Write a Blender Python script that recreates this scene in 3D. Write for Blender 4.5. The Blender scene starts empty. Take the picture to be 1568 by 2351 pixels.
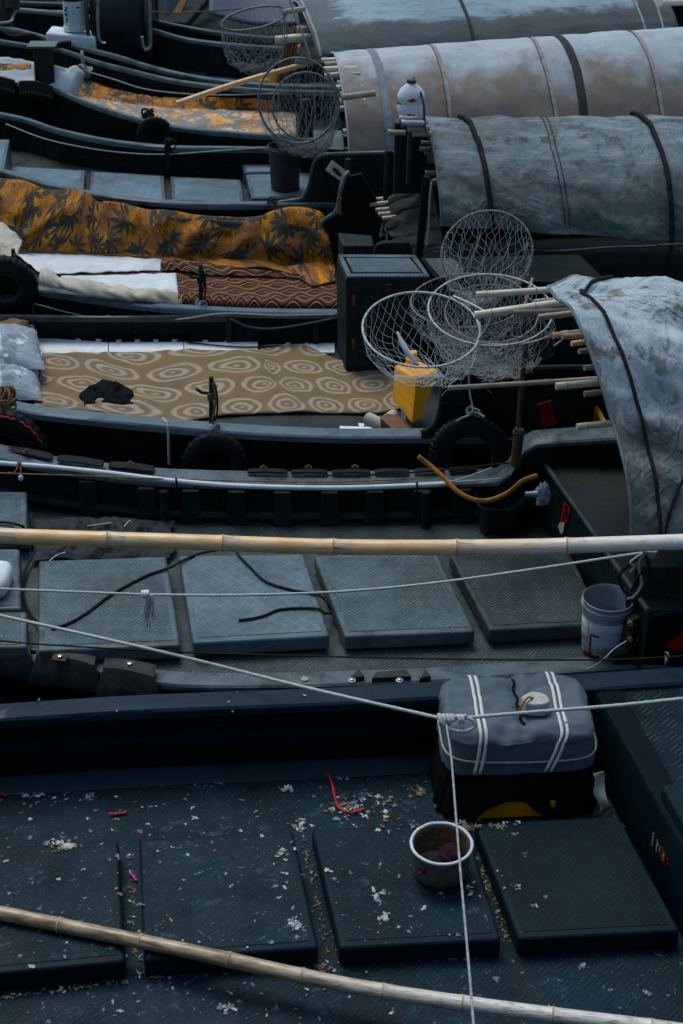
import bpy, math, random
from mathutils import Vector, Matrix, noise
random.seed(7)
S = bpy.context.scene
COL = S.collection
R = math.radians

# ------------------------------------------------------------------ camera geometry
F, CH, PITCH, CX, CY = 3543.0, 5.1, R(29.7), 784.0, 1175.5
cp, sp = math.cos(PITCH), math.sin(PITCH)

def ray(x, y):
    u = (x - CX) / F; v = -(y - CY) / F
    return (u, cp + v * sp, -sp + v * cp)
def P(x, y, z):
    "point of the place seen at (x, y) that lies at height z"
    d = ray(x, y); t = (z - CH) / d[2]
    return Vector((d[0] * t, d[1] * t, z))
def D(x, y, Y):
    "point of the place seen at (x, y) that lies Y metres out from the camera"
    d = ray(x, y); t = Y / d[1]
    return Vector((d[0] * t, Y, CH + d[2] * t))
def proj(p):
    dz = p[2] - CH
    c = p[1] * cp - dz * sp; v = (p[1] * sp + dz * cp) / c
    return (CX + F * p[0] / c, CY - F * v)
def lerp(a, b, t): return a + (b - a) * t
def nz(x, y=0.0, z=0.0): return noise.noise(Vector((x, y, z)))
def smooth(pts, n):
    "Catmull-Rom through Vectors, n samples"
    pts = [Vector(p) for p in pts]
    if len(pts) == 2: return [pts[0].lerp(pts[1], i / (n - 1)) for i in range(n)]
    q = [pts[0] * 2 - pts[1]] + pts + [pts[-1] * 2 - pts[-2]]
    out = []; m = len(pts) - 1
    for i in range(n):
        s = i / (n - 1) * m; k = min(int(s), m - 1); t = s - k
        a, b, c, d = q[k:k + 4]
        out.append(0.5 * ((2 * b) + (c - a) * t + (2 * a - 5 * b + 4 * c - d) * t * t + (3 * b - a - 3 * c + d) * t ** 3))
    return out
def interp(tab, x):
    if x <= tab[0][0]:
        a, b = tab[0], tab[1]
    elif x >= tab[-1][0]:
        a, b = tab[-2], tab[-1]
    else:
        for a, b in zip(tab, tab[1:]):
            if a[0] <= x <= b[0]: break
    t = (x - a[0]) / (b[0] - a[0]) if b[0] != a[0] else 0
    return [a[i] + (b[i] - a[i]) * t for i in range(1, len(a))]

# ------------------------------------------------------------------ mesh builder
class MB:
    def __init__(s): s.v = []; s.f = []; s.uv = []; s.mi = []
    def add(s, vs, fs, uvs=None, mi=0):
        o = len(s.v); s.v += [Vector(v) for v in vs]
        s.uv += list(uvs) if uvs else [(v[0], v[1]) for v in vs]
        s.f += [tuple(i + o for i in f) for f in fs]; s.mi += [mi] * len(fs)
    def grid(s, fn, nu, nv, mi=0, closed_u=False):
        vs, uv = [], []
        for i in range(nu + (0 if closed_u else 1)):
            for j in range(nv + 1):
                r = fn(i / nu, j / nv)
                if isinstance(r, tuple) and len(r) == 2 and not isinstance(r[0], (int, float)): p, t = r
                else: p, t = r, (i / nu, j / nv)
                vs.append(p); uv.append(t)
        fs = []; W = nv + 1; n = len(vs)
        for i in range(nu):
            for j in range(nv):
                a = i * W + j; b = ((i + 1) * W + j) % n; fs.append((a, b, b + 1, a + 1))
        s.add(vs, fs, uv, mi)
    def tube(s, pts, r, n=8, cap=True, mi=0):
        pts = [Vector(p) for p in pts]; vs = []; uv = []; fs = []
        up = None; L = 0
        for i, p in enumerate(pts):
            t = (pts[min(i + 1, len(pts) - 1)] - pts[max(i - 1, 0)])
            if t.length < 1e-9: t = Vector((0, 0, 1))
            t.normalize()
            if up is None:
                up = t.cross(Vector((0, 0, 1)) if abs(t.z) < .9 else Vector((1, 0, 0))).normalized()
            up = (up - t * up.dot(t))
            if up.length < 1e-6: up = t.orthogonal()
            up.normalize(); w = t.cross(up)
            rr = r[i] if isinstance(r, (list, tuple)) else r
            if i: L += (p - pts[i - 1]).length
            for k in range(n):
                a = 2 * math.pi * k / n
                vs.append(p + (up * math.cos(a) + w * math.sin(a)) * rr); uv.append((L, k / n))
        for i in range(len(pts) - 1):
            for k in range(n):
                a = i * n + k; b = i * n + (k + 1) % n; fs.append((a, b, b + n, a + n))
        if cap:
            fs.append(tuple(range(n - 1, -1, -1))); m = (len(pts) - 1) * n; fs.append(tuple(range(m, m + n)))
        s.add(vs, fs, uv, mi)
    def hexa(s, b, t, mi=0):
        "box from 4 bottom and 4 top corners"
        s.add(list(b) + list(t), [(3, 2, 1, 0), (4, 5, 6, 7), (0, 1, 5, 4), (1, 2, 6, 5), (2, 3, 7, 6), (3, 0, 4, 7)], None, mi)
    def box(s, c, d, rz=0, mi=0):
        c = Vector(c); co, si = math.cos(rz), math.sin(rz); q = []
        for z in (-1, 1):
            for x, y in ((-1, -1), (1, -1), (1, 1), (-1, 1)):
                X, Y = x * d[0] / 2, y * d[1] / 2
                q.append(c + Vector((X * co - Y * si, X * si + Y * co, z * d[2] / 2)))
        s.hexa(q[:4], q[4:], mi)
    def lathe(s, prof, c, n=28, sq=None, mi=0, close=False, cap=True):
        "prof = [(r, z)], c = base point; sq = superellipse exponent for squarish plans"
        c = Vector(c); vs = []; uv = []; fs = []
        for j, (r, z) in enumerate(prof):
            for k in range(n):
                a = 2 * math.pi * k / n; ca, sa = math.cos(a), math.sin(a)
                if sq:
                    m = (abs(ca) ** sq + abs(sa) ** sq) ** (-1 / sq); ca *= m; sa *= m
                vs.append(c + Vector((r * ca, r * sa, z))); uv.append((k / n, z))
        for j in range(len(prof) - 1):
            for k in range(n):
                a = j * n + k; b = j * n + (k + 1) % n; fs.append((a, b, b + n, a + n))
        if cap and prof[0][0] > 1e-4: fs.append(tuple(range(n - 1, -1, -1)))
        if close: m = (len(prof) - 1) * n; fs.append(tuple(range(m, m + n)))
        s.add(vs, fs, uv, mi)
    def poly(s, pts, h, mi=0):
        "prism: outline pts (Vectors), extruded by vector h"
        n = len(pts); pts = [Vector(p) for p in pts]; h = Vector(h)
        s.add(pts + [p + h for p in pts], [tuple(range(n - 1, -1, -1)), tuple(range(n, 2 * n))] +
              [(i, (i + 1) % n, n + (i + 1) % n, n + i) for i in range(n)], None, mi)
    def build(s, name, mat, parent=None, sm=True, bevel=0, solid=0, label=None, cat=None, group=None, kind=None, seg=2, ang=40):
        me = bpy.data.meshes.new(name)
        if parent is not None: o0 = parent['_o']; o0 = Vector(o0)
        else:
            xs = [v.x for v in s.v]; ys = [v.y for v in s.v]; zs = [v.z for v in s.v]
            o0 = Vector(((min(xs) + max(xs)) / 2, (min(ys) + max(ys)) / 2, min(zs)))
        me.from_pydata([v - o0 for v in s.v], [], s.f)
        uvl = me.uv_layers.new(name='UVMap')
        lu = [0.0] * (2 * len(me.loops))
        for l in me.loops:
            lu[2 * l.index], lu[2 * l.index + 1] = s.uv[l.vertex_index]
        uvl.data.foreach_set('uv', lu)
        mats = mat if isinstance(mat, (list, tuple)) else [mat]
        for m in mats: me.materials.append(m)
        me.polygons.foreach_set('material_index', s.mi)
        me.polygons.foreach_set('use_smooth', [bool(sm)] * len(me.polygons))
        me.update()
        o = bpy.data.objects.new(name, me); COL.objects.link(o)
        o['_o'] = tuple(o0)
        if parent is not None: o.parent = parent
        else: o.location = o0
        if sm and sm != 'all':
            try: me.set_sharp_from_angle(angle=R(ang))
            except Exception: pass
        if solid:
            m = o.modifiers.new('solid', 'SOLIDIFY'); m.thickness = solid; m.offset = 0
        if bevel:
            m = o.modifiers.new('bevel', 'BEVEL'); m.width = bevel; m.segments = seg; m.limit_method = 'ANGLE'; m.angle_limit = R(35); m.harden_normals = True
            me.polygons.foreach_set('use_smooth', [True] * len(me.polygons))
        tag(o, label, cat, group, kind)
        return o

def tag(o, label=None, cat=None, group=None, kind=None):
    if label: o['label'] = label
    if cat: o['category'] = cat
    if group: o['group'] = group
    if kind: o['kind'] = kind
    return o
def thing(name, loc, label, cat, group=None):
    o = bpy.data.objects.new(name, None); COL.objects.link(o)
    o.empty_display_size = .1; o.location = loc; o['_o'] = tuple(loc)
    return tag(o, label, cat, group)

# ------------------------------------------------------------------ materials
class NT:
    def __init__(s, name):
        s.m = bpy.data.materials.new(name); s.m.use_nodes = True; s.t = s.m.node_tree
        s.b = s.t.nodes['Principled BSDF']; s._c = {}
    def node(s, typ, ins=None, **at):
        n = s.t.nodes.new(typ)
        for k, v in at.items(): setattr(n, k, v)
        for k, v in (ins or {}).items(): s.put(n.inputs[k], v)
        return n
    def put(s, sock, v):
        if isinstance(v, bpy.types.NodeSocket): s.t.links.new(v, sock)
        elif v is not None:
            if sock.type == 'RGBA' and len(v) == 3: v = (*v, 1)
            sock.default_value = v
    def co(s, kind='Object'):
        if kind not in s._c: s._c[kind] = s.node('ShaderNodeTexCoord').outputs[kind]
        return s._c[kind]
    def math(s, op, a, b=None, c=None, clamp=False):
        n = s.node('ShaderNodeMath', operation=op, use_clamp=clamp)
        for i, v in enumerate((a, b, c)):
            if v is not None: s.put(n.inputs[i], v)
        return n.outputs[0]
    def noise(s, scale, detail=4, rough=.55, co=None, sc3=None, dist=0):
        co = co or s.co()
        if sc3: co = s.node('ShaderNodeVectorMath', {0: co, 1: sc3}, operation='MULTIPLY').outputs[0]
        return s.node('ShaderNodeTexNoise', {'Vector': co, 'Scale': scale, 'Detail': detail, 'Roughness': rough, 'Distortion': dist}).outputs['Fac']
    def ramp(s, f, a, b, lo=0.0, hi=1.0, soft=True):
        n = s.node('ShaderNodeMapRange', {'Value': f, 'From Min': a, 'From Max': b, 'To Min': lo, 'To Max': hi})
        n.interpolation_type = 'SMOOTHSTEP' if soft else 'LINEAR'; n.clamp = True
        return n.outputs[0]
    def mix(s, f, a, b, mode='MIX'):
        n = s.node('ShaderNodeMix', data_type='RGBA', blend_type=mode)
        s.put(n.inputs[0], f); s.put(n.inputs[6], a); s.put(n.inputs[7], b)
        return n.outputs[2]
    def xyz(s, v):
        n = s.node('ShaderNodeSeparateXYZ', {0: v}); return n.outputs
    def bump(s, h, dist, strength=1.0, prev=None):
        n = s.node('ShaderNodeBump', {'Height': h, 'Distance': dist, 'Strength': strength})
        if prev is not None: s.put(n.inputs['Normal'], prev)
        return n.outputs[0]
    def done(s, col, rough=.6, nrm=None, spec=.4, metal=0, **kw):
        s.put(s.b.inputs['Base Color'], col); s.put(s.b.inputs['Roughness'], rough)
        s.b.inputs['Specular IOR Level'].default_value = spec * (.5 if metal < .2 else 1); s.b.inputs['Metallic'].default_value = metal
        if nrm is not None: s.put(s.b.inputs['Normal'], nrm)
        for k, v in kw.items(): s.put(s.b.inputs[k], v)
        return s.m

def plain(name, c, rough=.6, var=.35, scale=9, bump=.004, spec=.4, metal=0, dirt=None, wear=None, wear_t=.62, scratch=None):
    "paint / plastic / wood base with mottling, optional dirt and worn chips"
    n = NT(name); a = n.noise(scale, 6, .6); b = n.noise(scale * 7, 4, .6)
    k = n.math('ADD', n.math('MULTIPLY', a, .65), n.math('MULTIPLY', b, .35))
    lo = [x * (1 - var) for x in c]; hi = [min(1, x * (1 + var)) for x in c]
    col = n.mix(n.ramp(k, .3, .7), lo, hi)
    if dirt: col = n.mix(n.ramp(n.noise(scale * .6, 5, .65), .5, .7), col, dirt)
    if wear: col = n.mix(n.ramp(n.noise(scale * 4, 6, .7), wear_t, wear_t + .05), col, wear)
    if scratch:
        col = n.mix(n.math('MULTIPLY', n.ramp(n.noise(1, 6, .75, None, (1.6, 3, 42)), .57, .66), n.ramp(a, .4, .6)), col, scratch)
        col = n.mix(n.math('MULTIPLY', n.ramp(n.noise(1, 4, .7, None, (22, 6, 1.2)), .60, .68), .6), col, [i * .6 for i in scratch])
    return n.done(col, n.ramp(k, .3, .7, rough - .12, min(1, rough + .15)), n.bump(k, bump), spec, metal)

def tread(name, c, worn, rough=.42, cell=.064, amt=.55, spec=.5, dirt=None, specks=None, spk=.66, h=.005, scuff=None):
    "five-bar chequer plate: raised bars in alternating directions, worn paint on the bars, sky sheen painted stronger one way"
    n = NT(name); x, y, _ = n.xyz(n.co())[:3]
    k = 1 / (cell * math.sqrt(2))
    u = n.math('MULTIPLY', n.math('ADD', x, y), k); v = n.math('MULTIPLY', n.math('SUBTRACT', x, y), k)
    fu = n.math('FRACT', u); fv = n.math('FRACT', v)
    par = n.math('PINGPONG', n.math('ADD', n.math('FLOOR', u), n.math('FLOOR', v)), 1)
    def bars(along, across):
        w = n.math('COSINE', n.math('MULTIPLY', across, 2 * math.pi * 3))
        w = n.ramp(n.math('MULTIPLY', w, -1), -.1, .7)
        e = n.math('ABSOLUTE', n.math('SUBTRACT', along, .5))
        e = n.ramp(e, .36, .46, 1, 0)
        e2 = n.ramp(n.math('ABSOLUTE', n.math('SUBTRACT', across, .5)), .44, .5, 1, 0)
        win = n.math('MULTIPLY', e, e2); return n.math('MULTIPLY', w, win), n.math('MULTIPLY', n.math('SUBTRACT', 1, w), win)
    (h0, g0), (h1, g1) = bars(fu, fv), bars(fv, fu)
    hh = n.math('ADD', n.math('MULTIPLY', h0, n.math('SUBTRACT', 1, par)), n.math('MULTIPLY', h1, par))
    a = n.noise(2.2, 6, .62); b = n.noise(40, 3, .6); q = n.noise(7, 5, .6)
    col = n.mix(n.ramp(a, .32, .68), [i * .65 for i in c], [i * 1.45 for i in c])
    hw = n.math('ADD', n.math('MULTIPLY', n.math('MULTIPLY', h0, n.math('SUBTRACT', 1, par)), 1.0), n.math('MULTIPLY', n.math('MULTIPLY', h1, par), .35))  # one bar direction paler: its stronger sky sheen is painted into the colour
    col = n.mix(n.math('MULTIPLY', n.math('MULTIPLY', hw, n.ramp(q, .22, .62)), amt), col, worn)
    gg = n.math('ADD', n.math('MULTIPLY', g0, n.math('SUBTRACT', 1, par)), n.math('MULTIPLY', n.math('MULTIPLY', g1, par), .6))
    col = n.mix(n.math('MULTIPLY', gg, .55), col, [i * .35 for i in c])  # shade in the gaps between bars, painted as darker colour
    col = n.mix(n.math('MULTIPLY', n.ramp(b, .62, .72), .35), col, worn)
    if scuff: col = n.mix(n.math('MULTIPLY', n.ramp(n.noise(5, 6, .72, dist=1.2), .56, .68), n.math('MULTIPLY', n.ramp(n.noise(24, 4, .7), .42, .6), .6)), col, scuff)
    if dirt: col = n.mix(n.math('MULTIPLY', n.ramp(n.noise(3.1, 6, .7), .5, .68), .7), col, dirt)
    if specks:
        sp_ = n.noise(26, 3, .5, dist=.6); g = n.ramp(n.noise(1.7, 3, .5), .36, .62)
        col = n.mix(n.math('MULTIPLY', n.ramp(n.math('ADD', sp_, n.math('MULTIPLY', g, .05)), spk, spk + .05), .8), col, specks)
        col = n.mix(n.math('MULTIPLY', n.ramp(n.noise(70, 2, .5), .66, .72), .45), col, specks)
    bm = n.bump(b, .0012, .5); bm = n.bump(hh, h, .9, bm)
    return n.done(col, n.ramp(q, .3, .7, rough - .1, rough + .16), bm, spec)

WHITE = (.74, .76, .77)
M = {}
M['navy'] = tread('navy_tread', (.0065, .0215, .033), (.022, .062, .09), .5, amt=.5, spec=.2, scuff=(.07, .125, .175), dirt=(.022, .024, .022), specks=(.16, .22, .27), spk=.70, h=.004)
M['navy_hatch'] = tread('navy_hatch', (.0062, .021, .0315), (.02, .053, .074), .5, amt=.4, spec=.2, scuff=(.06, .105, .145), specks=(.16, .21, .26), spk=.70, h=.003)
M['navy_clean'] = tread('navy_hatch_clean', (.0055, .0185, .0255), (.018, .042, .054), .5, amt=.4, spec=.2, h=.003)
M['navy_rim'] = plain('navy_rim', (.0045, .016, .024), .5, .3, 4, .0015, .2, wear=(.03, .06, .08), wear_t=.67)
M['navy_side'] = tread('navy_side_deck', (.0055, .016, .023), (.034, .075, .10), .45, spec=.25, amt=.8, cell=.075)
M['navy_paint'] = plain('navy_paint', (.0025, .0085, .0115), .5, .3, 3, .002, .12, wear=(.04, .06, .075), wear_t=.70, scratch=(.012, .022, .026))
M['navy_rail'] = plain('navy_rail', (.010, .024, .038), .42, .3, 3, .0015, .3, wear=(.06, .085, .11), wear_t=.68)
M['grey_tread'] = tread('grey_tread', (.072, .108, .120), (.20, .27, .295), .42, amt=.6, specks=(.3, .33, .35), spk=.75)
M['pale_tread'] = tread('pale_tread', (.11, .162, .188), (.18, .245, .28), .42, amt=.5, specks=(.3, .36, .4), spk=.75)  # paler than the grey plate: wet sky sheen put into its base colour
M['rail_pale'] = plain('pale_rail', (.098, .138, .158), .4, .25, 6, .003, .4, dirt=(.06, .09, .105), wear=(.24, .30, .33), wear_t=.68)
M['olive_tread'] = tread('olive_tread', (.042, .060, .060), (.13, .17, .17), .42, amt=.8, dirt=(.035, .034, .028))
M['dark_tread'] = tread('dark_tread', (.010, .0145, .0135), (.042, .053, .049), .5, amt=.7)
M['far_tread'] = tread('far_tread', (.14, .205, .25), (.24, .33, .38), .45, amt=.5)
M['black_hull'] = plain('black_hull', (.005, .010, .010), .7, .4, 4, .004, .14, dirt=(.012, .016, .015), wear=(.045, .052, .05), wear_t=.66, scratch=(.03, .037, .036))
M['rib'] = plain('rib_paint', (.012, .019, .0185), .6, .4, 5, .003, .2, scratch=(.04, .048, .046), wear=(.06, .065, .063), wear_t=.66)
M['rail'] = plain('grey_rail', (.082, .112, .125), .4, .4, 6, .003, .5, dirt=(.03, .043, .046), wear=(.2, .23, .25), wear_t=.68)
M['rail_dark'] = plain('dark_rail', (.042, .058, .062), .42, .4, 6, .003, .5, dirt=(.025, .028, .028), wear=(.14, .16, .17), wear_t=.68)
M['floor_dark'] = plain('floor_dark', (.022, .031, .030), .55, .5, 4, .004, .35, dirt=(.045, .043, .036))
M['rubber'] = plain('rubber', (.010, .011, .011), .6, .4, 14, .004, .22, wear=(.035, .038, .038), wear_t=.64)
M['rubber_grey'] = plain('rubber_grey', (.026, .029, .029), .6, .5, 10, .003, .35, dirt=(.05, .05, .045), wear=(.1, .105, .1), wear_t=.70)
M['rubber_text'] = plain('moulded_rubber', (.06, .065, .065), .6, .2, 20, .001, .3)
M['rope_white'] = plain('rope_white', (.50, .52, .51), .85, .25, 60, .004, .2)
M['rope_grey'] = plain('rope_grey', (.34, .35, .34), .85, .4, 50, .004, .2)
M['rope_dark'] = plain('rope_dark', (.022, .022, .02), .8, .4, 50, .003, .2)
M['rope_brown'] = plain('rope_brown', (.22, .13, .055), .9, .5, 40, .004, .2)
M['pvc'] = plain('pvc', (.62, .66, .68), .4, .15, 8, .001, .5, wear=(.2, .2, .19), wear_t=.72)
M['steel'] = plain('steel', (.3, .32, .33), .35, .3, 20, .001, .5, .8)
M['rust'] = plain('rust', (.09, .05, .028), .8, .6, 20, .003, .3, dirt=(.03, .028, .026))
M['hoop_white'] = plain('hoop_white', (.5, .5, .48), .55, .25, 25, .002, .4, wear=(.2, .1, .05), wear_t=.66)
M['hoop_rust'] = plain('hoop_rust', (.26, .21, .17), .6, .5, 25, .002, .4, wear=(.18, .08, .04), wear_t=.55)
M['hoop_dark'] = plain('hoop_dark', (.12, .13, .135), .4, .6, 12, .001, .5, .3)
M['net'] = plain('net_string', (.55, .57, .58), .6, .2, 30, 0, .3)
M['net_grey'] = plain('net_string_grey', (.26, .28, .29), .6, .2, 30, 0, .3)
M['yellow'] = plain('yellow_plastic', (.95, .36, .006), .42, .14, 5, .002, .45, wear=(.4, .16, .01), wear_t=.68)
M['crate_yellow'] = plain('yellow_crate', (.30, .15, .02), .5, .25, 8, .002, .4)
M['orange'] = plain('orange_plastic', (.95, .29, .01), .5, .15, 6, .002, .3)
M['foam'] = plain('white_foam', WHITE, .7, .08, 6, .002, .3, dirt=(.55, .57, .57), wear=(.25, .26, .26), wear_t=.72)
M['sheet'] = plain('white_sheet', (.66, .69, .70), .85, .12, 4, .003, .2, dirt=(.52, .55, .56), wear=(.22, .25, .27), wear_t=.71)
M['beige'] = plain('beige_blanket', (.52, .47, .39), .9, .2, 4, .004, .2, dirt=(.32, .25, .17))
M['black_cloth'] = plain('black_cloth', (.007, .008, .008), .85, .3, 12, .002, .12)
M['cover_grey'] = plain('cover_grey', (.095, .125, .15), .7, .12, 3, .002, .4, dirt=(.09, .115, .145))
M['ribbon'] = plain('white_ribbon', (.66, .66, .63), .8, .12, 60, .001, .2, wear=(.3, .31, .31), wear_t=.6)
M['concrete'] = plain('concrete', (.46, .46, .43), .9, .25, 18, .006, .2, dirt=(.34, .32, .27))
M['alu'] = plain('aluminium', (.13, .13, .115), .42, .3, 10, .002, .5, .35, dirt=(.1, .085, .07))
M['alu_in'] = plain('pot_inside', (.16, .10, .06), .6, .6, 8, .002, .3, .1, dirt=(.16, .055, .02))
M['bucket'] = plain('bucket_grey', (.28, .31, .35), .5, .2, 8, .002, .4, dirt=(.1, .1, .095), wear=(.08, .08, .078), wear_t=.68)
M['bucket_label'] = plain('bucket_label', (.44, .49, .54), .5, .12, 12, .001, .4, wear=(.12, .12, .12), wear_t=.66)
M['red'] = plain('red_paint', (.45, .012, .014), .5, .25, 20, .001, .4)
M['red_dark'] = plain('red_dark', (.16, .006, .008), .55, .3, 12, .001, .4)
M['pink'] = plain('red_strip', (.55, .035, .055), .6, .3, 40, .001, .3)
M['magenta'] = plain('magenta_strip', (.45, .06, .25), .6, .3, 40, .001, .3)
M['black_plastic'] = plain('black_plastic', (.011, .015, .018), .4, .2, 8, .001, .45)
M['grey_plastic'] = plain('dark_grey_plastic', (.04, .046, .048), .5, .3, 8, .001, .4)
M['wood_dark'] = plain('wood_dark', (.03, .029, .025), .75, .5, 7, .006, .3, wear=(.1, .1, .095), wear_t=.66)
M['wood'] = plain('wood_brown', (.22, .12, .055), .75, .4, 9, .004, .3)
M['hose'] = plain('orange_hose', (.42, .15, .02), .4, .35, 10, .001, .45, dirt=(.2, .08, .02))
M['brown_plastic'] = plain('brown_plastic', (.2, .105, .07), .5, .2, 8, .001, .4)
M['tarp_dark'] = plain('dark_tarp', (.03, .03, .028), .75, .4, 5, .004, .3, dirt=(.055, .05, .042))
M['clear'] = plain('milky_plastic', (.58, .62, .65), .3, .12, 6, .001, .5)
M['purple_rag'] = plain('purple_rag', (.032, .009, .018), .9, .5, 12, .004, .2)
M['dark_rag'] = plain('dark_rag', (.02, .02, .018), .9, .6, 14, .004, .2)
M['paper'] = plain('old_paper', (.58, .54, .46), .8, .25, 30, .001, .2)
M['flake'] = plain('fish_scraps', (.52, .52, .50), .8, .3, 40, .002, .3, dirt=(.20, .15, .09), wear=(.09, .07, .045), wear_t=.62)
M['speck'] = plain('pale_specks', (.17, .225, .28), .8, .45, 60, .001, .2)
M['clump'] = plain('dried_scraps', (.20, .155, .095), .9, .6, 45, .004, .2)
M['mesh_net'] = plain('black_mesh', (.035, .04, .042), .8, .4, 200, .004, .3, wear=(.09, .1, .105), wear_t=.56)
M['zinc'] = plain('zinc_plate', (.26, .28, .29), .45, .3, 10, .001, .5, .5, dirt=(.18, .13, .08))
M['ink'] = plain('black_ink', (.012, .012, .012), .7, .1, 8, 0, .3)
M['blue_hull'] = plain('blue_hull', (.03, .05, .085), .45, .3, 3, .002, .4)
M['grey_panel'] = plain('grey_panel', (.24, .28, .31), .5, .25, 5, .001, .4)

def bamboo(name, c, c2, streak, grey=None, grad=None):
    n = NT(name); uv = n.co('UV'); x, v, _ = n.xyz(uv)[:3]
    a = n.noise(1.0, 5, .6, uv, (9, 5, 1)); b = n.noise(1.0, 5, .7, uv, (4.5, 11, 1)); d = n.noise(1.0, 5, .7, uv, (14, 30, 1)); f = n.noise(1, 2, .5, uv, (1.1, .6, 1))
    col = n.mix(n.ramp(a, .3, .7), c, c2)
    col = n.mix(n.math('MULTIPLY', n.ramp(b, .52, .64), streak), col, (.13, .09, .055))
    col = n.mix(n.math('MULTIPLY', n.ramp(d, .58, .68), streak * .6), col, (.10, .07, .045))
    if grey: col = n.mix(n.ramp(f, .38, .6), col, grey)
    if grad: col = n.mix(n.math('MULTIPLY', n.ramp(n.math('ADD', x, n.math('MULTIPLY', n.math('SUBTRACT', b, .5), 1.5)), grad[0], grad[1]), n.ramp(d, .62, .5, 0, 1)), col, grad[2])
    return n.done(col, n.ramp(b, .3, .7, .22, .45), n.bump(b, .002), 1.0)
M['bamboo'] = bamboo('bamboo_fresh', (.82, .42, .15), (.92, .61, .34), .2, None, (2.9, 4.3, (.82, .79, .76)))
M['bamboo_smudge'] = bamboo('bamboo_smudge', (.66, .42, .21), (.78, .60, .42), 1.0, None, (2.9, 4.3, (.74, .71, .68)))
M['bamboo_pale'] = bamboo('bamboo_bleached', (.56, .45, .33), (.68, .62, .54), .5)
M['bamboo_old'] = bamboo('bamboo_weathered', (.17, .095, .045), (.52, .38, .24), 1.0, None, (1.9, 3.2, (.70, .67, .62)))
M['bamboo_end'] = bamboo('bamboo_grey', (.30, .20, .12), (.48, .40, .31), .9, (.26, .25, .24))
M['node_ring'] = plain('bamboo_node', (.42, .30, .17), .6, .4, 30, .001, .3)

def rug_rings():
    n = NT('ring_rug'); uv = n.co('UV')
    d = n.node('ShaderNodeTexNoise', {'Vector': uv, 'Scale': 2.4, 'Detail': 2}).outputs['Color']
    p = n.node('ShaderNodeVectorMath', {0: uv, 1: n.node('ShaderNodeVectorMath', {0: d, 'Scale': .13}, operation='SCALE').outputs[0]}, operation='ADD').outputs[0]
    x, y, _ = n.xyz(p)[:3]
    px, py = .41, .36
    row = n.math('FLOOR', n.math('DIVIDE', y, py)); off = n.math('MULTIPLY', n.math('PINGPONG', row, 1), .5)
    fx = n.math('SUBTRACT', n.math('FRACT', n.math('ADD', n.math('DIVIDE', x, px), off)), .5)
    fy = n.math('SUBTRACT', n.math('FRACT', n.math('DIVIDE', y, py)), .5)
    r = n.math('SQRT', n.math('ADD', n.math('POWER', n.math('MULTIPLY', fx, 1.02), 2), n.math('POWER', n.math('MULTIPLY', fy, 1.12), 2)))
    w = n.math('SINE', n.math('ADD', n.math('MULTIPLY', r, 31), 1.4))
    gr = n.noise(260, 2, .6, uv)
    m = n.ramp(n.math('ADD', n.math('ADD', w, n.math('MULTIPLY', n.math('SUBTRACT', n.noise(14, 4, .65, uv), .5), 2.6)), n.math('MULTIPLY', n.math('SUBTRACT', gr, .5), 2.4)), -.55, .95)
    m = n.math('MULTIPLY', m, n.ramp(r, .5, .56, 1, 0))
    big = n.noise(2.4, 5, .6, uv)
    br = n.mix(n.ramp(gr, .3, .7), (.175, .115, .055), (.28, .20, .115))
    be = n.mix(n.ramp(gr, .3, .7), (.36, .295, .23), (.50, .43, .36))
    col = n.mix(n.math('MULTIPLY', m, n.ramp(big, .3, .62, .55, .95)), br, be)
    col = n.mix(n.math('MULTIPLY', n.ramp(big, .5, .75), .45), col, (.10, .072, .04))
    col = n.mix(n.ramp(n.noise(30, 2, .5, uv), .72, .75), col, (.03, .025, .02))
    return n.done(col, .95, n.bump(gr, .004), .15)
M['rug_rings'] = rug_rings()

def rug_waves():
    n = NT('wave_rug'); uv = n.co('UV'); x, y, _ = n.xyz(uv)[:3]
    row = n.math('FLOOR', n.math('DIVIDE', y, .16)); fy = n.math('FRACT', n.math('DIVIDE', y, .16))
    s = n.math('SINE', n.math('ADD', n.math('MULTIPLY', x, 26), n.math('MULTIPLY', row, 2.1)))
    k = n.math('ADD', n.math('MULTIPLY', fy, 2.0), n.math('MULTIPLY', s, .5))
    w = n.math('ABSOLUTE', n.math('SUBTRACT', n.math('FRACT', k), .5))
    gr = n.noise(120, 2, .6, uv)
    line = n.ramp(n.math('ADD', w, n.math('MULTIPLY', n.math('SUBTRACT', gr, .5), .16)), .07, .13, 1, 0)
    red = n.mix(n.ramp(n.noise(6, 3, .5, uv), .42, .6), (.035, .014, .010), (.075, .012, .02))
    br = n.mix(n.ramp(n.math('FRACT', n.math('MULTIPLY', k, .5)), .45, .55), red, (.11, .05, .022))
    col = n.mix(line, br, n.mix(gr, (.20, .13, .075), (.33, .25, .17)))
    return n.done(col, .95, n.bump(gr, .004), .15)
M['rug_waves'] = rug_waves()

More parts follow.
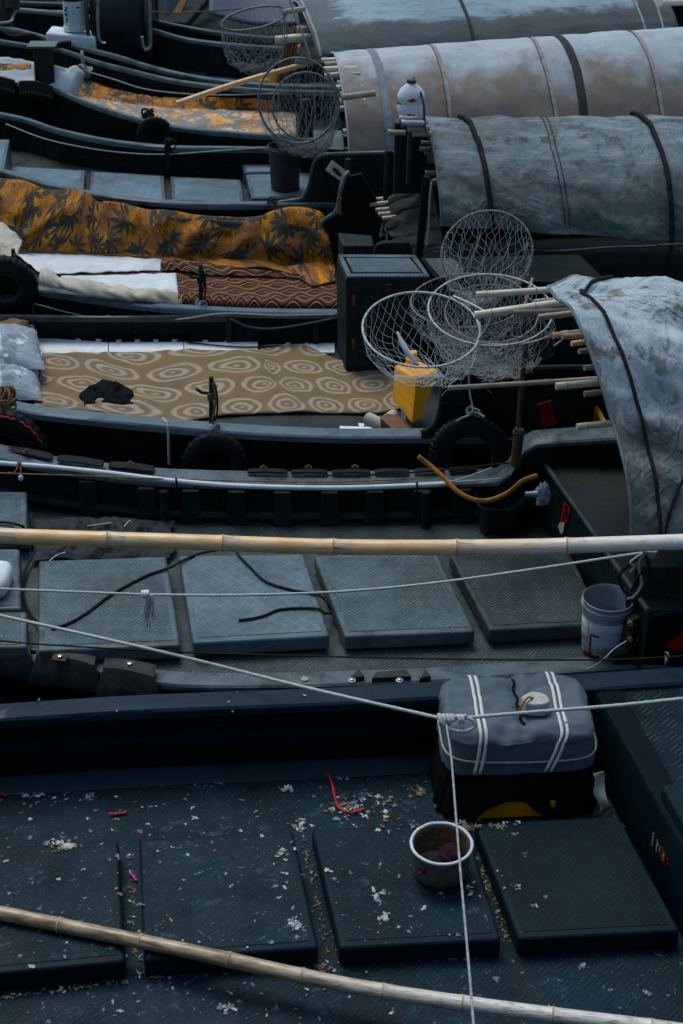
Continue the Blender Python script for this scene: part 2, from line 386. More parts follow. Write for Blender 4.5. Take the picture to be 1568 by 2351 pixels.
def floral(name, g1, g2, g3, leafc, leaf_s=2.3):
    n = NT(name); uv = n.co('UV')
    a = n.noise(7, 6, .65, uv); b = n.noise(22, 5, .7, uv); cl = n.noise(3.0, 4, .6, uv)
    col = n.mix(n.ramp(a, .36, .62), g1, g2)
    col = n.mix(n.ramp(n.math('ADD', cl, n.math('MULTIPLY', b, .25)), .58, .72), col, g3)
    col = n.mix(n.math('MULTIPLY', n.ramp(b, .56, .64), .6), col, [i * .35 for i in g1])
    vr = n.node('ShaderNodeTexVoronoi', {'Vector': uv, 'Scale': 5.0}, feature='DISTANCE_TO_EDGE').outputs['Distance']
    col = n.mix(n.math('MULTIPLY', n.ramp(vr, .0, .035, 1, 0), .5), col, [i * .3 for i in g1])
    def leaves(scale, ofs, nl, R0, W, rot):
        p = n.node('ShaderNodeVectorMath', {0: uv, 1: ofs}, operation='ADD').outputs[0]
        v = n.node('ShaderNodeTexVoronoi', {'Vector': p, 'Scale': scale, 'Randomness': .75}, feature='F1', voronoi_dimensions='2D')
        dv = n.node('ShaderNodeVectorMath', {0: p, 1: v.outputs['Position']}, operation='SUBTRACT').outputs[0]
        dx, dy, _ = n.xyz(dv)[:3]
        cr, cg, _ = n.node('ShaderNodeSeparateColor', {0: v.outputs['Color']}).outputs[:3]
        ang = n.math('ADD', n.math('ARCTAN2', dy, dx), n.math('MULTIPLY', cr, rot))
        an = n.math('DIVIDE', ang, 2 * math.pi); rr = v.outputs['Distance']
        if rr.name == 'Distance': pass
        d = n.math('SQRT', n.math('ADD', n.math('MULTIPLY', dx, dx), n.math('MULTIPLY', dy, dy)))
        half = n.math('SUBTRACT', n.math('FRACT', n.math('MULTIPLY', an, nl)), .5)
        across = n.math('MULTIPLY', n.math('ABSOLUTE', half), n.math('MULTIPLY', d, 2 * math.pi / nl))
        t = n.math('DIVIDE', d, R0)
        wid = n.math('MULTIPLY', n.math('SINE', n.math('MULTIPLY', n.math('MINIMUM', t, 1.0), math.pi)), W)
        m = n.math('MULTIPLY', n.ramp(n.math('SUBTRACT', wid, across), -.002, .008), n.ramp(n.noise(11, 4, .6, uv), .25, .5, .55, .97))
        sect = n.ramp(n.math('SINE', n.math('ADD', ang, n.math('MULTIPLY', cg, 6.28))), -.35, -.25)
        vein = n.ramp(n.math('SINE', n.math('MULTIPLY', across, 520)), .2, .9)
        return n.math('MULTIPLY', m, sect), vein
    m1, v1 = leaves(leaf_s, (0, 0, 0), 11, .24, .030, .9)
    m2, v2 = leaves(leaf_s * 1.15, (.37, .71, 0), 9, .19, .024, 5)
    lc = n.mix(n.math('MULTIPLY', v1, .45), leafc, [min(1, i * 2.6) for i in leafc])
    lc2 = n.mix(n.math('MULTIPLY', v2, .45), leafc, [min(1, i * 2.2) for i in leafc])
    col = n.mix(m1, col, lc); col = n.mix(m2, col, lc2)
    return n.done(col, .75, n.bump(b, .002), .25)
M['floral'] = floral('floral_cloth', (.20, .065, .010), (.56, .22, .020), (.28, .11, .04), (.030, .034, .028))
M['floral2'] = floral('floral_cloth_pale', (.50, .18, .045), (.76, .40, .13), (.74, .46, .28), (.16, .185, .18), 3.2)

def canvas(name, c, c2, stain, edge, lo=(.30, .45), streak=.4, left=None, seed=0., patches=.5, dark=None, wrinkle=.5, ps=(6, 26, 1), en=.75, crease=.0):
    "weathered tarpaulin; UV x = metres along, y = 0 near hem .. 1 far hem"
    n = NT(name); uv = n.co('UV'); x, v, _ = n.xyz(uv)[:3]
    p = n.node('ShaderNodeVectorMath', {0: uv, 1: (seed, seed * .7, 0)}, operation='ADD').outputs[0]
    big = n.noise(1.0, 6, .6, p, (.9, 3.2, 1)); fine = n.noise(1.0, 7, .74, p, ps); st = n.noise(1., 5, .65, p, (1.6, 34, 1))
    gr = n.noise(1, 3, .6, p, (60, 150, 1))
    pt = n.noise(1., 5, .62, p, (2.6, 6.5, 1))
    col = n.mix(n.ramp(big, .33, .67), c, c2)
    col = n.mix(n.math('MULTIPLY', n.ramp(st, .48, .62), streak), col, [min(.8, i * 1.35) for i in c2])
    col = n.mix(n.math('MULTIPLY', n.ramp(fine, .515, .60), patches), col, stain)
    e = n.math('ADD', v, n.math('MULTIPLY', n.math('SUBTRACT', n.math('ADD', n.math('MULTIPLY', big, .6), n.math('MULTIPLY', pt, .4)), .5), -en))
    e = n.math('ADD', e, n.math('MULTIPLY', n.math('SUBTRACT', fine, .5), -.12))
    col = n.mix(n.math('MULTIPLY', n.ramp(e, lo[0], lo[1], 1, 0), .92), col, edge)
    if dark: col = n.mix(n.math('MULTIPLY', n.ramp(n.noise(1., 4, .6, p, (1.3, 9, 1)), .60, .69), .85), col, dark)
    if left: col = n.mix(n.math('MULTIPLY', n.ramp(n.math('ADD', x, n.math('MULTIPLY', n.math('SUBTRACT', st, .5), 1.2)), left[0], left[0] + .12, 1, 0), .9), col, left[1])
    col = n.mix(n.math('MULTIPLY', gr, .25), col, [i * .6 for i in c])
    q1 = n.noise(1., 3, .5, p, (2.2, 5.5, 1), 1.5); q2 = n.noise(1., 4, .55, p, (5, 9, 1), 1.0)
    c1_ = n.ramp(n.math('ABSOLUTE', n.math('SUBTRACT', q1, .5)), 0, .09, 1, 0); c2_ = n.ramp(n.math('ABSOLUTE', n.math('SUBTRACT', q2, .5)), 0, .08, 1, 0)
    cr_ = n.math('ADD', n.math('MULTIPLY', c1_, .7), n.math('MULTIPLY', c2_, .45))
    if crease: col = n.mix(n.math('MULTIPLY', n.math('MULTIPLY', cr_, n.ramp(fine, .4, .6)), crease), col, [min(.8, i * 1.5) for i in c2])
    bm = n.bump(gr, .003, .5); bm = n.bump(n.math('MULTIPLY', cr_, n.ramp(big, .35, .65)), .016, wrinkle * .55, bm); bm = n.bump(n.noise(1., 5, .6, p, (6, 7, 1)), .045, wrinkle * .7, bm); bm = n.bump(fine, .006, .5, bm)
    return n.done(col, n.ramp(fine, .3, .7, .5, .75), bm, .35)
M['canvas_top'] = canvas('canvas_blue_grey', (.23, .31, .36), (.33, .42, .47), (.14, .17, .18), (.075, .075, .068), (.22, .27), .25, (.42, (.10, .115, .115)), 1., .45, None, .3, (3, 20, 1), .22)
M['canvas_smooth'] = canvas('canvas_pinkish', (.40, .47, .505), (.48, .49, .50), (.32, .30, .285), (.20, .13, .085), (.22, .40), .2, None, 4.2, .45, None, .3, (2.2, 6, 1))
M['canvas_dark'] = canvas('canvas_dark_grey', (.085, .105, .108), (.20, .25, .275), (.055, .062, .058), (.075, .085, .08), (.16, .3), .7, None, 7.7, .75, (.045, .048, .045), .75, (5, 14, 1), .6, .3)
M['canvas_pale'] = canvas('canvas_pale_grey', (.27, .335, .375), (.47, .535, .565), (.13, .115, .085), (.10, .098, .085), (.17, .29), .3, None, 2.6, .95, None, 1.3, (4.5, 13, 1), .75, .2)

w = NT('water_dark')
M['water'] = w.done((.006, .010, .011), .12, w.bump(w.noise(2.5, 4, .55, None, (1, 1.6, 1)), .03, .5), .5)

# ------------------------------------------------------------------ generic builders
def tag_copy(o, **k):
    c = o.copy(); COL.objects.link(c)
    for a, b in k.items(): c[a] = b
    return c
def add_bamboo(name, pts, r, mat, label, group=None, parent=None, nodes=.32, sides=14, taper=0, first=.1, smudge=False):
    path = smooth(pts, 60); L = [0]
    for a, b in zip(path, path[1:]): L.append(L[-1] + (b - a).length)
    tot = L[-1]; nd = []; q = first
    while q < tot: nd.append(q); q += nodes * random.uniform(.88, 1.12)
    # resample with rings at the nodes
    ss = sorted(set([i * tot / 70 for i in range(71)] + [x + d for x in nd for d in (-.02, -.008, 0, .008, .02, .055, .095) if 0 < x + d < tot]))
    pts2, rad = [], []
    for s_ in ss:
        k = max(i for i in range(len(L)) if L[i] <= s_ + 1e-9); k = min(k, len(path) - 2)
        t = (s_ - L[k]) / max(L[k + 1] - L[k], 1e-9)
        pts2.append(path[k].lerp(path[k + 1], t))
        rr = r * (1 - taper * s_ / tot)
        dmin = min([abs(s_ - x) for x in nd] or [9])
        rr *= 1 + (.09 if dmin < .004 else (.03 if dmin < .012 else (.0 if dmin < .03 else -.02)))
        rad.append(rr)
    mb = MB(); mb.tube(pts2, rad, sides); rb = mb
    if smudge:
        for i in range(len(pts2) - 1):
            m_ = (ss[i] + ss[i + 1]) / 2
            if any(.0 < m_ - x < .095 for x in nd):
                for k in range(sides): mb.mi[i * sides + k] = 2
    for x in nd:
        k = max(i for i in range(len(L)) if L[i] <= x); k = min(k, len(path) - 2)
        t = (path[k + 1] - path[k]).normalized(); c = path[k].lerp(path[k + 1], (x - L[k]) / max(L[k + 1] - L[k], 1e-9))
        rb.tube([c - t * .0035, c + t * .0035], r * (1 - taper * x / tot) * 1.1, sides, mi=1)
    return mb.build(name, [mat, M['node_ring'], M['bamboo_smudge']] if smudge else [mat, M['node_ring']], parent, True, label=label, cat=None if parent else 'bamboo pole', group=group)
def rope(name, pts, r, mat, label=None, cat='rope', group=None, n=80, sides=6, parent=None, twist=True):
    mb = MB(); path = smooth(pts, n)
    if twist:
        L = 0; rad = []
        for i, p in enumerate(path):
            rad.append(r * (1 + .10 * math.sin(i * 2.4)))
        mb.tube(path, rad, sides)
    else: mb.tube(path, r, sides)
    return mb.build(name, mat, parent, 'all', label=label, cat=None if parent else cat, group=group)
def coil(mb, c, ax, r, pitch, turns, tr, n=14):
    ax = Vector(ax).normalized(); u = ax.orthogonal().normalized(); w_ = ax.cross(u); pts = []
    for i in range(int(turns * n) + 1):
        a = 2 * math.pi * i / n
        pts.append(Vector(c) + ax * (pitch * i / n) + (u * math.cos(a) + w_ * math.sin(a)) * r * random.uniform(.93, 1.07))
    mb.tube(pts, tr, 6)
def scrap_knot(mb, c, s, tr, n=5):
    "tangle of rope loops"
    for i in range(n):
        ax = Vector((random.uniform(-1, 1), random.uniform(-1, 1), random.uniform(-.6, .6))).normalized()
        coil(mb, Vector(c) + Vector((random.uniform(-1, 1), random.uniform(-1, 1), random.uniform(-1, 1))) * s * .35, ax, s * random.uniform(.35, .6), tr * 1.4, 1.2, tr)
def patch(name, top, bot, mat, zt=None, zb=None, amp=.01, nu=60, nv=16, freq=5, solid=.006, parent=None, fold=None, uvs=(1, 1), seed=0, **kw):
    "cloth between a far and a near polyline of world points"
    A = smooth(top, nu + 1); B = smooth(bot, nu + 1)
    la = sum((b - a).length for a, b in zip(A, A[1:]))
    def fn(u, v):
        i = min(int(round(u * nu)), nu); a, b = A[i], B[i]; p = a.lerp(b, v)
        e = min(1, 8 * u, 8 * (1 - u), 1)
        d = amp * (nz(p.x * freq, p.y * freq, seed) + .5 * nz(p.x * freq * 2.3, p.y * freq * 2.3, seed + 5))
        if fold: d += fold(u, v)
        q = p + Vector((0, 0, abs(d) if amp > 0 else 0))
        return q, (u * la * uvs[0], (b - a).length * (1 - v) * uvs[1])
    mb = MB(); mb.grid(fn, nu, nv)
    return mb.build(name, mat, parent, 'all', solid=solid, **kw)
def lump(mb, c, s, amp=.3, nu=28, nv=16, seed=0, sq=1.0, freq=2.5, rz=0):
    "crumpled soft body"
    c = Vector(c)
    def fn(u, v):
        a = 2 * math.pi * u; t = math.pi * v
        d = Vector((math.cos(a) * math.sin(t), math.sin(a) * math.sin(t), -math.cos(t)))
        k = 1 + amp * nz(d.x * freq + seed, d.y * freq, d.z * freq) + amp * .5 * abs(nz(d.x * freq * 2.5 + seed, d.y * freq * 2.5, d.z * 2 * freq))
        d = Vector([math.copysign(abs(q) ** sq, q) for q in d])
        x, y = d.x * s[0] * k, d.y * s[1] * k
        return c + Vector((x * math.cos(rz) - y * math.sin(rz), x * math.sin(rz) + y * math.cos(rz), max(-s[2] * .9, d.z * s[2] * k)))
    mb.grid(fn, nu, nv, closed_u=True)
def tyre(c, Rr, r, label, group='worn tyres of the boats', tilt=0, yaw=0, lugs=26, paint=None):
    t = thing('tyre', c, label, 'tyre', group)
    mb = MB(); NU = lugs * 4; prof = []
    for j in range(17):
        a = 2 * math.pi * j / 16
        ca, sa = math.cos(a), math.sin(a)
        prof.append((math.copysign(abs(ca) ** .7, ca) * r * .75, math.copysign(abs(sa) ** .75, sa) * r, ca))
    c = Vector(c)
    def fn(u, v):
        ph = 2 * math.pi * u; x, rad, ca = prof[int(round(v * 16)) % 16]
        lug = 1.0
        if rad > r * .35:
            k = int(round(u * NU)) % 4
            lug += (.10 if k in (0, 1) else -.02) * (1 if (x > 0) == (int(u * lugs) % 2 == 0) or abs(x) > r * .5 else .4)
        rr = Rr + rad * lug - r
        y = x * (1 + .1 * (lug - 1))
        p = Vector((math.cos(ph) * rr, y, math.sin(ph) * rr))
        y2, z2 = p.y * math.cos(tilt) - p.z * math.sin(tilt), p.y * math.sin(tilt) + p.z * math.cos(tilt)
        return c + Vector((p.x * math.cos(yaw) - y2 * math.sin(yaw), p.x * math.sin(yaw) + y2 * math.cos(yaw), z2))
    mb.grid(fn, NU, 16, closed_u=True)
    mb.build('tyre_carcass', M['rubber'], t, True, ang=28)
    mb = MB()
    def rim(u, v):
        ph = 2 * math.pi * u; rr = Rr - 2 * r + .012; p = Vector((math.cos(ph) * rr, (v - .5) * r * 1.1, math.sin(ph) * rr))
        y2, z2 = p.y * math.cos(tilt) - p.z * math.sin(tilt), p.y * math.sin(tilt) + p.z * math.cos(tilt)
        return c + Vector((p.x * math.cos(yaw) - y2 * math.sin(yaw), p.x * math.sin(yaw) + y2 * math.cos(yaw), z2))
    mb.grid(rim, 48, 2, closed_u=True); mb.build('bead', M['rubber_grey'], t, 'all', solid=.012)
    if paint:
        mb = MB()
        for a0, a1 in paint:
            pts = []
            for i in range(14):
                ph = R(lerp(a0, a1, i / 13)); rr = Rr - .03 + .006 * math.sin(i * 1.7)
                p = Vector((math.cos(ph) * rr, -r * .68, math.sin(ph) * rr)); y2, z2 = p.y * math.cos(tilt) - p.z * math.sin(tilt), p.y * math.sin(tilt) + p.z * math.cos(tilt)
                pts.append(c + Vector((p.x * math.cos(yaw) - y2 * math.sin(yaw), p.x * math.sin(yaw) + y2 * math.cos(yaw), z2)))
            mb.tube(pts, .006, 5)
        mb.build('paint_line', M['pink'], t, 'all')
    return t

class Hull:
    "outer top edges of both sides as tables X -> (Y, z)"
    def __init__(s, far, near, x0, x1, zf):
        s.far = sorted([tuple(p) for p in far]); s.near = sorted([tuple(p) for p in near]); s.x0, s.x1, s.zf = x0, x1, zf
    def at(s, X):
        return interp(s.far, X), interp(s.near, X)
def edge(pts):
    "pixels (x, y, z) or ready Vectors -> world, lightly smoothed"
    w_ = [p if isinstance(p, Vector) else P(*p) for p in pts]
    return smooth(w_, len(w_) * 8)
def make_boat(label, far, near, x0, x1, zf, mats, gw=.11, gwn=None, keel=-.5, deck='deck', rail_h=.05, loc=None):
    h = Hull(edge(far), edge(near), x0, x1, zf); N = 110; gwn = gw if gwn is None else gwn
    hull_m, railf_m, railn_m, deck_m = mats
    (yf, _), (yn, _) = h.at((x0 + x1) / 2)
    b = thing('fishing_boat', ((x0 + x1) / 2, (yf + yn) / 2, keel), label, 'boat', 'moored fishing boats')
    hb, fb, nb, db = MB(), MB(), MB(), MB(); rows = []; rf, rn, dk = [], [], []
    for i in range(N + 1):
        X = x0 + (x1 - x0) * i / N
        (yf, zft), (yn, znt) = h.at(X)
        wob = .006 * nz(X * 1.3, 3.1)
        rows.append([(X, yn + .2, keel), (X, yn + .012, znt - rail_h), (X, yn + gwn - .012, znt - rail_h), (X, yn + gwn + .015, zf - .02),
                     (X, yf - gw - .015, zf - .02), (X, yf - gw + .012, zft - rail_h), (X, yf - .012, zft - rail_h), (X, yf - .2, keel)])
        def rail(y0, y1, zt):
            return [(X, y0, zt - rail_h), (X, y0, zt - .012), (X, y0 + .012, zt + wob), (X, y1 - .012, zt + wob), (X, y1, zt - .012), (X, y1, zt - rail_h)]
        rf.append(rail(yf - gw, yf, zft)); rn.append(rail(yn, yn + gwn, znt))
        dk.append([(X, yn + gwn + .012, zf + .004 * nz(X * 2)), (X, (yn + yf) / 2, zf), (X, yf - gw - .012, zf)])
    def loft(mb, rows_, closed):
        m = len(rows_[0]); vs = [p for r_ in rows_ for p in r_]; fs = []
        for i in range(len(rows_) - 1):
            for j in range(m if closed else m - 1):
                a = i * m + j; a2 = i * m + (j + 1) % m; fs.append((a, a2, a2 + m, a + m))
        if closed: fs.append(tuple(range(m))[::-1]); fs.append(tuple(range((len(rows_) - 1) * m, len(rows_) * m)))
        mb.add(vs, fs)
    loft(hb, rows, True); loft(fb, rf, True); loft(db, dk, False)
    hb.build('hull', hull_m, b, False); fb.build('gunwale', railf_m, b, True)
    if gwn > .02: loft(nb, rn, True); nb.build('gunwale', railn_m, b, True)
    db.build(deck, deck_m, b, 'all')
    b['_o'] = tuple(b.location); 
    return b, h
def slab(mb, px, z, h, lift=0):
    "raised cover from 4 pixel corners (bl, br, fr, fl) of its top face at height z"
    t = [P(x, y, z) for x, y in px]; c = sum(t, Vector()) / 4
    bt = [Vector((p.x, p.y, z - h)) for p in t]
    mb.hexa([bt[3], bt[2], bt[1], bt[0]], [t[3], t[2], t[1], t[0]])
def hatch(boat, px, z, h, mat, rim=None, bev=.018, label=None):
    mb = MB(); slab(mb, px, z, h); o = mb.build('hatch_cover', rim or M['navy_rim'], boat, True, bevel=bev, seg=3, label=label)
    t = [P(x, y, z) for x, y in px]; c = sum(t, Vector()) / 4
    q = [c + (p - c) * .9 + Vector((0, 0, .003)) for p in t]
    m2 = MB(); m2.add(q, [(3, 2, 1, 0)]); m2.build('tread_plate', mat, o, False)
    return o
# ================================================================== THE SETTING
wb = MB(); wb.grid(lambda u, v: (Vector((lerp(-60, 60, u), lerp(-20, 120, v), -.32)), (u, v)), 4, 4)
wb.build('water', M['water'], None, False, kind='structure')

def line_px(pts, n): return smooth([Vector(p) for p in pts], n)

# unseen wall block under the camera, added to cut low sky light
qb = MB(); qb.box((0, -5.5, 1.5), (40, 13.2, 3.9)); qb.build('added_quay', plain('added_quay_stone', (.12, .12, .11), .85, .35, 3, .02, .2, dirt=(.05, .05, .045)), None, False, bevel=.05, kind='structure')

# ================================================================== BOAT A : nearest, navy
A, hA = make_boat('nearest navy boat, its hatched deck flecked with fish scraps, a covered box standing on it',
    [(-700, 1650, .42), (0, 1612, .42), (392, 1590, .42), (784, 1574, .42), (1340, 1543, .42), (1568, 1529, .42), (2200, 1490, .42)],
    [Vector((-4, 3.75, .42)), Vector((0, 3.72, .42)), Vector((4, 3.75, .42))], -3.2, 3.6, 0,
    (M['navy_paint'], M['navy_rail'], M['navy_rail'], M['navy']), gw=.145)
# cove fillet and a pressed ledge along the far wall
mb = MB(); led = MB()
for i in range(61):
    X = -3.1 + 6.6 * i / 60
    (yf, zt), _ = hA.at(X); y = yf - .155
    mb.v += [Vector((X, y - .002, .07)), Vector((X, y - .02, .025)), Vector((X, y - .07, .004))]; mb.uv += [(0, 0)] * 3
    led.v += [Vector((X, y - .001, .27)), Vector((X, y - .014, .25)), Vector((X, y - .014, .17)), Vector((X, y - .001, .15))]; led.uv += [(0, 0)] * 4
for i in range(60):
    for j in range(2): a = i * 3 + j; mb.f.append((a, a + 3, a + 4, a + 1)); mb.mi.append(0)
    for j in range(3): a = i * 4 + j; led.f.append((a, a + 4, a + 5, a + 1)); led.mi.append(0)
mb.build('cove', M['navy_rail'], A, 'all'); led.build('side_ledge', M['navy_paint'], A, True)
zA = .112
hatch(A, [(-100, 1950), (272, 1926), (287, 2206), (-100, 2244)], zA, .108, M['navy_hatch'])
hatch(A, [(319, 1925), (672, 1905), (732, 2174), (330, 2204)], zA, .108, M['navy_hatch'])
hatch(A, [(715, 1901), (1069, 1885), (1151, 2156), (780, 2176)], zA, .108, M['navy_hatch'])
hatch(A, [(1089, 1889), (1421, 1871), (1563, 2136), (1191, 2155)], zA, .108, M['navy_clean'], label='cleaner black hatch cover beside the coaming')
# right hand raised side deck with its coaming
top = [P(1340, 1575, .40), P(1363, 1584, .40), P(1465, 1767, .40), P(1515, 1861, .40), P(1568, 1949, .40), P(1720, 2230, .40)]
yb = hA.at(1.6)[0][0] - .16
mb = MB(); tp = smooth(top[1:], 30); back = []
for p in tp: back.append(p)
for a, b in zip(tp, tp[1:]):
    n_ = Vector((.012, 0, 0))
    mb.add([a + Vector((-.012, 0, -.40)), b + Vector((-.012, 0, -.40)), b + Vector((-.008, 0, -.02)), a + Vector((-.008, 0, -.02)), a + Vector((.006, 0, 0)), b + Vector((.006, 0, 0)), a + Vector((.13, 0, 0)), b + Vector((.13, 0, 0)), a + Vector((.14, 0, -.012)), b + Vector((.14, 0, -.012))],
           [(0, 3, 2, 1), (3, 4, 5, 2), (4, 6, 7, 5), (6, 8, 9, 7)])
mb.build('coaming', M['navy_paint'], A, True)
mb = MB()
mb.grid(lambda u, v: (Vector((lerp(smooth(tp, 31)[int(round(v * 30))].x + .12, 3.5, u), tp[min(int(round(v * 29)), 29)].y, .392)), (u, v)), 1, 29)
# strip that closes the deck up to the far gunwale
mb.add([(tp[0].x - .02, tp[0].y, .392), (3.5, tp[0].y, .392), (3.5, hA.at(3.5)[0][0] - .13, .392), (tp[0].x - .05, hA.at(tp[0].x)[0][0] - .13, .392)], [(0, 1, 2, 3)])
mb.build('side_deck', M['navy_side'], A, False)
mb = MB(); q = [P(1518, 1800, .47), P(1760, 1776, .47), P(1880, 1985, .47), P(1640, 2020, .47)]
mb.hexa([Vector((p.x, p.y, .39)) for p in (q[3], q[2], q[1], q[0])], [q[3], q[2], q[1], q[0]])
mb.build('hatch_cover', M['navy_clean'], A, True, bevel=.02, seg=3)
# scraped paint mark on the coaming face
mb = MB()
for (x, y, s_, m_) in [(1532, 1925, .035, 0), (1536, 1940, .04, 0), (1531, 1955, .035, 1), (1529, 1968, .03, 1), (1531, 1980, .022, 1), (1541, 1950, .02, 0), (1535, 1962, .03, 0)]:
    X = interp([(p.y, p.x) for p in reversed(tp)], P(x, y, .25).y)[0] - .014
    c = D(x, y, P(x, y, .22).y); c.x = X
    pts = [c + Vector((0, math.cos(a) * s_ * random.uniform(.5, 1), math.sin(a) * s_ * 1.5 * random.uniform(.5, 1))) for a in [k * 2 * math.pi / 9 for k in range(9)]]
    mb.poly(pts, Vector((-.004 - .001 * m_, 0, 0)), m_)
mb.build('paint_scrape', [M['clump'], M['red_dark']], A, False)

# ------------------------------------------------------------------ scraps on boat A
def flake(mb, p, s, mi=0, h=.003):
    "ragged scrap lying flat"
    n = 9 if s < .006 else 20; sd = random.random() * 99; st = random.uniform(.3, .95); rz = random.random() * 3.2; pts = []
    if mi == 0 and random.random() < (.72 if s < .0085 else .4): mi = 2
    for k in range(n):
        a = 2 * math.pi * k / n
        r_ = s * max(.18, .62 + .9 * nz(math.cos(a) * 1.1 + sd, math.sin(a) * 1.1, sd) + .55 * nz(math.cos(a) * 3 + sd, math.sin(a) * 3, 5))
        x, y = r_ * math.cos(a), r_ * math.sin(a) * st
        pts.append(Vector((p[0] + x * math.cos(rz) - y * math.sin(rz), p[1] + x * math.sin(rz) + y * math.cos(rz), p[2] + .0008 + .0012 * (k % 3))))
    mb.poly(pts, Vector((0, 0, h * .4 * random.uniform(.6, 1.8))), mi)
hA_px = [[(-100, 1950), (272, 1926), (287, 2206), (-100, 2244)], [(319, 1925), (672, 1905), (732, 2174), (330, 2204)], [(715, 1901), (1069, 1885), (1151, 2156), (780, 2176)], [(1089, 1889), (1421, 1871), (1563, 2136), (1191, 2155)]]
hA_w = [[P(x, y, 0).xy for x, y in q] for q in hA_px]
def inside(q, p):
    s_ = None
    for i in range(4):
        a, b = q[i], q[(i + 1) % 4]; c = (b[0] - a[0]) * (p[1] - a[1]) - (b[1] - a[1]) * (p[0] - a[0])
        if s_ is None: s_ = c > 0
        elif (c > 0) != s_: return False
    return True
hA_t = [[P(x, y, zA) for x, y in q] for q in hA_px]
def zdeckA(x, y):
    "height and spot of the deck under pixel"
    p = P(x, y, zA)
    for q in hA_t:
        if inside([v.xy for v in q], p.xy): return p + Vector((0, 0, .004))
    return P(x, y, .002)
mb = MB(); cb = MB()
def cluster(x, y, sx, sy, n, smin, smax, brown=.3):
    for _ in range(n):
        px, py = random.gauss(x, sx), random.gauss(y, sy)
        p = zdeckA(px, py); s_ = random.uniform(smin, smax)
        flake(mb, p, s_, 1 if random.random() < brown else 0, .004)
for _ in range(1700):
    x, y = random.uniform(-20, 1300), random.uniform(1745, 2340)
    d = .25 + .75 * max(0, 1 - abs(x - 450) / 700) * max(.25, 1 - abs(y - 1880) / 400)
    if random.random() > d: continue
    p = zdeckA(x, y)
    if p.z < .05 and p.y > hA.at(p.x)[0][0] - .18: continue
    flake(mb, p, random.choice([.003, .004, .004, .005, .006, .008, .010, .013, .018]) * random.uniform(.7, 1.2), 1 if random.random() < .2 else 0, .0015)
for c in [(510, 1752, 25, 6, 60, .012, .035, .45), (565, 1748, 18, 6, 22, .010, .03, .35), (60, 1815, 22, 8, 26, .01, .028, .4), (145, 1941, 18, 6, 26, .008, .026, .35), (790, 1752, 14, 7, 14, .01, .025, .3),
          (660, 1745, 10, 6, 12, .012, .03, .8), (300, 1750, 14, 3, 10, .006, .02, .4), (380, 1775, 10, 4, 8, .012, .026, .3), (795, 1855, 22, 10, 30, .01, .026, .35), (690, 1895, 12, 6, 10, .01, .024, .2),
          (660, 1812, 6, 4, 6, .014, .026, .1), (870, 1850, 30, 18, 26, .008, .024, .35), (960, 1820, 14, 8, 12, .01, .03, .7), (205, 1830, 8, 4, 8, .012, .02, .2), (880, 2105, 6, 5, 7, .01, .022, .0), (870, 2062, 8, 6, 8, .012, .024, 0),
          (640, 1965, 8, 8, 8, .01, .022, .1), (680, 2125, 14, 8, 14, .008, .02, .1), (1072, 1890, 12, 12, 24, .01, .026, .8), (1300, 1600, 1, 1, 1, .004, .006, 0), (1080, 2040, 5, 8, 5, .01, .022, .1), (1160, 1893, 20, 5, 4, .01, .02, 0),
          (1175, 1918, 8, 2, 3, .01, .02, 0), (1175, 2040, 16, 4, 5, .008, .018, .2), (1035, 1900, 60, 4, 50, .006, .02, .85), (520, 2315, 14, 6, 10, .008, .02, .4), (735, 2230, 12, 10, 18, .01, .024, .5), (1340, 2222, 6, 3, 4, .008, .018, .4), (1485, 2280, 5, 4, 4, .01, .02, .1)]:
    c = list(c); c[1] += 24 if 1735 < c[1] < 1790 else 0; c[4] = int(c[4] * 1.5); c[5] *= .8; c[6] *= 1.0; cluster(*c)
# debris lines in the gutters between covers
for (x0, y0, x1, y1, n) in [(298, 1960, 318, 2240, 70), (698, 1930, 755, 2190, 70), (1090, 1950, 1168, 2165, 90), (0, 2290, 290, 2255, 60), (340, 2246, 420, 2240, 14), (1000, 2205, 1100, 2200, 14), (1400, 1870, 1440, 1900, 12)]:
    for _ in range(n):
        t = random.random(); x = lerp(x0, x1, t) + random.gauss(0, 5); y = lerp(y0, y1, t) + random.gauss(0, 3)
        flake(mb, P(x, y, .003), random.uniform(.003, .015), 1 if random.random() < .78 else 0, .003)
for (x, y) in [(268, 1633), (533, 1634), (90, 1608), (110, 1628), (600, 1592), (545, 1589), (525, 1612), (700, 1597)]:
    flake(mb, P(x, y, .423), .012, 0, .003)
mb.build('fish_scraps', [M['flake'], M['clump'], M['speck']], None, False, label='pale dried fish scraps and flecks strewn over the navy deck', cat='scraps', kind='stuff')

def strip(pts, wd, mat, label, group='torn plastic strips on the navy deck'):
    path = smooth(pts, 24); mb = MB(); vs = []; fs = []
    for i, p in enumerate(path):
        t = (path[min(i + 1, 23)] - path[max(i - 1, 0)]).normalized(); n_ = Vector((-t.y, t.x, 0))
        w_ = wd * (1 + .25 * math.sin(i * .9)); z = .006 + .006 * abs(math.sin(i * .35))
        vs += [p + n_ * w_ + Vector((0, 0, z)), p - n_ * w_ + Vector((0, 0, z + .004))]
    for i in range(23): fs.append((2 * i, 2 * i + 1, 2 * i + 3, 2 * i + 2))
    mb.add(vs, fs); mb.build('plastic_strip', mat, None, 'all', solid=.002, label=label, cat='plastic strip', group=group)
def zs(*px): return [zdeckA(x, y) for x, y in px]
strip(zs((742, 1773), (755, 1785), (765, 1812), (770, 1838), (779, 1858), (805, 1868), (836, 1860)), .007, M['pink'], 'long bent red plastic strip in front of the far wall, hooked at one end')
strip(zs((250, 1872), (268, 1871), (290, 1868)), .008, M['pink'], 'short straight red strip beside a white scrap above the hatch gap')
strip(zs((330, 1780), (345, 1776), (370, 1775)), .005, M['pink'], 'thin curled red strip at the foot of the far wall, leftmost there')
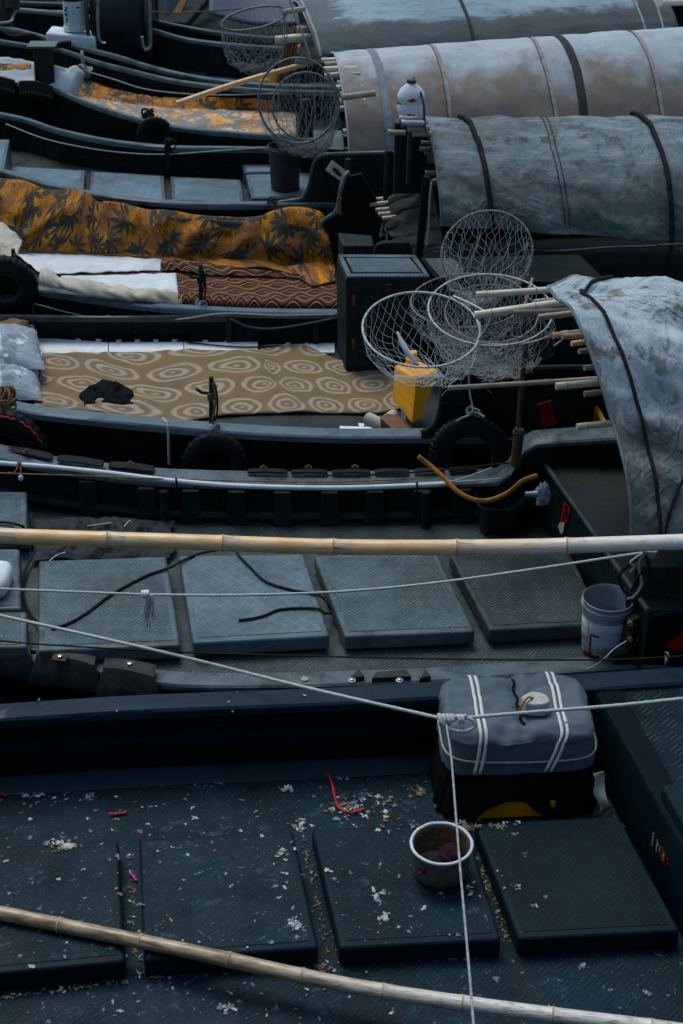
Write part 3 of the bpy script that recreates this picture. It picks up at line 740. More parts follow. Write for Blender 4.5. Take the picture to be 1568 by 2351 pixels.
strip(zs((395, 1771), (412, 1779), (430, 1785)), .007, M['pink'], 'straight slanting red strip at the foot of the far wall')
strip(zs((515, 1763), (530, 1759), (552, 1760)), .008, M['pink'], 'red strip lying on the big pile of dried scraps')
strip(zs((-6, 1821), (6, 1826), (16, 1831)), .008, M['pink'], 'red strip cut off by the left border of the picture')
strip(zs((298, 2005), (306, 2015), (314, 2026)), .008, M['magenta'], 'magenta strip in the gap between two hatch covers')

# ------------------------------------------------------------------ covered stove box
zt = .50
fl, fr, br, bl = P(1030, 1694, zt), P(1386, 1680, zt), P(1322, 1536, zt), P(1002, 1545, zt)
cen = (fl + fr + br + bl) / 4; ux = ((fr - fl) + (br - bl)).normalized(); ux.z = 0; uy = Vector((-ux.y, ux.x, 0))
hx = ((fr - fl).length + (br - bl).length) / 4; hy = ((br - fr).dot(uy) + (bl - fl).dot(uy)) / 4
bx = thing('covered_box', Vector((cen.x, cen.y, 0)), 'box under a grey quilted cover with white ribbon bands and a long black skirt', 'covered box')
def ring(a, ex, ey, rc):
    "rounded rectangle, angle parameter"
    m = 5.5
    ca, sa = math.cos(a), math.sin(a); k = (abs(ca) ** m + abs(sa) ** m) ** (-1 / m)
    return ca * k * ex, sa * k * ey
def boxpt(lx, ly, z): return Vector((cen.x, cen.y, 0)) + ux * lx + uy * ly + Vector((0, 0, z))
RR = .055
def coverS(a, v):
    # v 0 hem .. 1 centre of the top
    if v < .35: t = v / .35; z = lerp(.27, zt - RR, t); o = -.004 + .012 * (1 - t); 
    elif v < .65: t = (v - .35) / .3 * math.pi / 2; z = zt - RR + RR * math.sin(t); o = -RR * (1 - math.cos(t))
    else: t = (v - .65) / .35; z = zt; o = None
    if o is None:
        x, y = ring(a, hx - RR, hy - RR, 0); x *= (1 - t); y *= (1 - t)
        z += -.012 * t
    else: x, y = ring(a, hx + o, hy + o, 0)
    # centre seam dimple and wrinkles
    z += -.022 * math.exp(-((x - .01) / .03) ** 2) * (1 if v > .4 else 0)
    z += .017 * nz(x * 7, y * 9, 2) * (1 if v > .35 else .3) + .010 * nz(x * 4, y * 24, 7)
    z += (.012 * nz(x * 15, y * 13, 4) + .014 * (.5 - abs(nz(x * 6 + 3, y * 11, 9)) * 2)) * (1 if v > .4 else .3)
    q = 1 + (.03 * nz(math.cos(a) * 5, math.sin(a) * 5, z * 9) + .02 * abs(nz(math.cos(a) * 14, math.sin(a) * 14, z * 5)) if v < .5 else 0)
    return boxpt(x * q, y * q, z)
mb = MB(); mb.grid(lambda u, v: (coverS(2 * math.pi * u, v), (u * 2, v)), 120, 34, closed_u=True)
mb.build('cover', M['cover_grey'], bx, 'all')
sk = MB()
def skirt(u, v):
    a = 2 * math.pi * u; pl = (.009 * math.sin(a * 19 + 4 * math.sin(a * 5)) + .010 * nz(a * 7, v * 2, 3)) * (1 - v * .7)
    o = .045 * (1 - v) ** 1.3 - .006 + pl
    x, y = ring(a, hx + o, hy + o, 0)
    fx = (x + .02) / hx; gap = 0
    if y < 0 and abs(y) > hy * .9 and -.62 < fx < .42: gap = max(0, .125 * (1 - abs((fx + .1) / .52) ** 1.7) + .014 * nz(x * 14, 1))
    z = lerp(.004 + gap, .30, v)
    return boxpt(x, y, z), (u * 3, v)
sk.grid(skirt, 220, 10, closed_u=True); sk.build('skirt', M['black_cloth'], bx, 'all', solid=.004)
tr = MB(); tr.box(boxpt(-.05 * hx, -.03, .05), (1.1 * hx, 2 * hy - .02, .10), math.atan2(ux.y, ux.x)); tr.box(boxpt(0, .02, .16), (2 * hx - .12, 2 * hy - .14, .10), math.atan2(ux.y, ux.x)); tr.build('tray', M['orange'], bx, True, bevel=.01)
def topz(lx, ly):
    "height of the cover at local point (outside = on the front face)"
    ey = hy - abs(ly)
    if ey >= RR: return zt
    if ey <= 0: return None
    return zt - RR + math.sqrt(max(0, RR * RR - (RR - ey) ** 2))
def ribbon(lx, dx_front, w_, name='ribbon_band'):
    path = []
    for i in range(18): path.append((hy - .02 - (2 * hy - .10) * i / 17, None))
    pts = []
    for y, _ in path: pts.append((y, topz(0, y) or zt))
    for i in range(8):
        t = i / 7 * math.pi / 2; pts.append((-(hy - RR) - RR * math.sin(t), zt - RR + RR * math.cos(t)))
    for i in range(1, 7): pts.append((-hy - .004 - .004 * i, zt - RR - .024 * i))
    mb = MB(); vs = []; fs = []
    for i, (y, z) in enumerate(pts):
        t = i / (len(pts) - 1); x = lx + dx_front * max(0, t - .62) ** 1.5 * 3 + .004 * math.sin(t * 9)
        zz = z + .017 * nz(x * 7, y * 9, 2) + .010 * nz(x * 4, y * 24, 7) if z > zt - .04 else z
        nrm = Vector((0, 0, 1)) if y > -(hy - RR) else (uy * -math.sin(min(1, (-(y) - (hy - RR)) / RR) * math.pi / 2) + Vector((0, 0, math.cos(min(1, (-(y) - (hy - RR)) / RR) * math.pi / 2))))
        for s_ in (-1, 1): vs.append(boxpt(x + s_ * w_ / 2, y, zz) + nrm * .009)
    for i in range(len(pts) - 1): fs.append((2 * i, 2 * i + 1, 2 * i + 3, 2 * i + 2))
    mb.add(vs, fs); return mb.build(name, M['ribbon'], bx, 'all', solid=.003)
for lx, df in ((-hx * .56, -.05), (-hx * .56 + .027, -.05), (hx * .52, -.12), (hx * .52 + .027, -.12)): ribbon(lx, df, .015)
# centre seam, tie cord and lining flap
cd = MB(); path = []
for i in range(40):
    a = lerp(-1.02 * math.pi, -.02, i / 39); x, y = ring(a, hx + .016, hy + .016, 0)
    path.append(boxpt(x, y, lerp(.40, .37, i / 39) - .04 * math.sin(i / 39 * math.pi)))
cd.tube(path, .006, 6); cd.build('tie_cord', M['rope_grey'], bx, 'all')
sm = MB(); sm.tube([boxpt(.01 + .008 * math.sin(i), lerp(hy - .06, -hy + .1, i / 20), zt - .012 + .017 * nz(.01 * 7, lerp(hy - .06, -hy + .1, i / 20) * 9, 2)) for i in range(21)], .006, 6); sm.build('seam', M['black_cloth'], bx, 'all')
lf = MB()
def flap(u, v):
    return boxpt(lerp(hx * .93, hx + .03, u) + .05 * (1 - v) + .01 * math.sin(v * 9), -hy - .03 - .03 * (1 - v) + .04 * u * math.sin(2 + v * 7), lerp(.04, .27, v)), (u, v)
lf.grid(flap, 8, 12); lf.build('lining_flap', M['paper'], bx, 'all', solid=.003)
# concrete weight with orange cord
c = P(1228, 1640, zt) ; t = thing('concrete_weight', c, 'round lump of concrete with an orange cord, used as a weight on the box cover', 'weight')
mb = MB(); prof = []; vs = []
rads = [.072 * random.uniform(.9, 1.08) for _ in range(11)]
mb.grid(lambda u, v: (c + Vector((.005, .045, 0)) + Vector((math.cos(2 * math.pi * u), math.sin(2 * math.pi * u) * .82, 0)) * (rads[int(u * 11 + .01) % 11] * (1.0 if v < .75 else (.94 if v < .9 else 0.0)) * (1.05 - .1 * v)) + Vector((0, 0, (.0, .03, .055, .066, .066)[int(round(v * 4))])), (u, v)), 11, 4, closed_u=True)
mb.build('concrete', M['concrete'], t, True, bevel=.006, ang=30)
mb = MB(); mb.tube(smooth([c + Vector((-.075, -.02, .005)), c + Vector((-.072, -.01, .05)), c + Vector((-.04, .02, .085)), c + Vector((-.01, .04, .068))], 16), .006, 8)
mb.build('cord', M['hose'], t, 'all')

# ------------------------------------------------------------------ pot with rags
pc = P(1011, 2003, zA + .006); pr = .137
t = thing('cooking_pot', pc, 'dented aluminium cooking pot without handles standing on a navy hatch cover', 'pot')
mb = MB(); mb.lathe([(.085, .0), (.112, .004), (.124, .02), (.130, .06), (pr, .165), (pr + .008, .170), (pr + .008, .176), (pr - .006, .176), (pr - .010, .165)], pc, 48)
o = mb.build('pot_body', M['alu'], t, True)
mb = MB(); mb.tube([pc + Vector((math.cos(k * math.pi / 30) * (pr + .002 + .002 * nz(k * .5)), math.sin(k * math.pi / 30) * (pr + .002), .176 + .003 * nz(k * .3, 4))) for k in range(61)], .0075, 8, cap=False); mb.build('rim', M['pvc'], t, 'all')
mb = MB(); mb.lathe([(pr - .010, .165), (.120, .06), (.115, .03), (.0005, .028)], pc, 48, cap=False); mb.build('pot_inside', M['alu_in'], t, True)
mb = MB(); d0 = Vector((-.09, -.105, .115)); mb.box(pc + d0, (.035, .02, .04), R(-40)); mb.box(pc + d0 + Vector((-.012, -.014, -.012)), (.014, .02, .016), R(-40)); mb.build('handle_bracket', M['rust'], t, False, bevel=.004)
mb = MB(); lump(mb, pc + Vector((-.035, -.01, .065)), (.065, .06, .04), .5, seed=3); mb.build('rag', M['dark_rag'], None, 'all', label='dark crumpled rag inside the pot beside a purple one', cat='rag', group='rags in the pot')
mb = MB(); lump(mb, pc + Vector((.045, .005, .075)), (.06, .065, .045), .6, seed=9); mb.build('rag', M['purple_rag'], None, 'all', label='purple crumpled rag inside the pot', cat='rag', group='rags in the pot')

# ================================================================== BOAT B : grey, four big hatches
B, hB = make_boat('grey boat with four large chequer plate hatch covers and tyre strips nailed along its sides',
    [(-500, 960, .36), (-120, 1000, .34), (0, 1018, .32), (125, 1044, .29), (350, 1072, .26), (560, 1079, .26), (784, 1080, .26), (1100, 1074, .26), D(1140, 1070, 9.0), D(1165, 1055, 9.0), D(1195, 1005, 9.0), D(1230, 985, 9.0), D(1700, 960, 9.0), D(2400, 930, 9.0)],
    [(-500, 1435, .06), (-200, 1470, .03), (0, 1503, .0), (160, 1530, .0), (384, 1572, .0), (670, 1574, .0), (784, 1571, .0), (1000, 1563, .0), (1390, 1535, .0), (1700, 1520, .0), (2300, 1500, .0)], -3.6, 4.6, -.02,
    (M['black_hull'], M['rail'], M['rail'], M['olive_tread']), gw=.20, gwn=.14, rail_h=.035)
zB = .10
bh = [[(88, 1286), (382, 1276), (415, 1481), (87, 1494)], [(410, 1274), (697, 1271), (757, 1459), (443, 1476)], [(720, 1273), (1004, 1270), (1091, 1449), (792, 1461)], [(1031, 1270), (1309, 1264), (1388, 1432), (1124, 1446)]]
for i, q in enumerate(bh): hatch(B, q, zB, .10, [M['grey_tread'], M['pale_tread'], M['grey_tread'], M['olive_tread']][i], [M['rail'], M['rail_pale'], M['rail'], M['rail_dark']][i])
hatch(B, [(-260, 1262), (45, 1259), (48, 1397), (-260, 1402)], zB + .02, .12, M['grey_tread'], M['rail'], label='small square hatch cover at the bow')
hatch(B, [(-260, 1406), (61, 1403), (62, 1484), (-200, 1488)], zB, .10, M['grey_tread'], M['rail'])
hatch(B, [(-260, 1125), (62, 1128), (62, 1212), (-260, 1212)], .17, .17, M['grey_tread'], M['rail'])
# ribs and stringer on the far wall
for x in (200, 337, 440, 545, 650, 757, 860, 968, 1060):
    p = P(x, 1112, .22); X = p.x; (yf, zt_), _ = hB.at(X); y = yf - .215
    mb = MB(); mb.hexa([(X - .07, y - .05, -.01), (X + .07, y - .05, -.01), (X + .06, y + .02, -.01), (X - .06, y + .02, -.01)],
                       [(X - .055, y - .02, zt_ - .04), (X + .055, y - .02, zt_ - .04), (X + .055, y + .02, zt_ - .04), (X - .055, y + .02, zt_ - .04)])
    mb.build('rib', M['rib'], B, False, bevel=.006)
for x in (380, 975):
    p = P(x, 1112, .22); (yf, zt_), _ = hB.at(p.x)
    mb = MB(); mb.tube([(p.x, yf - .30, -.02), (p.x, yf - .28, zt_ - .02)], .028, 10); mb.build('stanchion', M['rib'], B, True)
mb = MB(); st = []
for i in range(50):
    X = hB.x0 + .1 + 4.8 * i / 49; (yf, zt_), _ = hB.at(X); st.append((X, yf - .23, .04 + .5 * max(0, zt_ - .26)))
mb.tube(st, .03, 6); mb.build('stringer', M['rib'], B, True)
# tyre strips nailed along the far gunwale
def tyre_strip(boat, hull, xa, xb, side, curl=1, w_=.05, drop=0, lab=None):
    pts = [P(lerp(xa, xb, i / 12), interp(hull_px, lerp(xa, xb, i / 12))[0], side) for i in range(13)]
    mb = MB()
    def fn(u, v):
        p = smooth(pts, 25)[int(round(u * 24))]; a = math.pi * v
        arch = .012 * math.sin(math.pi * u)
        e = 1 - .25 * (abs(2 * u - 1) ** 8)
        return p + Vector((0, -math.cos(a) * w_ * .8 * e + w_ * .25, .004 + math.sin(a) * .006 * e + arch * .5 + .003 * math.sin(v * 22) * e)), (u, v)
    mb.grid(fn, 24, 10)
    return mb.build('tyre_strip', M['rubber'], boat, True, solid=.008, ang=50, label=lab)
hull_px = [(0, 1032), (125, 1055), (240, 1070), (355, 1082), (560, 1085), (670, 1087), (784, 1088), (1000, 1084), (1100, 1080)]
for xa, xb in ((-60, 4), (12, 120), (132, 238), (250, 354), (568, 660), (668, 752), (762, 850), (860, 940), (950, 1020), (1030, 1095)):
    o = tyre_strip(B, hB, xa, xb, .275 if xa > 200 else .30, w_=.034 if xa > 400 else .055)
for x, y in ((62, 1040), (300, 1067), (605, 1077), (708, 1076), (815, 1075)):
    mb = MB(); p = P(x, y, .33); mb.box(p + Vector((0, 0, .012)), (.045, .025, .005), R(-8)); mb.lathe([(.011, 0), (.011, .01), (.001, .012)], p + Vector((0, 0, .015)), 8)
    mb.build('nail_plate', M['rust'], B, False)
# tyre pieces hanging over the near side at the bow
def near_piece(pts_top, drop, flare, txt=None):
    top = smooth([P(x, y, .02) for x, y in pts_top], 97)
    mb = MB()
    def fn(u, v):
        p = top[int(round(u * 96))]; e = Vector((p.x, hB.at(p.x)[1][0] - .012, .03)); c_ = .018 * math.sin(math.pi * u)
        if v < .4:
            q = p.lerp(e, v / .4) + Vector((0, 0, .02 + .012 * math.sin(v / .4 * math.pi) + c_))
        else:
            s_ = (v - .4) / .6; lug = .003 if (v > .70 and int(u * 44) % 2 == 0) else 0
            q = e + Vector(((u - .5) * .10 * s_, -.055 * math.sin(s_ * 1.6) - lug, .02 + c_ - drop * s_))
        return q, (u, v)
    mb.grid(fn, 96, 20); return mb.build('tyre_strip', M['rubber_grey'], B, True, solid=.012, ang=25)
near_piece([(-90, 1476), (0, 1484), (74, 1493)], .17, 0)
near_piece([(90, 1497), (150, 1508), (224, 1514)], .17, 0)
near_piece([(244, 1519), (300, 1529), (360, 1536)], .17, 0)
for x, y in ((138, 1507), (298, 1524)):
    mb = MB(); p = P(x, y + 3, .075); mb.box(p, (.085, .06, .008), R(-12)); mb.build('nail_plate', M['rust'], B, False, bevel=.002)
    mb = MB(); mb.lathe([(.016, 0), (.016, .012), (.002, .015)], p + Vector((0, 0, .004)), 6); mb.build('bolt', M['steel'], B, False)
for q in ([(68, 1492), (84, 1495), (110, 1500), (80, 1528)], [(222, 1514), (252, 1520), (246, 1546), (238, 1548)]):
    mb = MB(); mb.poly([P(x, y, .03 - .004 * (y - 1490)) for x, y in q], Vector((0, .0, .004))); mb.build('zinc_patch', M['zinc'], B, False)
for x0_, x1_ in ((803, 838), (852, 945), (962, 990)):
    mb = MB(); a, b = P(x0_, 1567, .0), P(x1_, 1562, .0)
    mb.hexa([a + Vector((0, 0, -.1)), b + Vector((0, 0, -.1)), b + Vector((-.02, .08, -.1)), a + Vector((.02, .08, -.1))], [a + Vector((0, 0, .03)), b + Vector((0, 0, .03)), b + Vector((-.03, .06, .035)), a + Vector((.03, .06, .035))])
    mb.build('tyre_strip', M['rubber_grey'], B, False, bevel=.008)
for x in (808, 917):
    mb = MB(); mb.lathe([(.022, 0), (.022, .006), (.013, .007), (.013, .014), (.001, .016)], P(x, 1563, .035), 10); mb.build('bolt', M['steel'], B, False)
mb = MB(); mb.lathe([(.022, 0), (.022, .004), (.001, .005)], P(699, 1559, .002), 14); mb.build('bolt', M['zinc'], B, False)
# lettering moulded on the tyre pieces (upside down, as it hangs)
def text(body, size, p, rot, mat, parent, name='lettering', ext=.001):
    cu = bpy.data.curves.new(name, 'FONT'); cu.body = body; cu.size = size; cu.extrude = ext; cu.align_x = 'CENTER'; cu.align_y = 'CENTER'
    ob = bpy.data.objects.new(name, cu); COL.objects.link(ob); ob.rotation_euler = rot; ob.location = p
    bpy.context.view_layer.update()
    dg = bpy.context.evaluated_depsgraph_get(); me = bpy.data.meshes.new_from_object(ob.evaluated_get(dg)); me.transform(ob.matrix_world @ Matrix.Rotation(math.pi, 4, 'Z'))
    bpy.data.objects.remove(ob)
    mb = MB(); mb.add([v.co.copy() for v in me.vertices], [tuple(f.vertices) for f in me.polygons])
    return mb.build(name, mat, parent, False)
p = P(14, 1497, 0); text('MICHELIN', .068, Vector((p.x, hB.at(p.x)[1][0] - .052, .0)), (R(68), 0, R(-8)), M['rubber_text'], B)

# stern deck, bulkhead, near bulwark
zs_ = .42
edge_px = [(1195, 978), (1213, 1006), (1283, 1109), (1371, 1233), (1397, 1271), (1450, 1346), (1490, 1402)]
ed = smooth([P(x, y, zs_) for x, y in edge_px], 24)
mb = MB(); vs = []; fs = []
for i, p in enumerate(ed): vs += [p, Vector((4.5, p.y + .06, zs_))]
for i in range(len(ed) - 1): fs.append((2 * i, 2 * i + 1, 2 * i + 3, 2 * i + 2))
mb.add(vs, fs); mb.build('stern_deck', M['dark_tread'], B, False)
mb = MB()
for a, b in zip(ed, ed[1:]):
    mb.add([a + Vector((.0, 0, -.005)), b + Vector((0, 0, -.005)), b + Vector((0, 0, -.45)), a + Vector((0, 0, -.45))], [(0, 1, 2, 3)])
mb.build('bulkhead', M['rib'], B, False)
mb = MB(); mb.tube([p + Vector((-.004, 0, .0)) for p in ed], .016, 8); mb.build('edge_trim', M['rail_dark'], B, True)
for x, y in ((1234, 1034), (1285, 1112), (1420, 1306), (1338, 1186)):
    mb = MB(); p = P(x, y, zs_ - .03); p.x = interp([(q.y, q.x) for q in reversed(ed)], p.y)[0] - .004; mb.tube([p, p + Vector((-.008, 0, 0))], .010, 8); mb.build('rivet', M['steel'], B, False)
# back wall inside the shelter (far bulwark inner face) and near bulwark
Yb = interp(hB.near, 1.9)[0]
prof = [(1408, 1508), (1440, 1496), (1462, 1480), (1478, 1455), (1489, 1433), (1500, 1421), (1512, 1415), (1568, 1408), (1700, 1402), (2000, 1395)]
vv = smooth([D(x, y, Yb) for x, y in prof], 40)
mb = MB(); vs = []; fs = []
for p in vv: vs += [Vector((p.x, Yb, -.45)), Vector((p.x, Yb, p.z)), Vector((p.x, Yb + .07, p.z)), Vector((p.x, Yb + .07, -.05))]
for i in range(len(vv) - 1):
    for j in range(3): a = 4 * i + j; fs.append((a, a + 4, a + 5, a + 1))
mb.add(vs, fs); mb.build('bulwark', M['black_hull'], B, True, ang=50)
mb = MB(); mb.tube([p + Vector((0, .035, .004)) for p in vv], .034, 8); mb.build('bulwark_rail', M['rail_dark'], B, True)
mb = MB(); q = [D(1456, 1302, Yb + .06), D(1900, 1296, Yb + .06), D(1900, 1402, Yb + .06), D(1454, 1412, Yb + .06)]
mb.hexa([q[3], q[2], q[2] + Vector((0, .05, 0)), q[3] + Vector((0, .05, 0))], [q[0], q[1], q[1] + Vector((0, .05, 0)), q[0] + Vector((0, .05, 0))])
mb.build('stern_board', M['wood_dark'], B, False, bevel=.008)
mb = MB(); p = D(1501, 1333, Yb + .06); mb.tube([p, p + Vector((0, -.012, 0))], .018, 10); mb.build('bolt', M['wood_dark'], B, False)
mb = MB(); pts = [D(x, y, Yb - .004) for x, y in ((1528, 1482), (1540, 1470), (1556, 1462), (1566, 1448), (1590, 1445), (1590, 1475), (1562, 1490), (1556, 1494), (1552, 1488), (1546, 1494), (1540, 1487))]
mb.poly(pts, Vector((0, -.003, 0))); mb.build('red_paint_patch', M['red'], B, False)
# fuse-box like post with rusty bar beside the bucket
mb = MB(); a = D(1452, 1412, Yb + .04); mb.tube([a + Vector((0, 0, -.28)), a], .045, 10); mb.build('stern_post', M['wood_dark'], B, True)
mb = MB(); a = D(1447, 1428, Yb + .0); mb.box(a + Vector((0, 0, -.10)), (.03, .02, .24)); mb.build('rusty_bar', M['rust'], B, False, bevel=.004)
for y in (1429, 1465):
    mb = MB(); a = D(1446, y, Yb - .012); mb.tube([a, a + Vector((0, -.02, 0))], .015, 8); mb.build('bolt', M['hoop_rust'], B, False)
# red patches inside
mb = MB(); yy = 8.72; mb.poly([D(x, y, yy) for x, y in ((1234, 929), (1266, 919), (1278, 974), (1247, 986))], Vector((0, .006, 0)))
mb.build('sign_board', M['red_dark'], None, False, label='dull red rectangular board hung on the dark wall inside the shelter', cat='board')
mb = MB(); c0 = [(1296, 1150), (1311, 1168), (1301, 1203), (1287, 1200)]
def on_bulk(x, y):
    # intersect with the bulkhead plane
    best = None
    for i in range(200):
        z = .40 - .4 * i / 200; p = P(x, y, z); X = interp([(q.y, q.x) for q in reversed(ed)], p.y)[0] - .006
        d = abs(p.x - X)
        if best is None or d < best[0]: best = (d, Vector((X, p.y, z)))
    return best[1]
mb.poly([on_bulk(x, y) for x, y in c0], Vector((-.004, 0, 0))); t = mb.build('sticker', M['red'], None, False, label='torn red sticker with black brush strokes on the bulkhead below the shelter', cat='sticker')
mb = MB()
for q in ([(1300, 1158), (1306, 1166), (1302, 1170), (1298, 1162)], [(1297, 1172), (1304, 1172), (1301, 1182), (1296, 1180)], [(1293, 1186), (1297, 1184), (1296, 1196), (1293, 1196)], [(1301, 1178), (1305, 1176), (1303, 1190), (1300, 1186)]):
    mb.poly([on_bulk(x, y) + Vector((-.005, 0, 0)) for x, y in q], Vector((-.002, 0, 0)))
mb.build('brush_strokes', M['ink'], t, False)
mb = MB(); mb.poly([on_bulk(x, y) + Vector((-.005, 0, 0)) for x, y in ((1288, 1200), (1299, 1200), (1295, 1224), (1290, 1225), (1284, 1208))], Vector((-.004, 0, 0))); mb.build('torn_backing', M['paper'], t, False)
mb = MB(); mb.poly([on_bulk(x, y) for x, y in ((1428, 1350), (1440, 1356), (1438, 1368), (1428, 1362))], Vector((-.004, 0, 0))); mb.build('sticker', M['red'], None, False, label='small red sticker scrap behind the paint bucket', cat='sticker')
# ------------------------------------------------------------------ things on boat B
c = P(1391, 1512, 0) ; c.y += .10
t = thing('paint_bucket', c, 'scuffed grey paint bucket with a pale label and red line, open at the stern bulwark', 'bucket')
mb = MB(); mb.lathe([(.118, 0), (.126, .01), (.136, .25), (.137, .285), (.150, .288), (.152, .318), (.140, .322), (.143, .34), (.148, .35), (.143, .354), (.136, .345), (.132, .30), (.115, .02), (.001, .015)], c, 48)
mb.build('bucket_body', M['bucket'], t, True, ang=35)
def wrap(a0, a1, z0, z1, dr, m, name, parent, r0=.126, r1=.1365, h=.25):
    mb = MB(); mb.grid(lambda u, v: c + Vector((math.cos(lerp(a0, a1, u)), math.sin(lerp(a0, a1, u)), 0)) * (lerp(r0, r1, lerp(z0, z1, v) / h) + dr) + Vector((0, 0, lerp(z0, z1, v))), 16, 3)
    return mb.build(name, m, parent, 'all', solid=.001)
wrap(R(190), R(306), .045, .245, .0015, M['bucket_label'], 'paper_label', t)
wrap(R(176), R(214), .10, .235, .0035, M['paper'], 'torn_label', t)
wrap(R(220), R(226), .02, .165, .003, M['red_dark'], 'red_line', t); wrap(R(226), R(246), .155, .168, .003, M['red_dark'], 'red_line', t)
wrap(R(200), R(250), .004, .030, .002, M['red_dark'], 'red_line', t)
c = P(1144, 1205, .0); c.y += .0
t = thing('black_tub', c, 'black rounded square plastic tub standing on the floor below the orange hose', 'tub')
mb = MB(); mb.lathe([(.120, 0), (.130, .01), (.145, .13), (.152, .19), (.156, .20), (.152, .205), (.146, .195), (.138, .10), (.12, .02), (.001, .018)], c, 48, sq=3.2); mb.build('tub_body', M['black_plastic'], t, True, ang=40)
# orange hose
rope('hose', [D(960, 1048, 8.72), D(985, 1067, 8.7), D(1020, 1098, 8.62), D(1050, 1128, 8.55), D(1088, 1147, 8.5), D(1125, 1148, 8.5), D(1165, 1132, 8.5), D(1200, 1104, 8.5), D(1232, 1092, 8.55)], .016, M['hose'], 'curved orange hose hanging from the gunwale pole to a tap on the bulkhead', 'hose', n=70, sides=12, twist=False)
mb = MB(); a = D(1205, 1134, 8.30); mb.tube([a, a + Vector((.06, 0, 0)), a + Vector((.10, 0, 0))], [.014, .02, .02], 10)
tp_ = thing('drain_tap', a, 'small pipe tap wrapped in crumpled plastic on the bulkhead', 'tap'); mb.build('pipe', M['steel'], tp_, True)
mb = MB(); lump(mb, a + Vector((.11, 0, -.01)), (.04, .04, .07), .6, seed=4); mb.build('plastic_wrap', M['bucket'], tp_, 'all')
# white pole and wires along the far gunwale
def gunp(px, z): return [P(x, y, z) for x, y in px]
t = thing('plastic_pipe', P(500, 1112, .3), 'long white plastic pipe tied along the inner side of the gunwale', 'pipe')
mb = MB(); mb.tube(smooth(gunp([(-300, 1040), (0, 1063), (125, 1073), (250, 1086), (400, 1104), (560, 1116), (784, 1120), (1000, 1112), (1034, 1107)], .30), 80), .016, 12); mb.build('pipe', M['pvc'], t, True)
for x, y in ((405, 1105), (957, 1114), (1022, 1109)):
    mb = MB(); coil(mb, P(x, y, .30) + Vector((-.005, 0, 0)), (1, .1, 0), .019, .006, 2, .004); mb.tube(smooth([P(x, y, .3), P(x + 2, y + 8, .28), P(x - 2, y + 16, .25)], 8), .003, 5); mb.build('cable_tie', M['rubber'], t, 'all')
mb = MB(); coil(mb, P(42, 1067, .30), (1, 0, 0), .02, .008, 3, .006); mb.tube(smooth([P(42, 1065, .3), P(38, 1078, .29), P(26, 1088, .27), P(20, 1084, .27)], 12), .004, 5); mb.tube(smooth([P(44, 1066, .3), P(48, 1078, .29), P(47, 1092, .26)], 8), .004, 5); mb.build('lashing', M['rope_brown'], t, 'all')
mb = MB(); mb.lathe([(.004, 0), (.016, -.012), (.018, -.03), (.010, -.042), (.001, -.045)], P(47, 1090, .27), 12); mb.build('float_bead', M['clear'], t, True)
rope('wire', gunp([(-200, 1075), (0, 1086), (180, 1092), (330, 1098), (560, 1104), (784, 1106), (1000, 1096)], .31), .005, M['rope_brown'], 'thin rusty brown wire running beside the white pipe', 'wire', twist=False)
rope('cord', [P(1032, 1107, .30), P(1080, 1104, .30), P(1130, 1100, .31), P(1178, 1094, .32)], .004, M['rope_white'], 'thin white cord running from the pipe end toward the hose', 'cord', group='cords at the pipe end')
rope('cord', [P(1032, 1106, .30), P(1062, 1098, .33), P(1105, 1083, .36), P(1129, 1074, .36)], .004, M['rope_white'], 'thin white cord slanting up from the pipe end to the gunwale', 'cord', group='cords at the pipe end')
rope('cord', [P(700, 1092, .31), P(850, 1090, .31), P(1000, 1080, .31), P(1120, 1068, .34), P(1190, 1060, .4)], .006, M['rope_dark'], 'dark cord lying along the tyre strips of the gunwale', 'cord')
mb = MB()
for k in range(12):
    p = P(913 + random.gauss(0, 9), 1154 + random.gauss(0, 3), .02); mb.tube(smooth([p, p + Vector((random.uniform(-.05, .05), random.uniform(-.03, .03), .02)), p + Vector((random.uniform(-.08, .08), random.uniform(-.04, .04), .005))], 6), random.uniform(.003, .007), 5)
mb.build('straw_tuft', M['paper'], None, 'all', label='small pale tuft of straw at the foot of the ribs', cat='straw')
# black mesh net heap
mb = MB()
def heap(u, v):
    x = lerp(75, 392, u); yb, yf = 1178 + 18 * math.sin(u * 5) * .3, 1284
    p = P(x, lerp(yf, 1196, v), .02)
    e = math.sin(math.pi * u) ** .5 * math.sin(math.pi * min(1, v * 1.02)) ** .5
    hgt = e * (.015 + .04 * abs(nz(p.x * 5, p.y * 5, 1)) + .05 * (1 - abs(nz(p.x * 9 + 3, p.y * 8, 4)) * 2.2) * .6 + .04 * (1 - abs(nz(p.x * 17, p.y * 15, 8)) * 2))
    return p + Vector((.05 * nz(p.x * 7, p.y * 7, 11), .05 * nz(p.x * 7, p.y * 7, 21), max(.004, hgt + .02 * e * v)))
mb.grid(heap, 110, 50); mb.build('net_heap', M['mesh_net'], None, 'all', label='crumpled heap of fine black netting lying behind the hatch covers', cat='fishing net')
for q in ([(150, 1268), (128, 1276), (112, 1290)], [(200, 1208), (228, 1204), (258, 1200)], [(285, 1210), (292, 1200), (300, 1195)]):
    mb = MB(); mb.tube(smooth([P(x, y, .13) for x, y in q], 10), .004, 5)
    mb.build('white_thread', M['rope_white'], bpy.data.objects['net_heap'], 'all')
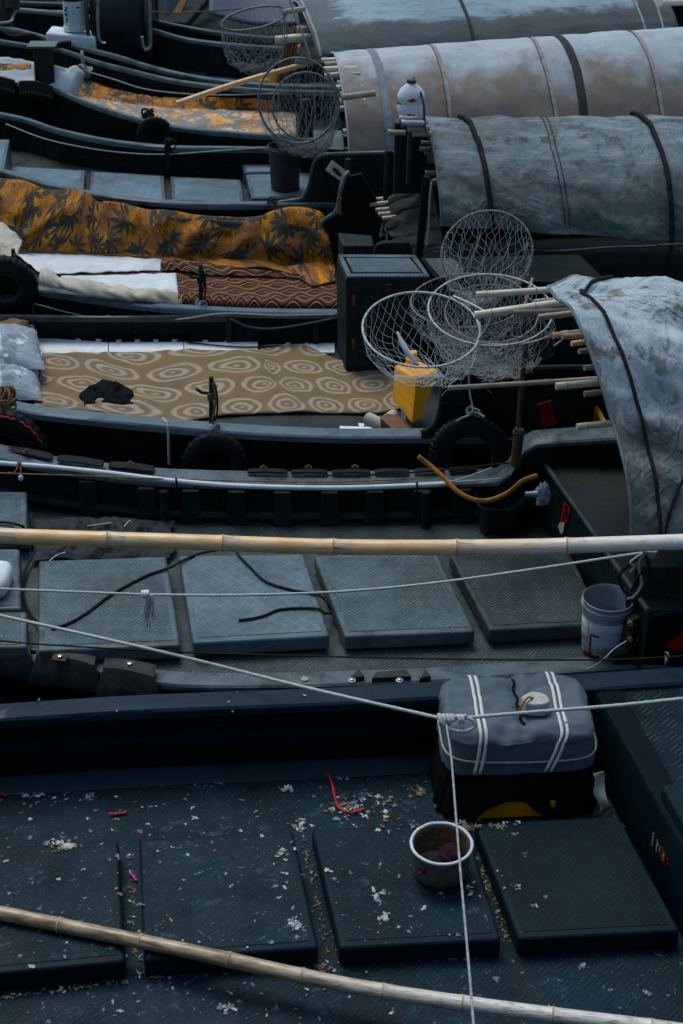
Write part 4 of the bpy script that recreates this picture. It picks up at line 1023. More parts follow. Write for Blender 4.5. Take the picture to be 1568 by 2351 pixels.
# black cords on the hatches
zc = zB + .012
rope('cord', [P(118, 1444, zc), P(160, 1430, zc), P(205, 1403, zc), P(245, 1372, zc), P(290, 1345, zc), P(340, 1320, zc), P(384, 1305, zc), P(397, 1300, zc - .0), P(412, 1291, zc), P(440, 1278, zc), P(470, 1268, .06), P(505, 1262, .04)], .0085, M['rope_dark'], 'black cord running diagonally across two hatch covers', 'cord')
rope('cord', [P(540, 1262, zc - .02), P(548, 1275, zc), P(575, 1303, zc), P(610, 1335, zc), P(660, 1352, zc), P(700, 1360, zc), P(735, 1368, zc), P(752, 1385, zc - .03), P(760, 1405, zc - .07), P(745, 1408, zc - .02), P(732, 1398, zc), P(690, 1396, zc), P(640, 1400, zc), P(610, 1412, zc), P(580, 1420, zc), P(548, 1424, zc)], .0085, M['rope_dark'], 'black cord looped back over the second hatch cover, its end free', 'cord', n=120)
rope('cord', [P(-20, 1198, .19), P(20, 1200, .19), P(50, 1208, .19), P(66, 1222, .03), P(80, 1262, .03), P(62, 1300, .02), P(52, 1340, .02), P(54, 1372, .02), P(70, 1410, .02), P(90, 1432, .03)], .009, M['rope_dark'], 'black cord snaking down the gap beside the bow hatch covers', 'cord', n=100)
# seat pad at the left border
mb = MB(); c = P(-12, 1318, .22)
def pad(u, v):
    a = 2 * math.pi * u; m = 3; ca, sa = math.cos(a), math.sin(a); k = (abs(ca) ** m + abs(sa) ** m) ** (-1 / m)
    rr = (0, .7, .95, 1, .95, .7, 0)[int(round(v * 6))]; z = (0, 0, .02, .06, .10, .125, .13)[int(round(v * 6))]
    return c + Vector((ca * k * .09 * rr, sa * k * .16 * rr, z - .1))
mb.grid(pad, 32, 6, closed_u=True); mb.build('float_pad', M['foam'], None, 'all', label='dirty white rounded float lying on the bow hatch at the left border', cat='float')

# mooring lines across boats A and B
kn = D(1024, 1652, 5.86)
t = thing('mooring_rope', kn, 'thick white mooring rope with a big knot and a line hanging before the covered box', 'rope')
mb = MB()
mb.tube(smooth([D(-900, 1212, 8.05), D(-220, 1364, 7.3), D(0, 1413, 7.05), D(220, 1462, 6.8), D(440, 1513, 6.55), D(700, 1578, 6.22), kn], 90), [.0088 * (1 + .05 * math.sin(i * 2.2)) for i in range(90)], 8)
mb.tube(smooth([kn, D(1220, 1635, 5.9), D(1400, 1621, 5.95), D(1568, 1604, 6.0), D(1850, 1576, 6.1), D(2900, 1470, 6.4)], 70), [.0088 * (1 + .05 * math.sin(i * 2.2)) for i in range(70)], 8)
mb.build('line', M['rope_white'], t, 'all')
mb = MB(); mb.tube(smooth([kn + Vector((.0, -.01, -.01)), D(1036, 1740, 5.55), D(1045, 1850, 5.2), D(1057, 2000, 4.75), D(1066, 2100, 4.45), D(1080, 2260, 4.0), D(1088, 2360, 3.75), D(1100, 2480, 3.4), D(1110, 2600, 3.1)], 100), [.0048 * (1 + .12 * math.sin(i * 1.9)) for i in range(100)], 8); mb.tube([D(1110, 2600, 3.1), Vector((.36, 1.12, 1.2))], .0048, 8); mb.build('hanging_line', M['rope_grey'], t, 'all')
mb = MB()
coil(mb, kn + Vector((-.035, 0, .0)), (1, .1, -.1), .021, .020, 3.4, .0105)
mb.tube(smooth([kn + Vector((-.03, -.02, .01)), kn + Vector((.02, -.03, -.035)), kn + Vector((.09, -.03, -.045)), kn + Vector((.135, -.01, -.03)), kn + Vector((.12, .0, .0)), kn + Vector((.06, .01, .012)), kn + Vector((0, -.01, .01))], 40), .0095, 8)
coil(mb, kn + Vector((.055, 0, .0)), (1, .1, -.05), .018, .018, 2.2, .009)
mb.build('knot', M['rope_white'], t, 'all')
t = thing('tied_rope', D(344, 1365, 7.2), 'thinner white rope with a frayed tassel, stretched level across the hatch covers', 'rope')
mb = MB(); mb.tube(smooth([D(-900, 1310, 7.3), D(-200, 1343, 7.2), D(0, 1352, 7.2), D(180, 1359, 7.15), D(345, 1365, 7.1), D(560, 1366, 7.05), D(784, 1358, 7.0), D(1000, 1338, 7.0), D(1250, 1303, 6.98), D(1420, 1277, 6.97), D(1482, 1268, 6.97)], 120), [.0072 * (1 + .06 * math.sin(i * 2.3)) for i in range(120)], 8); mb.build('line', M['rope_white'], t, 'all')
mb = MB(); k0 = D(332, 1364, 7.1)
coil(mb, k0 + Vector((-.012, 0, 0)), (1, 0, 0), .016, .014, 2.4, .009)
for i in range(46):
    dx = random.uniform(-.01, .05); l = random.uniform(.06, .17) * (1.3 if dx < .02 else 1)
    mb.tube(smooth([k0 + Vector((.01, -.006, .005)), k0 + Vector((.015 + dx * .7, -.014, -.01)), k0 + Vector((dx + random.uniform(-.006, .006), random.uniform(-.02, 0), -l * .6)), k0 + Vector((dx * .9 + random.uniform(-.012, .012), random.uniform(-.02, 0), -l))], 7), .0026, 4)
mb.build('tassel', M['foam'], t, 'all')
mb = MB(); k1 = D(1482, 1266, 6.97)
for q in range(4): coil(mb, k1 + Vector((.02, .02, -.01 * q - .01)), (.2, .3, 1), .04 - .004 * q, .006, 1.3, .007)
mb.tube(smooth([k1, D(1466, 1292, 6.95), D(1470, 1320, 6.95), D(1472, 1345, 6.95), D(1455, 1370, 6.95), D(1440, 1375, 6.95)], 30), .008, 6)
mb.tube(smooth([k1, D(1448, 1290, 6.94), D(1456, 1300, 6.94), D(1446, 1314, 6.94)], 20), .007, 6)
mb.build('hitch', M['rope_grey'], t, 'all')
mb = MB()
mb.tube(smooth([k1, D(1440, 1300, 6.95), D(1422, 1322, 6.95), D(1428, 1350, 6.95), D(1446, 1360, 6.95), D(1462, 1330, 6.95), D(1480, 1300, 6.95)], 40), .010, 6)
mb.tube(smooth([k1, D(1490, 1310, 6.95), D(1482, 1340, 6.95), D(1462, 1372, 6.95), D(1438, 1380, 6.95)], 30), .010, 6); mb.build('hitch_end', M['rope_dark'], t, 'all')
rope('thin_line', [D(-100, 1464, 6.95), D(0, 1471, 6.95), D(105, 1480, 6.95), D(416, 1497, 6.9), D(784, 1508, 6.85), D(1100, 1514, 6.8), D(1330, 1515, 6.8), D(1450, 1513, 6.75), D(1568, 1506, 6.7), D(1800, 1490, 6.7), D(2800, 1440, 6.9)], .005, M['rope_dark'], 'thin dark line stretched along the near edge of the hatched grey boat', 'line', n=120)
rope('white_string', [P(1345, 1538, .02), P(1370, 1525, .1), P(1390, 1510, .2), P(1410, 1490, .25), P(1438, 1472, .3)], .004, M['rope_white'], 'short white string trailing beside the paint bucket', 'string', twist=False)
mb = MB(); p = D(1529, 1520, 6.62); coil(mb, p + Vector((0, 0, .04)), (1, .3, 0), .02, .0, 1.0, .004); mb.tube([p + Vector((0, 0, -.03)), p + Vector((0, 0, .02))], .007, 6); mb.build('eye_bolt', M['steel'], None, 'all', label='small shiny shackle on the black rail near the right border', cat='shackle')

# bamboo poles
add_bamboo('bamboo_pole', [D(-420, 1210, 6.75), D(0, 1230, 6.75), D(400, 1243, 6.75), D(800, 1256, 6.75), D(1200, 1255, 6.75), D(1568, 1244, 6.75), D(2000, 1232, 6.8), D(2900, 1205, 6.9)], .041, M['bamboo'], 'thick smooth golden bamboo pole spanning the whole hatched grey boat', nodes=.60, sides=24, first=.32, smudge=True)
zb_ = zA + .036
add_bamboo('bamboo_pole', [P(-420, 2010, zb_ + .02), P(0, 2096, zb_), P(440, 2185, zb_), P(800, 2262, zb_), P(1150, 2315, zb_), P(1480, 2356, zb_), P(1700, 2385, zb_)], .033, M['bamboo_old'], 'weathered streaky bamboo pole lying aslant on the navy hatch covers', nodes=.37, sides=20, first=.15)

# ================================================================== BOAT C : ring rug
zC = .10
yc0 = P(999, 1003, .38).y
C_, hC = make_boat('dark boat carpeted with the ring patterned rug, with a tall locker at its stern',
    [(-700, 600, .44), (-200, 636, .42), (0, 642, .40), (130, 662, .38), (330, 690, .37), (520, 704, .37), (770, 708, .37), (1100, 706, .37), (1700, 690, .37), (2400, 680, .37)],
    [(-700, 880, .48), (-200, 915, .42), (10, 936, .40), (100, 951, .39), (360, 978, .38), (550, 993, .38), (784, 1003, .38), Vector((.55, yc0, .38)), Vector((2.2, yc0 - .05, .38)), Vector((5, yc0 - .1, .38))], -4.2, 5.0, zC,
    (M['black_hull'], M['rail_pale'], M['rail_pale'], M['floor_dark']), gw=.10, gwn=.14)
for x in (330, 525, 725):
    p = P(x, 722, .34); (yf, zt_), _ = hC.at(p.x)
    mb = MB(); mb.box((p.x, yf - .125, .22), (.045, .03, .25)); mb.build('rib', M['rib'], C_, False, bevel=.006)
# stern bulwark beside the jerrycan
Yb = yc0
prof = [(968, 998), (985, 990), (1000, 978), (1010, 955), (1016, 925), (1020, 895), (1028, 870), (1040, 858), (1100, 852), (1170, 850), (1400, 846), (1900, 840)]
vv = smooth([D(x, y, Yb) for x, y in prof], 50)
mb = MB(); vs = []; fs = []
for p in vv: vs += [Vector((p.x, Yb, -.45)), Vector((p.x, Yb, p.z)), Vector((p.x, Yb + .05, p.z)), Vector((p.x, Yb + .05, .05))]
for i in range(len(vv) - 1):
    for j in range(3): a = 4 * i + j; fs.append((a, a + 4, a + 5, a + 1))
mb.add(vs, fs); mb.build('bulwark', M['black_hull'], C_, True, ang=50)
mb = MB(); mb.tube([p + Vector((0, .025, .0)) for p in vv], .022, 8); mb.build('bulwark_rail', M['rib'], C_, True)
mb = MB(); mb.tube([D(1020, 846, Yb), D(1096, 847, Yb)], .018, 8); mb.tube([D(1098, 848, Yb), D(1172, 846, Yb)], .016, 8); mb.build('rail_pipe', M['rail_dark'], C_, True)
mb = MB(); q = [D(1022, 882, Yb - .003), D(1062, 880, Yb - .003), D(1072, 930, Yb - .003), D(1026, 935, Yb - .003)]; mb.poly(q, Vector((0, -.004, 0))); mb.build('hull_patch', M['rib'], C_, False)
# rug
patch('ring_rug', [P(98, 814, zC + .015), P(200, 812, zC + .015), P(300, 811, zC + .015), P(450, 806, zC + .015), P(595, 805, zC + .015), P(602, 796, zC + .015), P(700, 797, zC + .015), P(790, 830, zC + .015), P(925, 838, zC + .015)],
      [P(78, 935, zC + .015), P(200, 947, zC + .015), P(400, 967, zC + .015), P(500, 956, zC + .015), P(600, 950, zC + .015), P(700, 948, zC + .015), P(784, 949, zC + .015), P(864, 949, zC + .015), P(930, 936, zC + .015)],
      M['rug_rings'], amp=.03, nu=110, nv=40, freq=3, solid=.012, label='brown rug with pale concentric rings covering the boat floor', cat='rug')
# white foam tiles with puzzle teeth along the far edge
def foam(x0, x1, yb0, yb1, yf, label, jig=True, z=None):
    z = z or zC + .006
    a, b = P(x0, yb0, z), P(x1, yb1, z); c_, d_ = P(x1, yf, z), P(x0, yf, z); n = max(3, int((b - a).length / .075)); pts = [d_, c_]
    ed_ = []
    for i in range(n + 1):
        t = i / n; p = b.lerp(a, t); dirn = (a - b).normalized(); w_ = (a - b).length / n; o_ = Vector((0, .055, 0))
        if jig and 0 < i < n and i % 2 == 1: ed_ += [p - dirn * w_ * .18, p - dirn * w_ * .3 + o_, p + dirn * w_ * .3 + o_, p + dirn * w_ * .18]
        elif i in (0, n): ed_.append(p)
    mb = MB(); mb.poly(pts + ed_, Vector((0, 0, .011))); return mb.build('foam_mat', M['foam'], None, False, label=label, cat='foam mat', group='white interlocking foam mats')
foam(86, 248, 778, 789, 826, 'white interlocking foam mat beside the pale cushions, leftmost of the row')
foam(250, 421, 789, 788, 826, 'white interlocking foam mat between the leftmost mat and the longest stretch of bare wall')
foam(423, 592, 788, 788, 822, 'white interlocking foam mat with a dark line lying across its right end')
foam(640, 768, 794, 790, 812, 'stained white foam mat at the foot of the locker')
foam(780, 905, 981, 985, 1000, 'small piece of white foam mat between the rug and the near gunwale', z=zC + .01)
rope('cord', [P(430, 786, zC + .03), P(520, 795, zC + .03), P(580, 797, zC + .03), P(640, 794, zC + .03)], .007, M['rope_dark'], 'black cord lying on the white foam mats', 'cord')
# cushions
def cushion(px, z0, h, mat, label, seed, parent=None):
    q = [P(x, y, z0) for x, y in px]   # bl, br, fr, fl
    mb = MB()
    def side(s_):
        def fn(u, v):
            p = q[0].lerp(q[1], u).lerp(q[3].lerp(q[2], u), v)
            e = (math.sin(math.pi * u) * math.sin(math.pi * v)) ** .42
            z = h * e * (1 + .35 * nz(p.x * 4, p.y * 4, seed)) + .03 * e * nz(p.x * 14, p.y * 10, seed) if s_ > 0 else -.02 * e
            return p + Vector((.02 * nz(p.y * 9, seed), .02 * nz(p.x * 9, seed), z + .015)), (u, v)
        return fn
    mb.grid(side(1), 44, 30); n0 = len(mb.v); mb.grid(side(-1), 10, 8)
    return mb.build('cushion', mat, None, 'all', label=label, cat='cushion', group='pale cushions at the bow')
def cushmat():
    n = NT('cushion_print'); uv = n.co('UV'); x, y, _ = n.xyz(uv)[:3]
    half = n.ramp(n.math('ADD', x, n.math('MULTIPLY', n.noise(3, 3, .5, uv), .06)), .615, .63)
    col = n.mix(half, (.62, .66, .69), (.30, .35, .40))
    col = n.mix(n.math('MULTIPLY', n.ramp(n.noise(5, 4, .6, uv), .55, .6), .7), col, (.20, .235, .27))
    col = n.mix(n.ramp(n.noise(4.2, 2, .5, uv, (1, 1.6, 1)), .63, .65), col, (.66, .69, .70))
    col = n.mix(n.ramp(n.noise(9, 4, .6, uv), .66, .70), col, (.08, .09, .09))
    return n.done(col, .6, n.bump(n.noise(9, 5, .6, uv, (1, 2.5, 1)), .03, .6), .3)
M['cushion'] = cushmat()
cushion([(-120, 752), (82, 762), (104, 852), (-120, 850)], zC + .14, .16, M['cushion'], 'pale printed cushion at the back of the pair, half white half grey', 1)
cushion([(-120, 838), (84, 838), (98, 924), (-120, 912)], zC + .04, .15, M['cushion'], 'pale printed cushion at the front of the pair, next to the gunwale', 6)
mb = MB(); slab(mb, [(-200, 735), (78, 742), (84, 772), (-200, 772)], zC + .16, .16); mb.build('bow_bench', M['rail'], C_, False, bevel=.01)
mb = MB(); lump(mb, P(30, 744, zC + .19), (.12, .05, .03), .5, seed=2); mb.build('brown_cloth', M['wood'], None, 'all', label='strip of brown cloth behind the pale cushions', cat='cloth')
# black shirt
mb = MB()
cb_ = P(250, 922, zC + .03)
def shirt(u, v):
    x = lerp(188, 310, u); y = lerp(942 - 14 * math.sin(u * 3.1), lerp(900, 878, math.sin(math.pi * u)), v)
    p = P(x, y, zC + .025); e = (math.sin(math.pi * u) * math.sin(math.pi * v)) ** .5
    return p + Vector((.05 * nz(p.x * 9, p.y * 9, 3), .03 * nz(p.x * 9, p.y * 9, 8), e * (.015 + .075 * abs(nz(p.x * 8, p.y * 7, 5)) + .07 * (.45 - abs(nz(p.x * 13, p.y * 9, 9))))))
mb.grid(shirt, 60, 34); mb.build('black_shirt', M['black_cloth'], None, 'all', solid=.004, label='crumpled black shirt dropped on the ring patterned rug', cat='shirt')
# locker
zl = .88
tf = [(773, 589), (956, 590), (990, 641), (794, 641)]
w4 = [P(x, y, zl) for x, y in tf]; yfb = P(784, 842, zC).y
w4[3].y = w4[2].y = (w4[3].y + w4[2].y) / 2
t = thing('stern_locker', Vector((w4[3].x, w4[3].y, zC)), 'tall dark wooden locker with a recessed grey lid and a small hinged door', 'locker')
mb = MB(); mb.hexa([Vector((p.x, p.y, zC)) for p in (w4[3], w4[2], w4[1], w4[0])], [w4[3], w4[2], w4[1], w4[0]]); mb.build('locker_body', M['rib'], t, True, bevel=.012)
cen_ = sum(w4, Vector()) / 4
mb = MB()
inn = [cen_ + (p - cen_) * .97 + Vector((0, 0, .004)) for p in w4]; inn2 = [cen_ + Vector(((p - cen_).x * .86, (p - cen_).y * .74, .004)) for p in w4]
for i in range(4):
    j = (i + 1) % 4; a, b, c2, d2 = inn[i], inn[j], inn2[j], inn2[i]
    mb.hexa([a, b, c2, d2], [x + Vector((0, 0, .018)) for x in (a, b, c2, d2)])
mb.build('lid_frame', M['rail'], t, False, bevel=.004)
mb = MB(); l4 = [cen_ + Vector(((p - cen_).x * .80, (p - cen_).y * .62, .003)) for p in w4]; mb.hexa([l4[3], l4[2], l4[1], l4[0]], [p + Vector((0, 0, .022)) for p in (l4[3], l4[2], l4[1], l4[0])]); mb.build('lid_panel', M['grey_tread'], t, False, bevel=.006)
mb = MB(); xa, xb = w4[3].x, w4[2].x; yy = w4[3].y; mb.box((lerp(xa, xb, .56), yy - .008, lerp(zC, zl, .46)), ((xb - xa) * .78, .014, (zl - zC) * .74)); dr = mb.build('door', M['rib'], t, False, bevel=.004)
mb = MB(); mb.box((lerp(xa, xb, .50), yy - .02, zl - .075), (.055, .014, .09)); mb.build('latch', M['black_plastic'], dr, False, bevel=.004)
for zz in (.72, .36):
    mb = MB(); mb.box((xa + .06, yy - .018, zz), (.028, .012, .08)); mb.tube([(xa + .06, yy - .026, zz - .04), (xa + .06, yy - .026, zz + .04)], .008, 6); mb.build('hinge', M['rust'], dr, False)
# low stern casing beside the locker
q = [P(965, 590, zl), P(1330, 583, zl), P(1400, 650, zl), P(1003, 641, zl)]
mb = MB(); mb.hexa([Vector((p.x, p.y, zC)) for p in (q[3], q[2], q[1], q[0])], [q[3], q[2], q[1], q[0]]); mb.build('stern_casing', M['black_hull'], C_, False, bevel=.012)
mb = MB(); slab(mb, [(975, 593), (1040, 592), (1075, 636), (1012, 637)], zl + .024, .02); mb.build('casing_lid', M['rail_dark'], C_, False, bevel=.005)
mb = MB(); mb.hexa([P(1003, 655, .7) + Vector((0, .15, -.6)), Vector((4.6, 10.0, .1)), Vector((4.6, 11.2, .1)), P(1003, 655, .7) + Vector((0, 1.0, -.6))], [P(1003, 655, .7) + Vector((0, .15, -.2)), Vector((4.6, 10.0, .5)), Vector((4.6, 11.2, .5)), P(1003, 655, .7) + Vector((0, 1.0, -.2))]); mb.build('engine_casing', M['black_hull'], C_, False, bevel=.02)
# jerrycan
Lt, Lb = D(905, 838, 10.10), D(899, 918, 10.05); Mt, Mb = D(957, 866, 9.72), D(946, 976, 9.62); Rt, Rb = D(1009, 850, 9.98), D(966, 966, 9.80)
Bt, Bb = Lt + Rt - Mt, Lb + Rb - Mb
t = thing('jerrycan', Mb, 'tall yellow plastic can leaning behind the near bulwark under the landing nets', 'canister')
mb = MB(); mb.hexa([Mb, Rb, Bb, Lb], [Mt, Rt, Bt, Lt]); mb.build('can_body', M['yellow'], t, True, bevel=.022, seg=4)
mb = MB(); tcen = (Mt + Bt) / 2; mb.lathe([(.05, -.02), (.045, .05), (.032, .06), (.032, .1), (.001, .1)], tcen + Vector((-.03, .05, 0)), 20); mb.build('neck', M['yellow'], t, True)
for k in (.22, .45, .68, .85):
    mb = MB(); a = Lb.lerp(Lt, k) + (Lb - Rb).normalized() * .0; b = Mb.lerp(Mt, k - .06); c2 = Rb.lerp(Rt, k - .02); o_ = Vector((-.004, -.006, 0)); mb.tube([a + o_, b + o_ * 1.3, c2 + Vector((.003, -.006, 0))], .0011, 4); mb.build('seam_line', M['wood'], t, 'all')
mb = MB(); a = Mb.lerp(Mt, .12); mb.poly([a + Vector((-.075, .055, .0)) + Vector((-.006, -.012, z_)) + Vector((x_, -.5 * x_, 0)) for x_, z_ in ((0, 0), (.02, -.03), (.035, -.01), (.03, .04), (.012, .07))], Vector((-.002, -.003, 0))); mb.build('torn_label', M['paper'], t, False)
mb = MB(); a = D(905, 800, 9.75); mb.tube(smooth([D(912, 762, 9.9), D(925, 790, 9.85), D(942, 818, 9.8), D(958, 840, 9.78)], 16), [.006, .010, .012, .015, .017, .019, .02, .021, .021, .021, .021, .021, .02, .018, .014, .006], 12); mb.build('plastic_bottle', M['clear'], None, 'all', label='slim milky plastic bottle leaning on the yellow can', cat='bottle')
mb = MB(); q = D(898, 985, 9.72); 
mb.hexa([D(874, 990, 9.62), D(936, 1000, 9.5), D(950, 975, 9.8), D(900, 968, 10.0)], [D(872, 956, 9.72), D(906, 992, 9.5), D(945, 968, 9.85), D(897, 945, 10.0)])
mb.build('small_crate', M['brown_plastic'], None, False, bevel=.006, label='small brown plastic crate wedged under the yellow can', cat='crate')
mb = MB(); mb.tube([D(845, 962, 9.9), D(875, 975, 9.8), D(905, 955, 10.0)], .05, 14); mb.build('rolled_mat', M['beige'], None, True, label='short roll of beige matting beside the small brown crate', cat='roll')
# tyres on boat C
tyre(D(494, 1066, hC.at(D(494, 1066, 9.2).x)[1][0] - .09), .225, .058, 'knobbly tyre hung by a rope from the rail below the ring patterned rug', tilt=R(-8))
tyre(D(1080, 1044, yc0 - .12), .275, .07, 'large tyre hung on the stern bulwark below the landing nets', tilt=R(-8), lugs=44)
tyre(D(8, 1048, hC.at(D(8, 1048, 9.3).x)[1][0] - .12), .335, .085, 'large tyre with pink chalk lines hung on the bow at the left border', tilt=R(-10), lugs=30, paint=[(20, 62), (68, 96)])
tyre(D(8, 655, 11.85), .28, .075, 'tyre lying behind the far gunwale beside the white sheets, at the left border', tilt=R(14), lugs=36)
mb = MB(); mb.hexa([D(-60, 668, 11.95), D(80, 668, 11.95), D(80, 668, 12.05), D(-60, 668, 12.05)], [D(-60, 600, 11.95), D(62, 612, 11.95), D(62, 612, 12.05), D(-60, 600, 12.05)]); mb.build('dark_backing', M['black_hull'], C_, False)  # black sheet added behind the tyre to keep its hole dark
# rope posts
def rope_post(px, yb_, yt, Y, h, label, m2=M['rope_brown'], m1=M['rope_dark'], lean=0):
    b = D(px, yb_, Y); a = D(px + lean, yt, Y)
    t = thing('mooring_post', b, label, 'post')
    mb = MB(); mb.tube([b + Vector((0, 0, -.02)), b.lerp(a, .5), a], .016, 8); mb.build('post', M['wood_dark'], t, True)
    mb = MB(); coil(mb, b.lerp(a, .55) + Vector((0, -.004, 0)), (0, 0, 1), .022, .016, 4, .006); mb.tube(smooth([a + Vector((.012, -.02, -.03)), b.lerp(a, .6) + Vector((.03, -.02, 0)), b.lerp(a, .25) + Vector((.015, -.03, 0)), b + Vector((0, -.03, -.02))], 20), .009, 6); mb.build('rope_turns', m2, t, 'all')
    mb = MB(); scrap_knot(mb, b + Vector((.01, -.03, .0)), .07, .008, 7); mb.build('knot', M['rope_grey'], t, 'all')
    mb = MB(); mb.tube(smooth([b.lerp(a, .7) + Vector((-.01, -.01, 0)), b.lerp(a, .72) + Vector((-.06, -.02, .0)), b.lerp(a, .8) + Vector((-.10, -.02, 0))], 12), .010, 6); mb.tube(smooth([a, a + Vector((.03, 0, -.1)), b.lerp(a, .3) + Vector((.04, 0, 0)), b], 16), .008, 6); mb.build('rope_end', m1, t, 'all')
    return t
Yp = hC.at(P(485, 985, .38).x)[1][0] + .06
rope_post(485, 982, 866, Yp, .4, 'rope bound post above the knobbly tyre, on the near gunwale beside the ring patterned rug')
rope_post(460, 702, 608, hC.at(P(460, 702, .37).x)[0][0] + .06, .3, 'dark rope bound post on the gunwale in front of the red wave patterned rug', M['rope_dark'])
rope_post(30, 646, 572, hC.at(P(30, 640, .37).x)[0][0] + .05, .3, 'rusty post with a bundle of brown rope at the left border beside the tyre', M['rope_brown'])
mb = MB(); mb.tube(smooth([D(374, 962, Yp), D(383, 972, Yp - .1), D(386, 990, Yp - .13), D(387, 1040, Yp - .14), D(388, 1068, Yp - .14)], 24), [.014] * 6 + [.009] * 18, 8); mb.build('tie_line', M['rope_grey'], None, 'all', label='short rope end hanging over the near gunwale left of the knobbly tyre', cat='rope')
mb = MB(); scrap_knot(mb, D(8, 915, 9.5), .11, .008, 12); mb.build('frayed_rope', M['rope_brown'], None, 'all', label='frayed brown rope bundle on the bow at the left border', cat='rope')
# lines along the far wall of boat C
yw = lambda x, y, o=.16: D(x, y, hC.at(D(x, y, 11.3).x)[0][0] - o)
rope('wall_line', [yw(-60, 735), yw(0, 720), yw(72, 700), yw(78, 697), yw(150, 716), yw(240, 734), yw(330, 738), yw(420, 732), yw(514, 720), yw(640, 724), yw(770, 722)], .006, M['rope_grey'], 'thin pale line sagging along the inner wall behind the ring rug, tied at a stanchion', 'line', n=120)
rope('wall_line', [yw(80, 698), yw(130, 735), yw(200, 775), yw(270, 800 - 12), yw(330, 792)], .005, M['rope_dark'], 'dark line slanting down the inner wall to the foam mats', 'line')
rope('hose', [yw(528, 732), yw(570, 750), yw(620, 755), yw(680, 748), yw(764, 732)], .009, M['blue_hull'], 'thin blue grey hose drooping along the inner wall near the locker', 'hose', twist=False)
mb = MB(); p = yw(75, 692); mb.tube([p + Vector((0, 0, -.12)), p + Vector((0, 0, .05))], .016, 8); mb.tube([yw(-40, 684), yw(40, 682), yw(70, 684)], .02, 8); mb.build('rail_bracket', M['rail_dark'], C_, True)
mb = MB(); scrap_knot(mb, yw(245, 736), .05, .006, 6); mb.build('knot', M['rope_white'], C_, 'all')
# rope and tie above the stern tyre
mb = MB(); k = D(1085, 945, yc0 - .1); scrap_knot(mb, k, .055, .006, 4); mb.tube(smooth([D(1076, 848, yc0), D(1078, 900, yc0 - .05), k, D(1060, 960, yc0 - .12), D(1034, 975, yc0 - .1)], 24), .008, 6); mb.tube(smooth([k, D(1100, 950, yc0 - .12), D(1112, 958, yc0 - .14)], 12), .009, 6); mb.build('tyre_lashing', M['rope_grey'], None, 'all', label='knotted grey rope tying the large tyre to the stern bulwark', cat='rope')
# ================================================================== SHELTER CANOPIES
class Canopy:
    def __init__(s, left, right, wr=.02, seed=0, sag=.0, hoops=4, k2=.1, knee=.1):
        s.k2, s.knee = k2, knee
        s.L, s.R, s.wr, s.seed, s.sag, s.hoops = left, right, wr, seed, sag, hoops
        s.len = (D(right[0], right[1], right[2]) - D(left[0], left[1], left[2])).length
    def arc(s, q, v):
        x, y, Yn, Yf, b, p, k = q; t = math.pi * v; c_, s_ = math.cos(t), math.sin(t); o = D(x, y, Yn)
        Y = (Yn + Yf) / 2 - (Yf - Yn) / 2 * math.copysign(abs(c_) ** p, c_)
        Ym = (Yn + Yf) / 2 + s.knee * (Yf - Yn)
        return Vector((o.x + k * (min(Y, Ym) - Yn) + s.k2 * max(0, Y - Ym), Y, o.z + b * abs(s_) ** p))
    def base(s, u, v): return s.arc(s.L, v).lerp(s.arc(s.R, v), u)
    def S(s, u, v, off=0):
        p = s.base(u, v)
        c_ = s.base(u, .5); c_.z = s.base(u, 0).z; n_ = (p - c_); n_.x = 0
        n_ = n_.normalized() if n_.length > 1e-4 else Vector((0, -1, 0))
        X = u * s.len; g = s.seed
        d = s.wr * (nz(X * 1.6 + g, v * 7, g) + .6 * nz(X * 3.7 + v * 5, v * 13, g + 3) + .4 * (1 - 2.4 * abs(nz(X * 5 + v * 8, v * 15, g + 6))) )
        # cloth hangs between the bamboo ribs and pulls tight along diagonal folds near the hem
        d += s.wr * .8 * (1 - v) ** 3 * math.sin(X * 9 + v * 18 + 2 * nz(X, v * 3, g))
        d -= s.sag * math.sin(math.pi * ((u * s.hoops) % 1)) * math.sin(math.pi * min(v, 1))
        return p + n_ * (d + off)
    def inv(s, x, y, vmax=.62):
        best = None
        for i in range(101):
            for j in range(64):
                u, v = i / 100, vmax * j / 63; q = proj(s.base(u, v)); e = (q[0] - x) ** 2 + (q[1] - y) ** 2
                if best is None or e < best[0]: best = (e, u, v)
        return best[1], best[2]
def canopy(label, C, mat, group='canvas shelters over the boat sterns'):
    b0 = C.base(.2, 0); t = thing('boat_canopy', b0, label, 'canopy', group)
    nu, nv = 150, 84
    mb = MB(); mb.grid(lambda u, v: (C.S(u, v), (u * C.len, v)), nu, nv); mb.build('canvas', mat, t, 'all', solid=.010)
    hem = MB(); hem.tube([C.S(.002, v / 60, .002) for v in range(61)], .010, 6); hem.build('hem', mat, t, 'all')
    for u in (.04, .5, .93):
        mb = MB(); mb.tube([C.S(u, v / 30, -.05) for v in range(31)], .015, 8); mb.build('bamboo_hoop', M['bamboo_end'], t, 'all')
    return t
def band(t, C, us, vs, w_, mat, name, off=.011, solid=.004):
    n = 40; mb = MB(); V_ = []; f = []
    for i in range(n + 1):
        k = i / n; u = interp([(j / (len(us) - 1), q) for j, q in enumerate(us)], k)[0]; v = lerp(vs[0], vs[1], k)
        for s_ in (-1, 1): V_.append(C.S(u + s_ * w_ / 2 / C.len, v, off))
    for i in range(n): f.append((2 * i, 2 * i + 1, 2 * i + 3, 2 * i + 2))
    mb.add(V_, f, [(0, 0)] * len(V_)); return mb.build(name, mat, t, 'all')
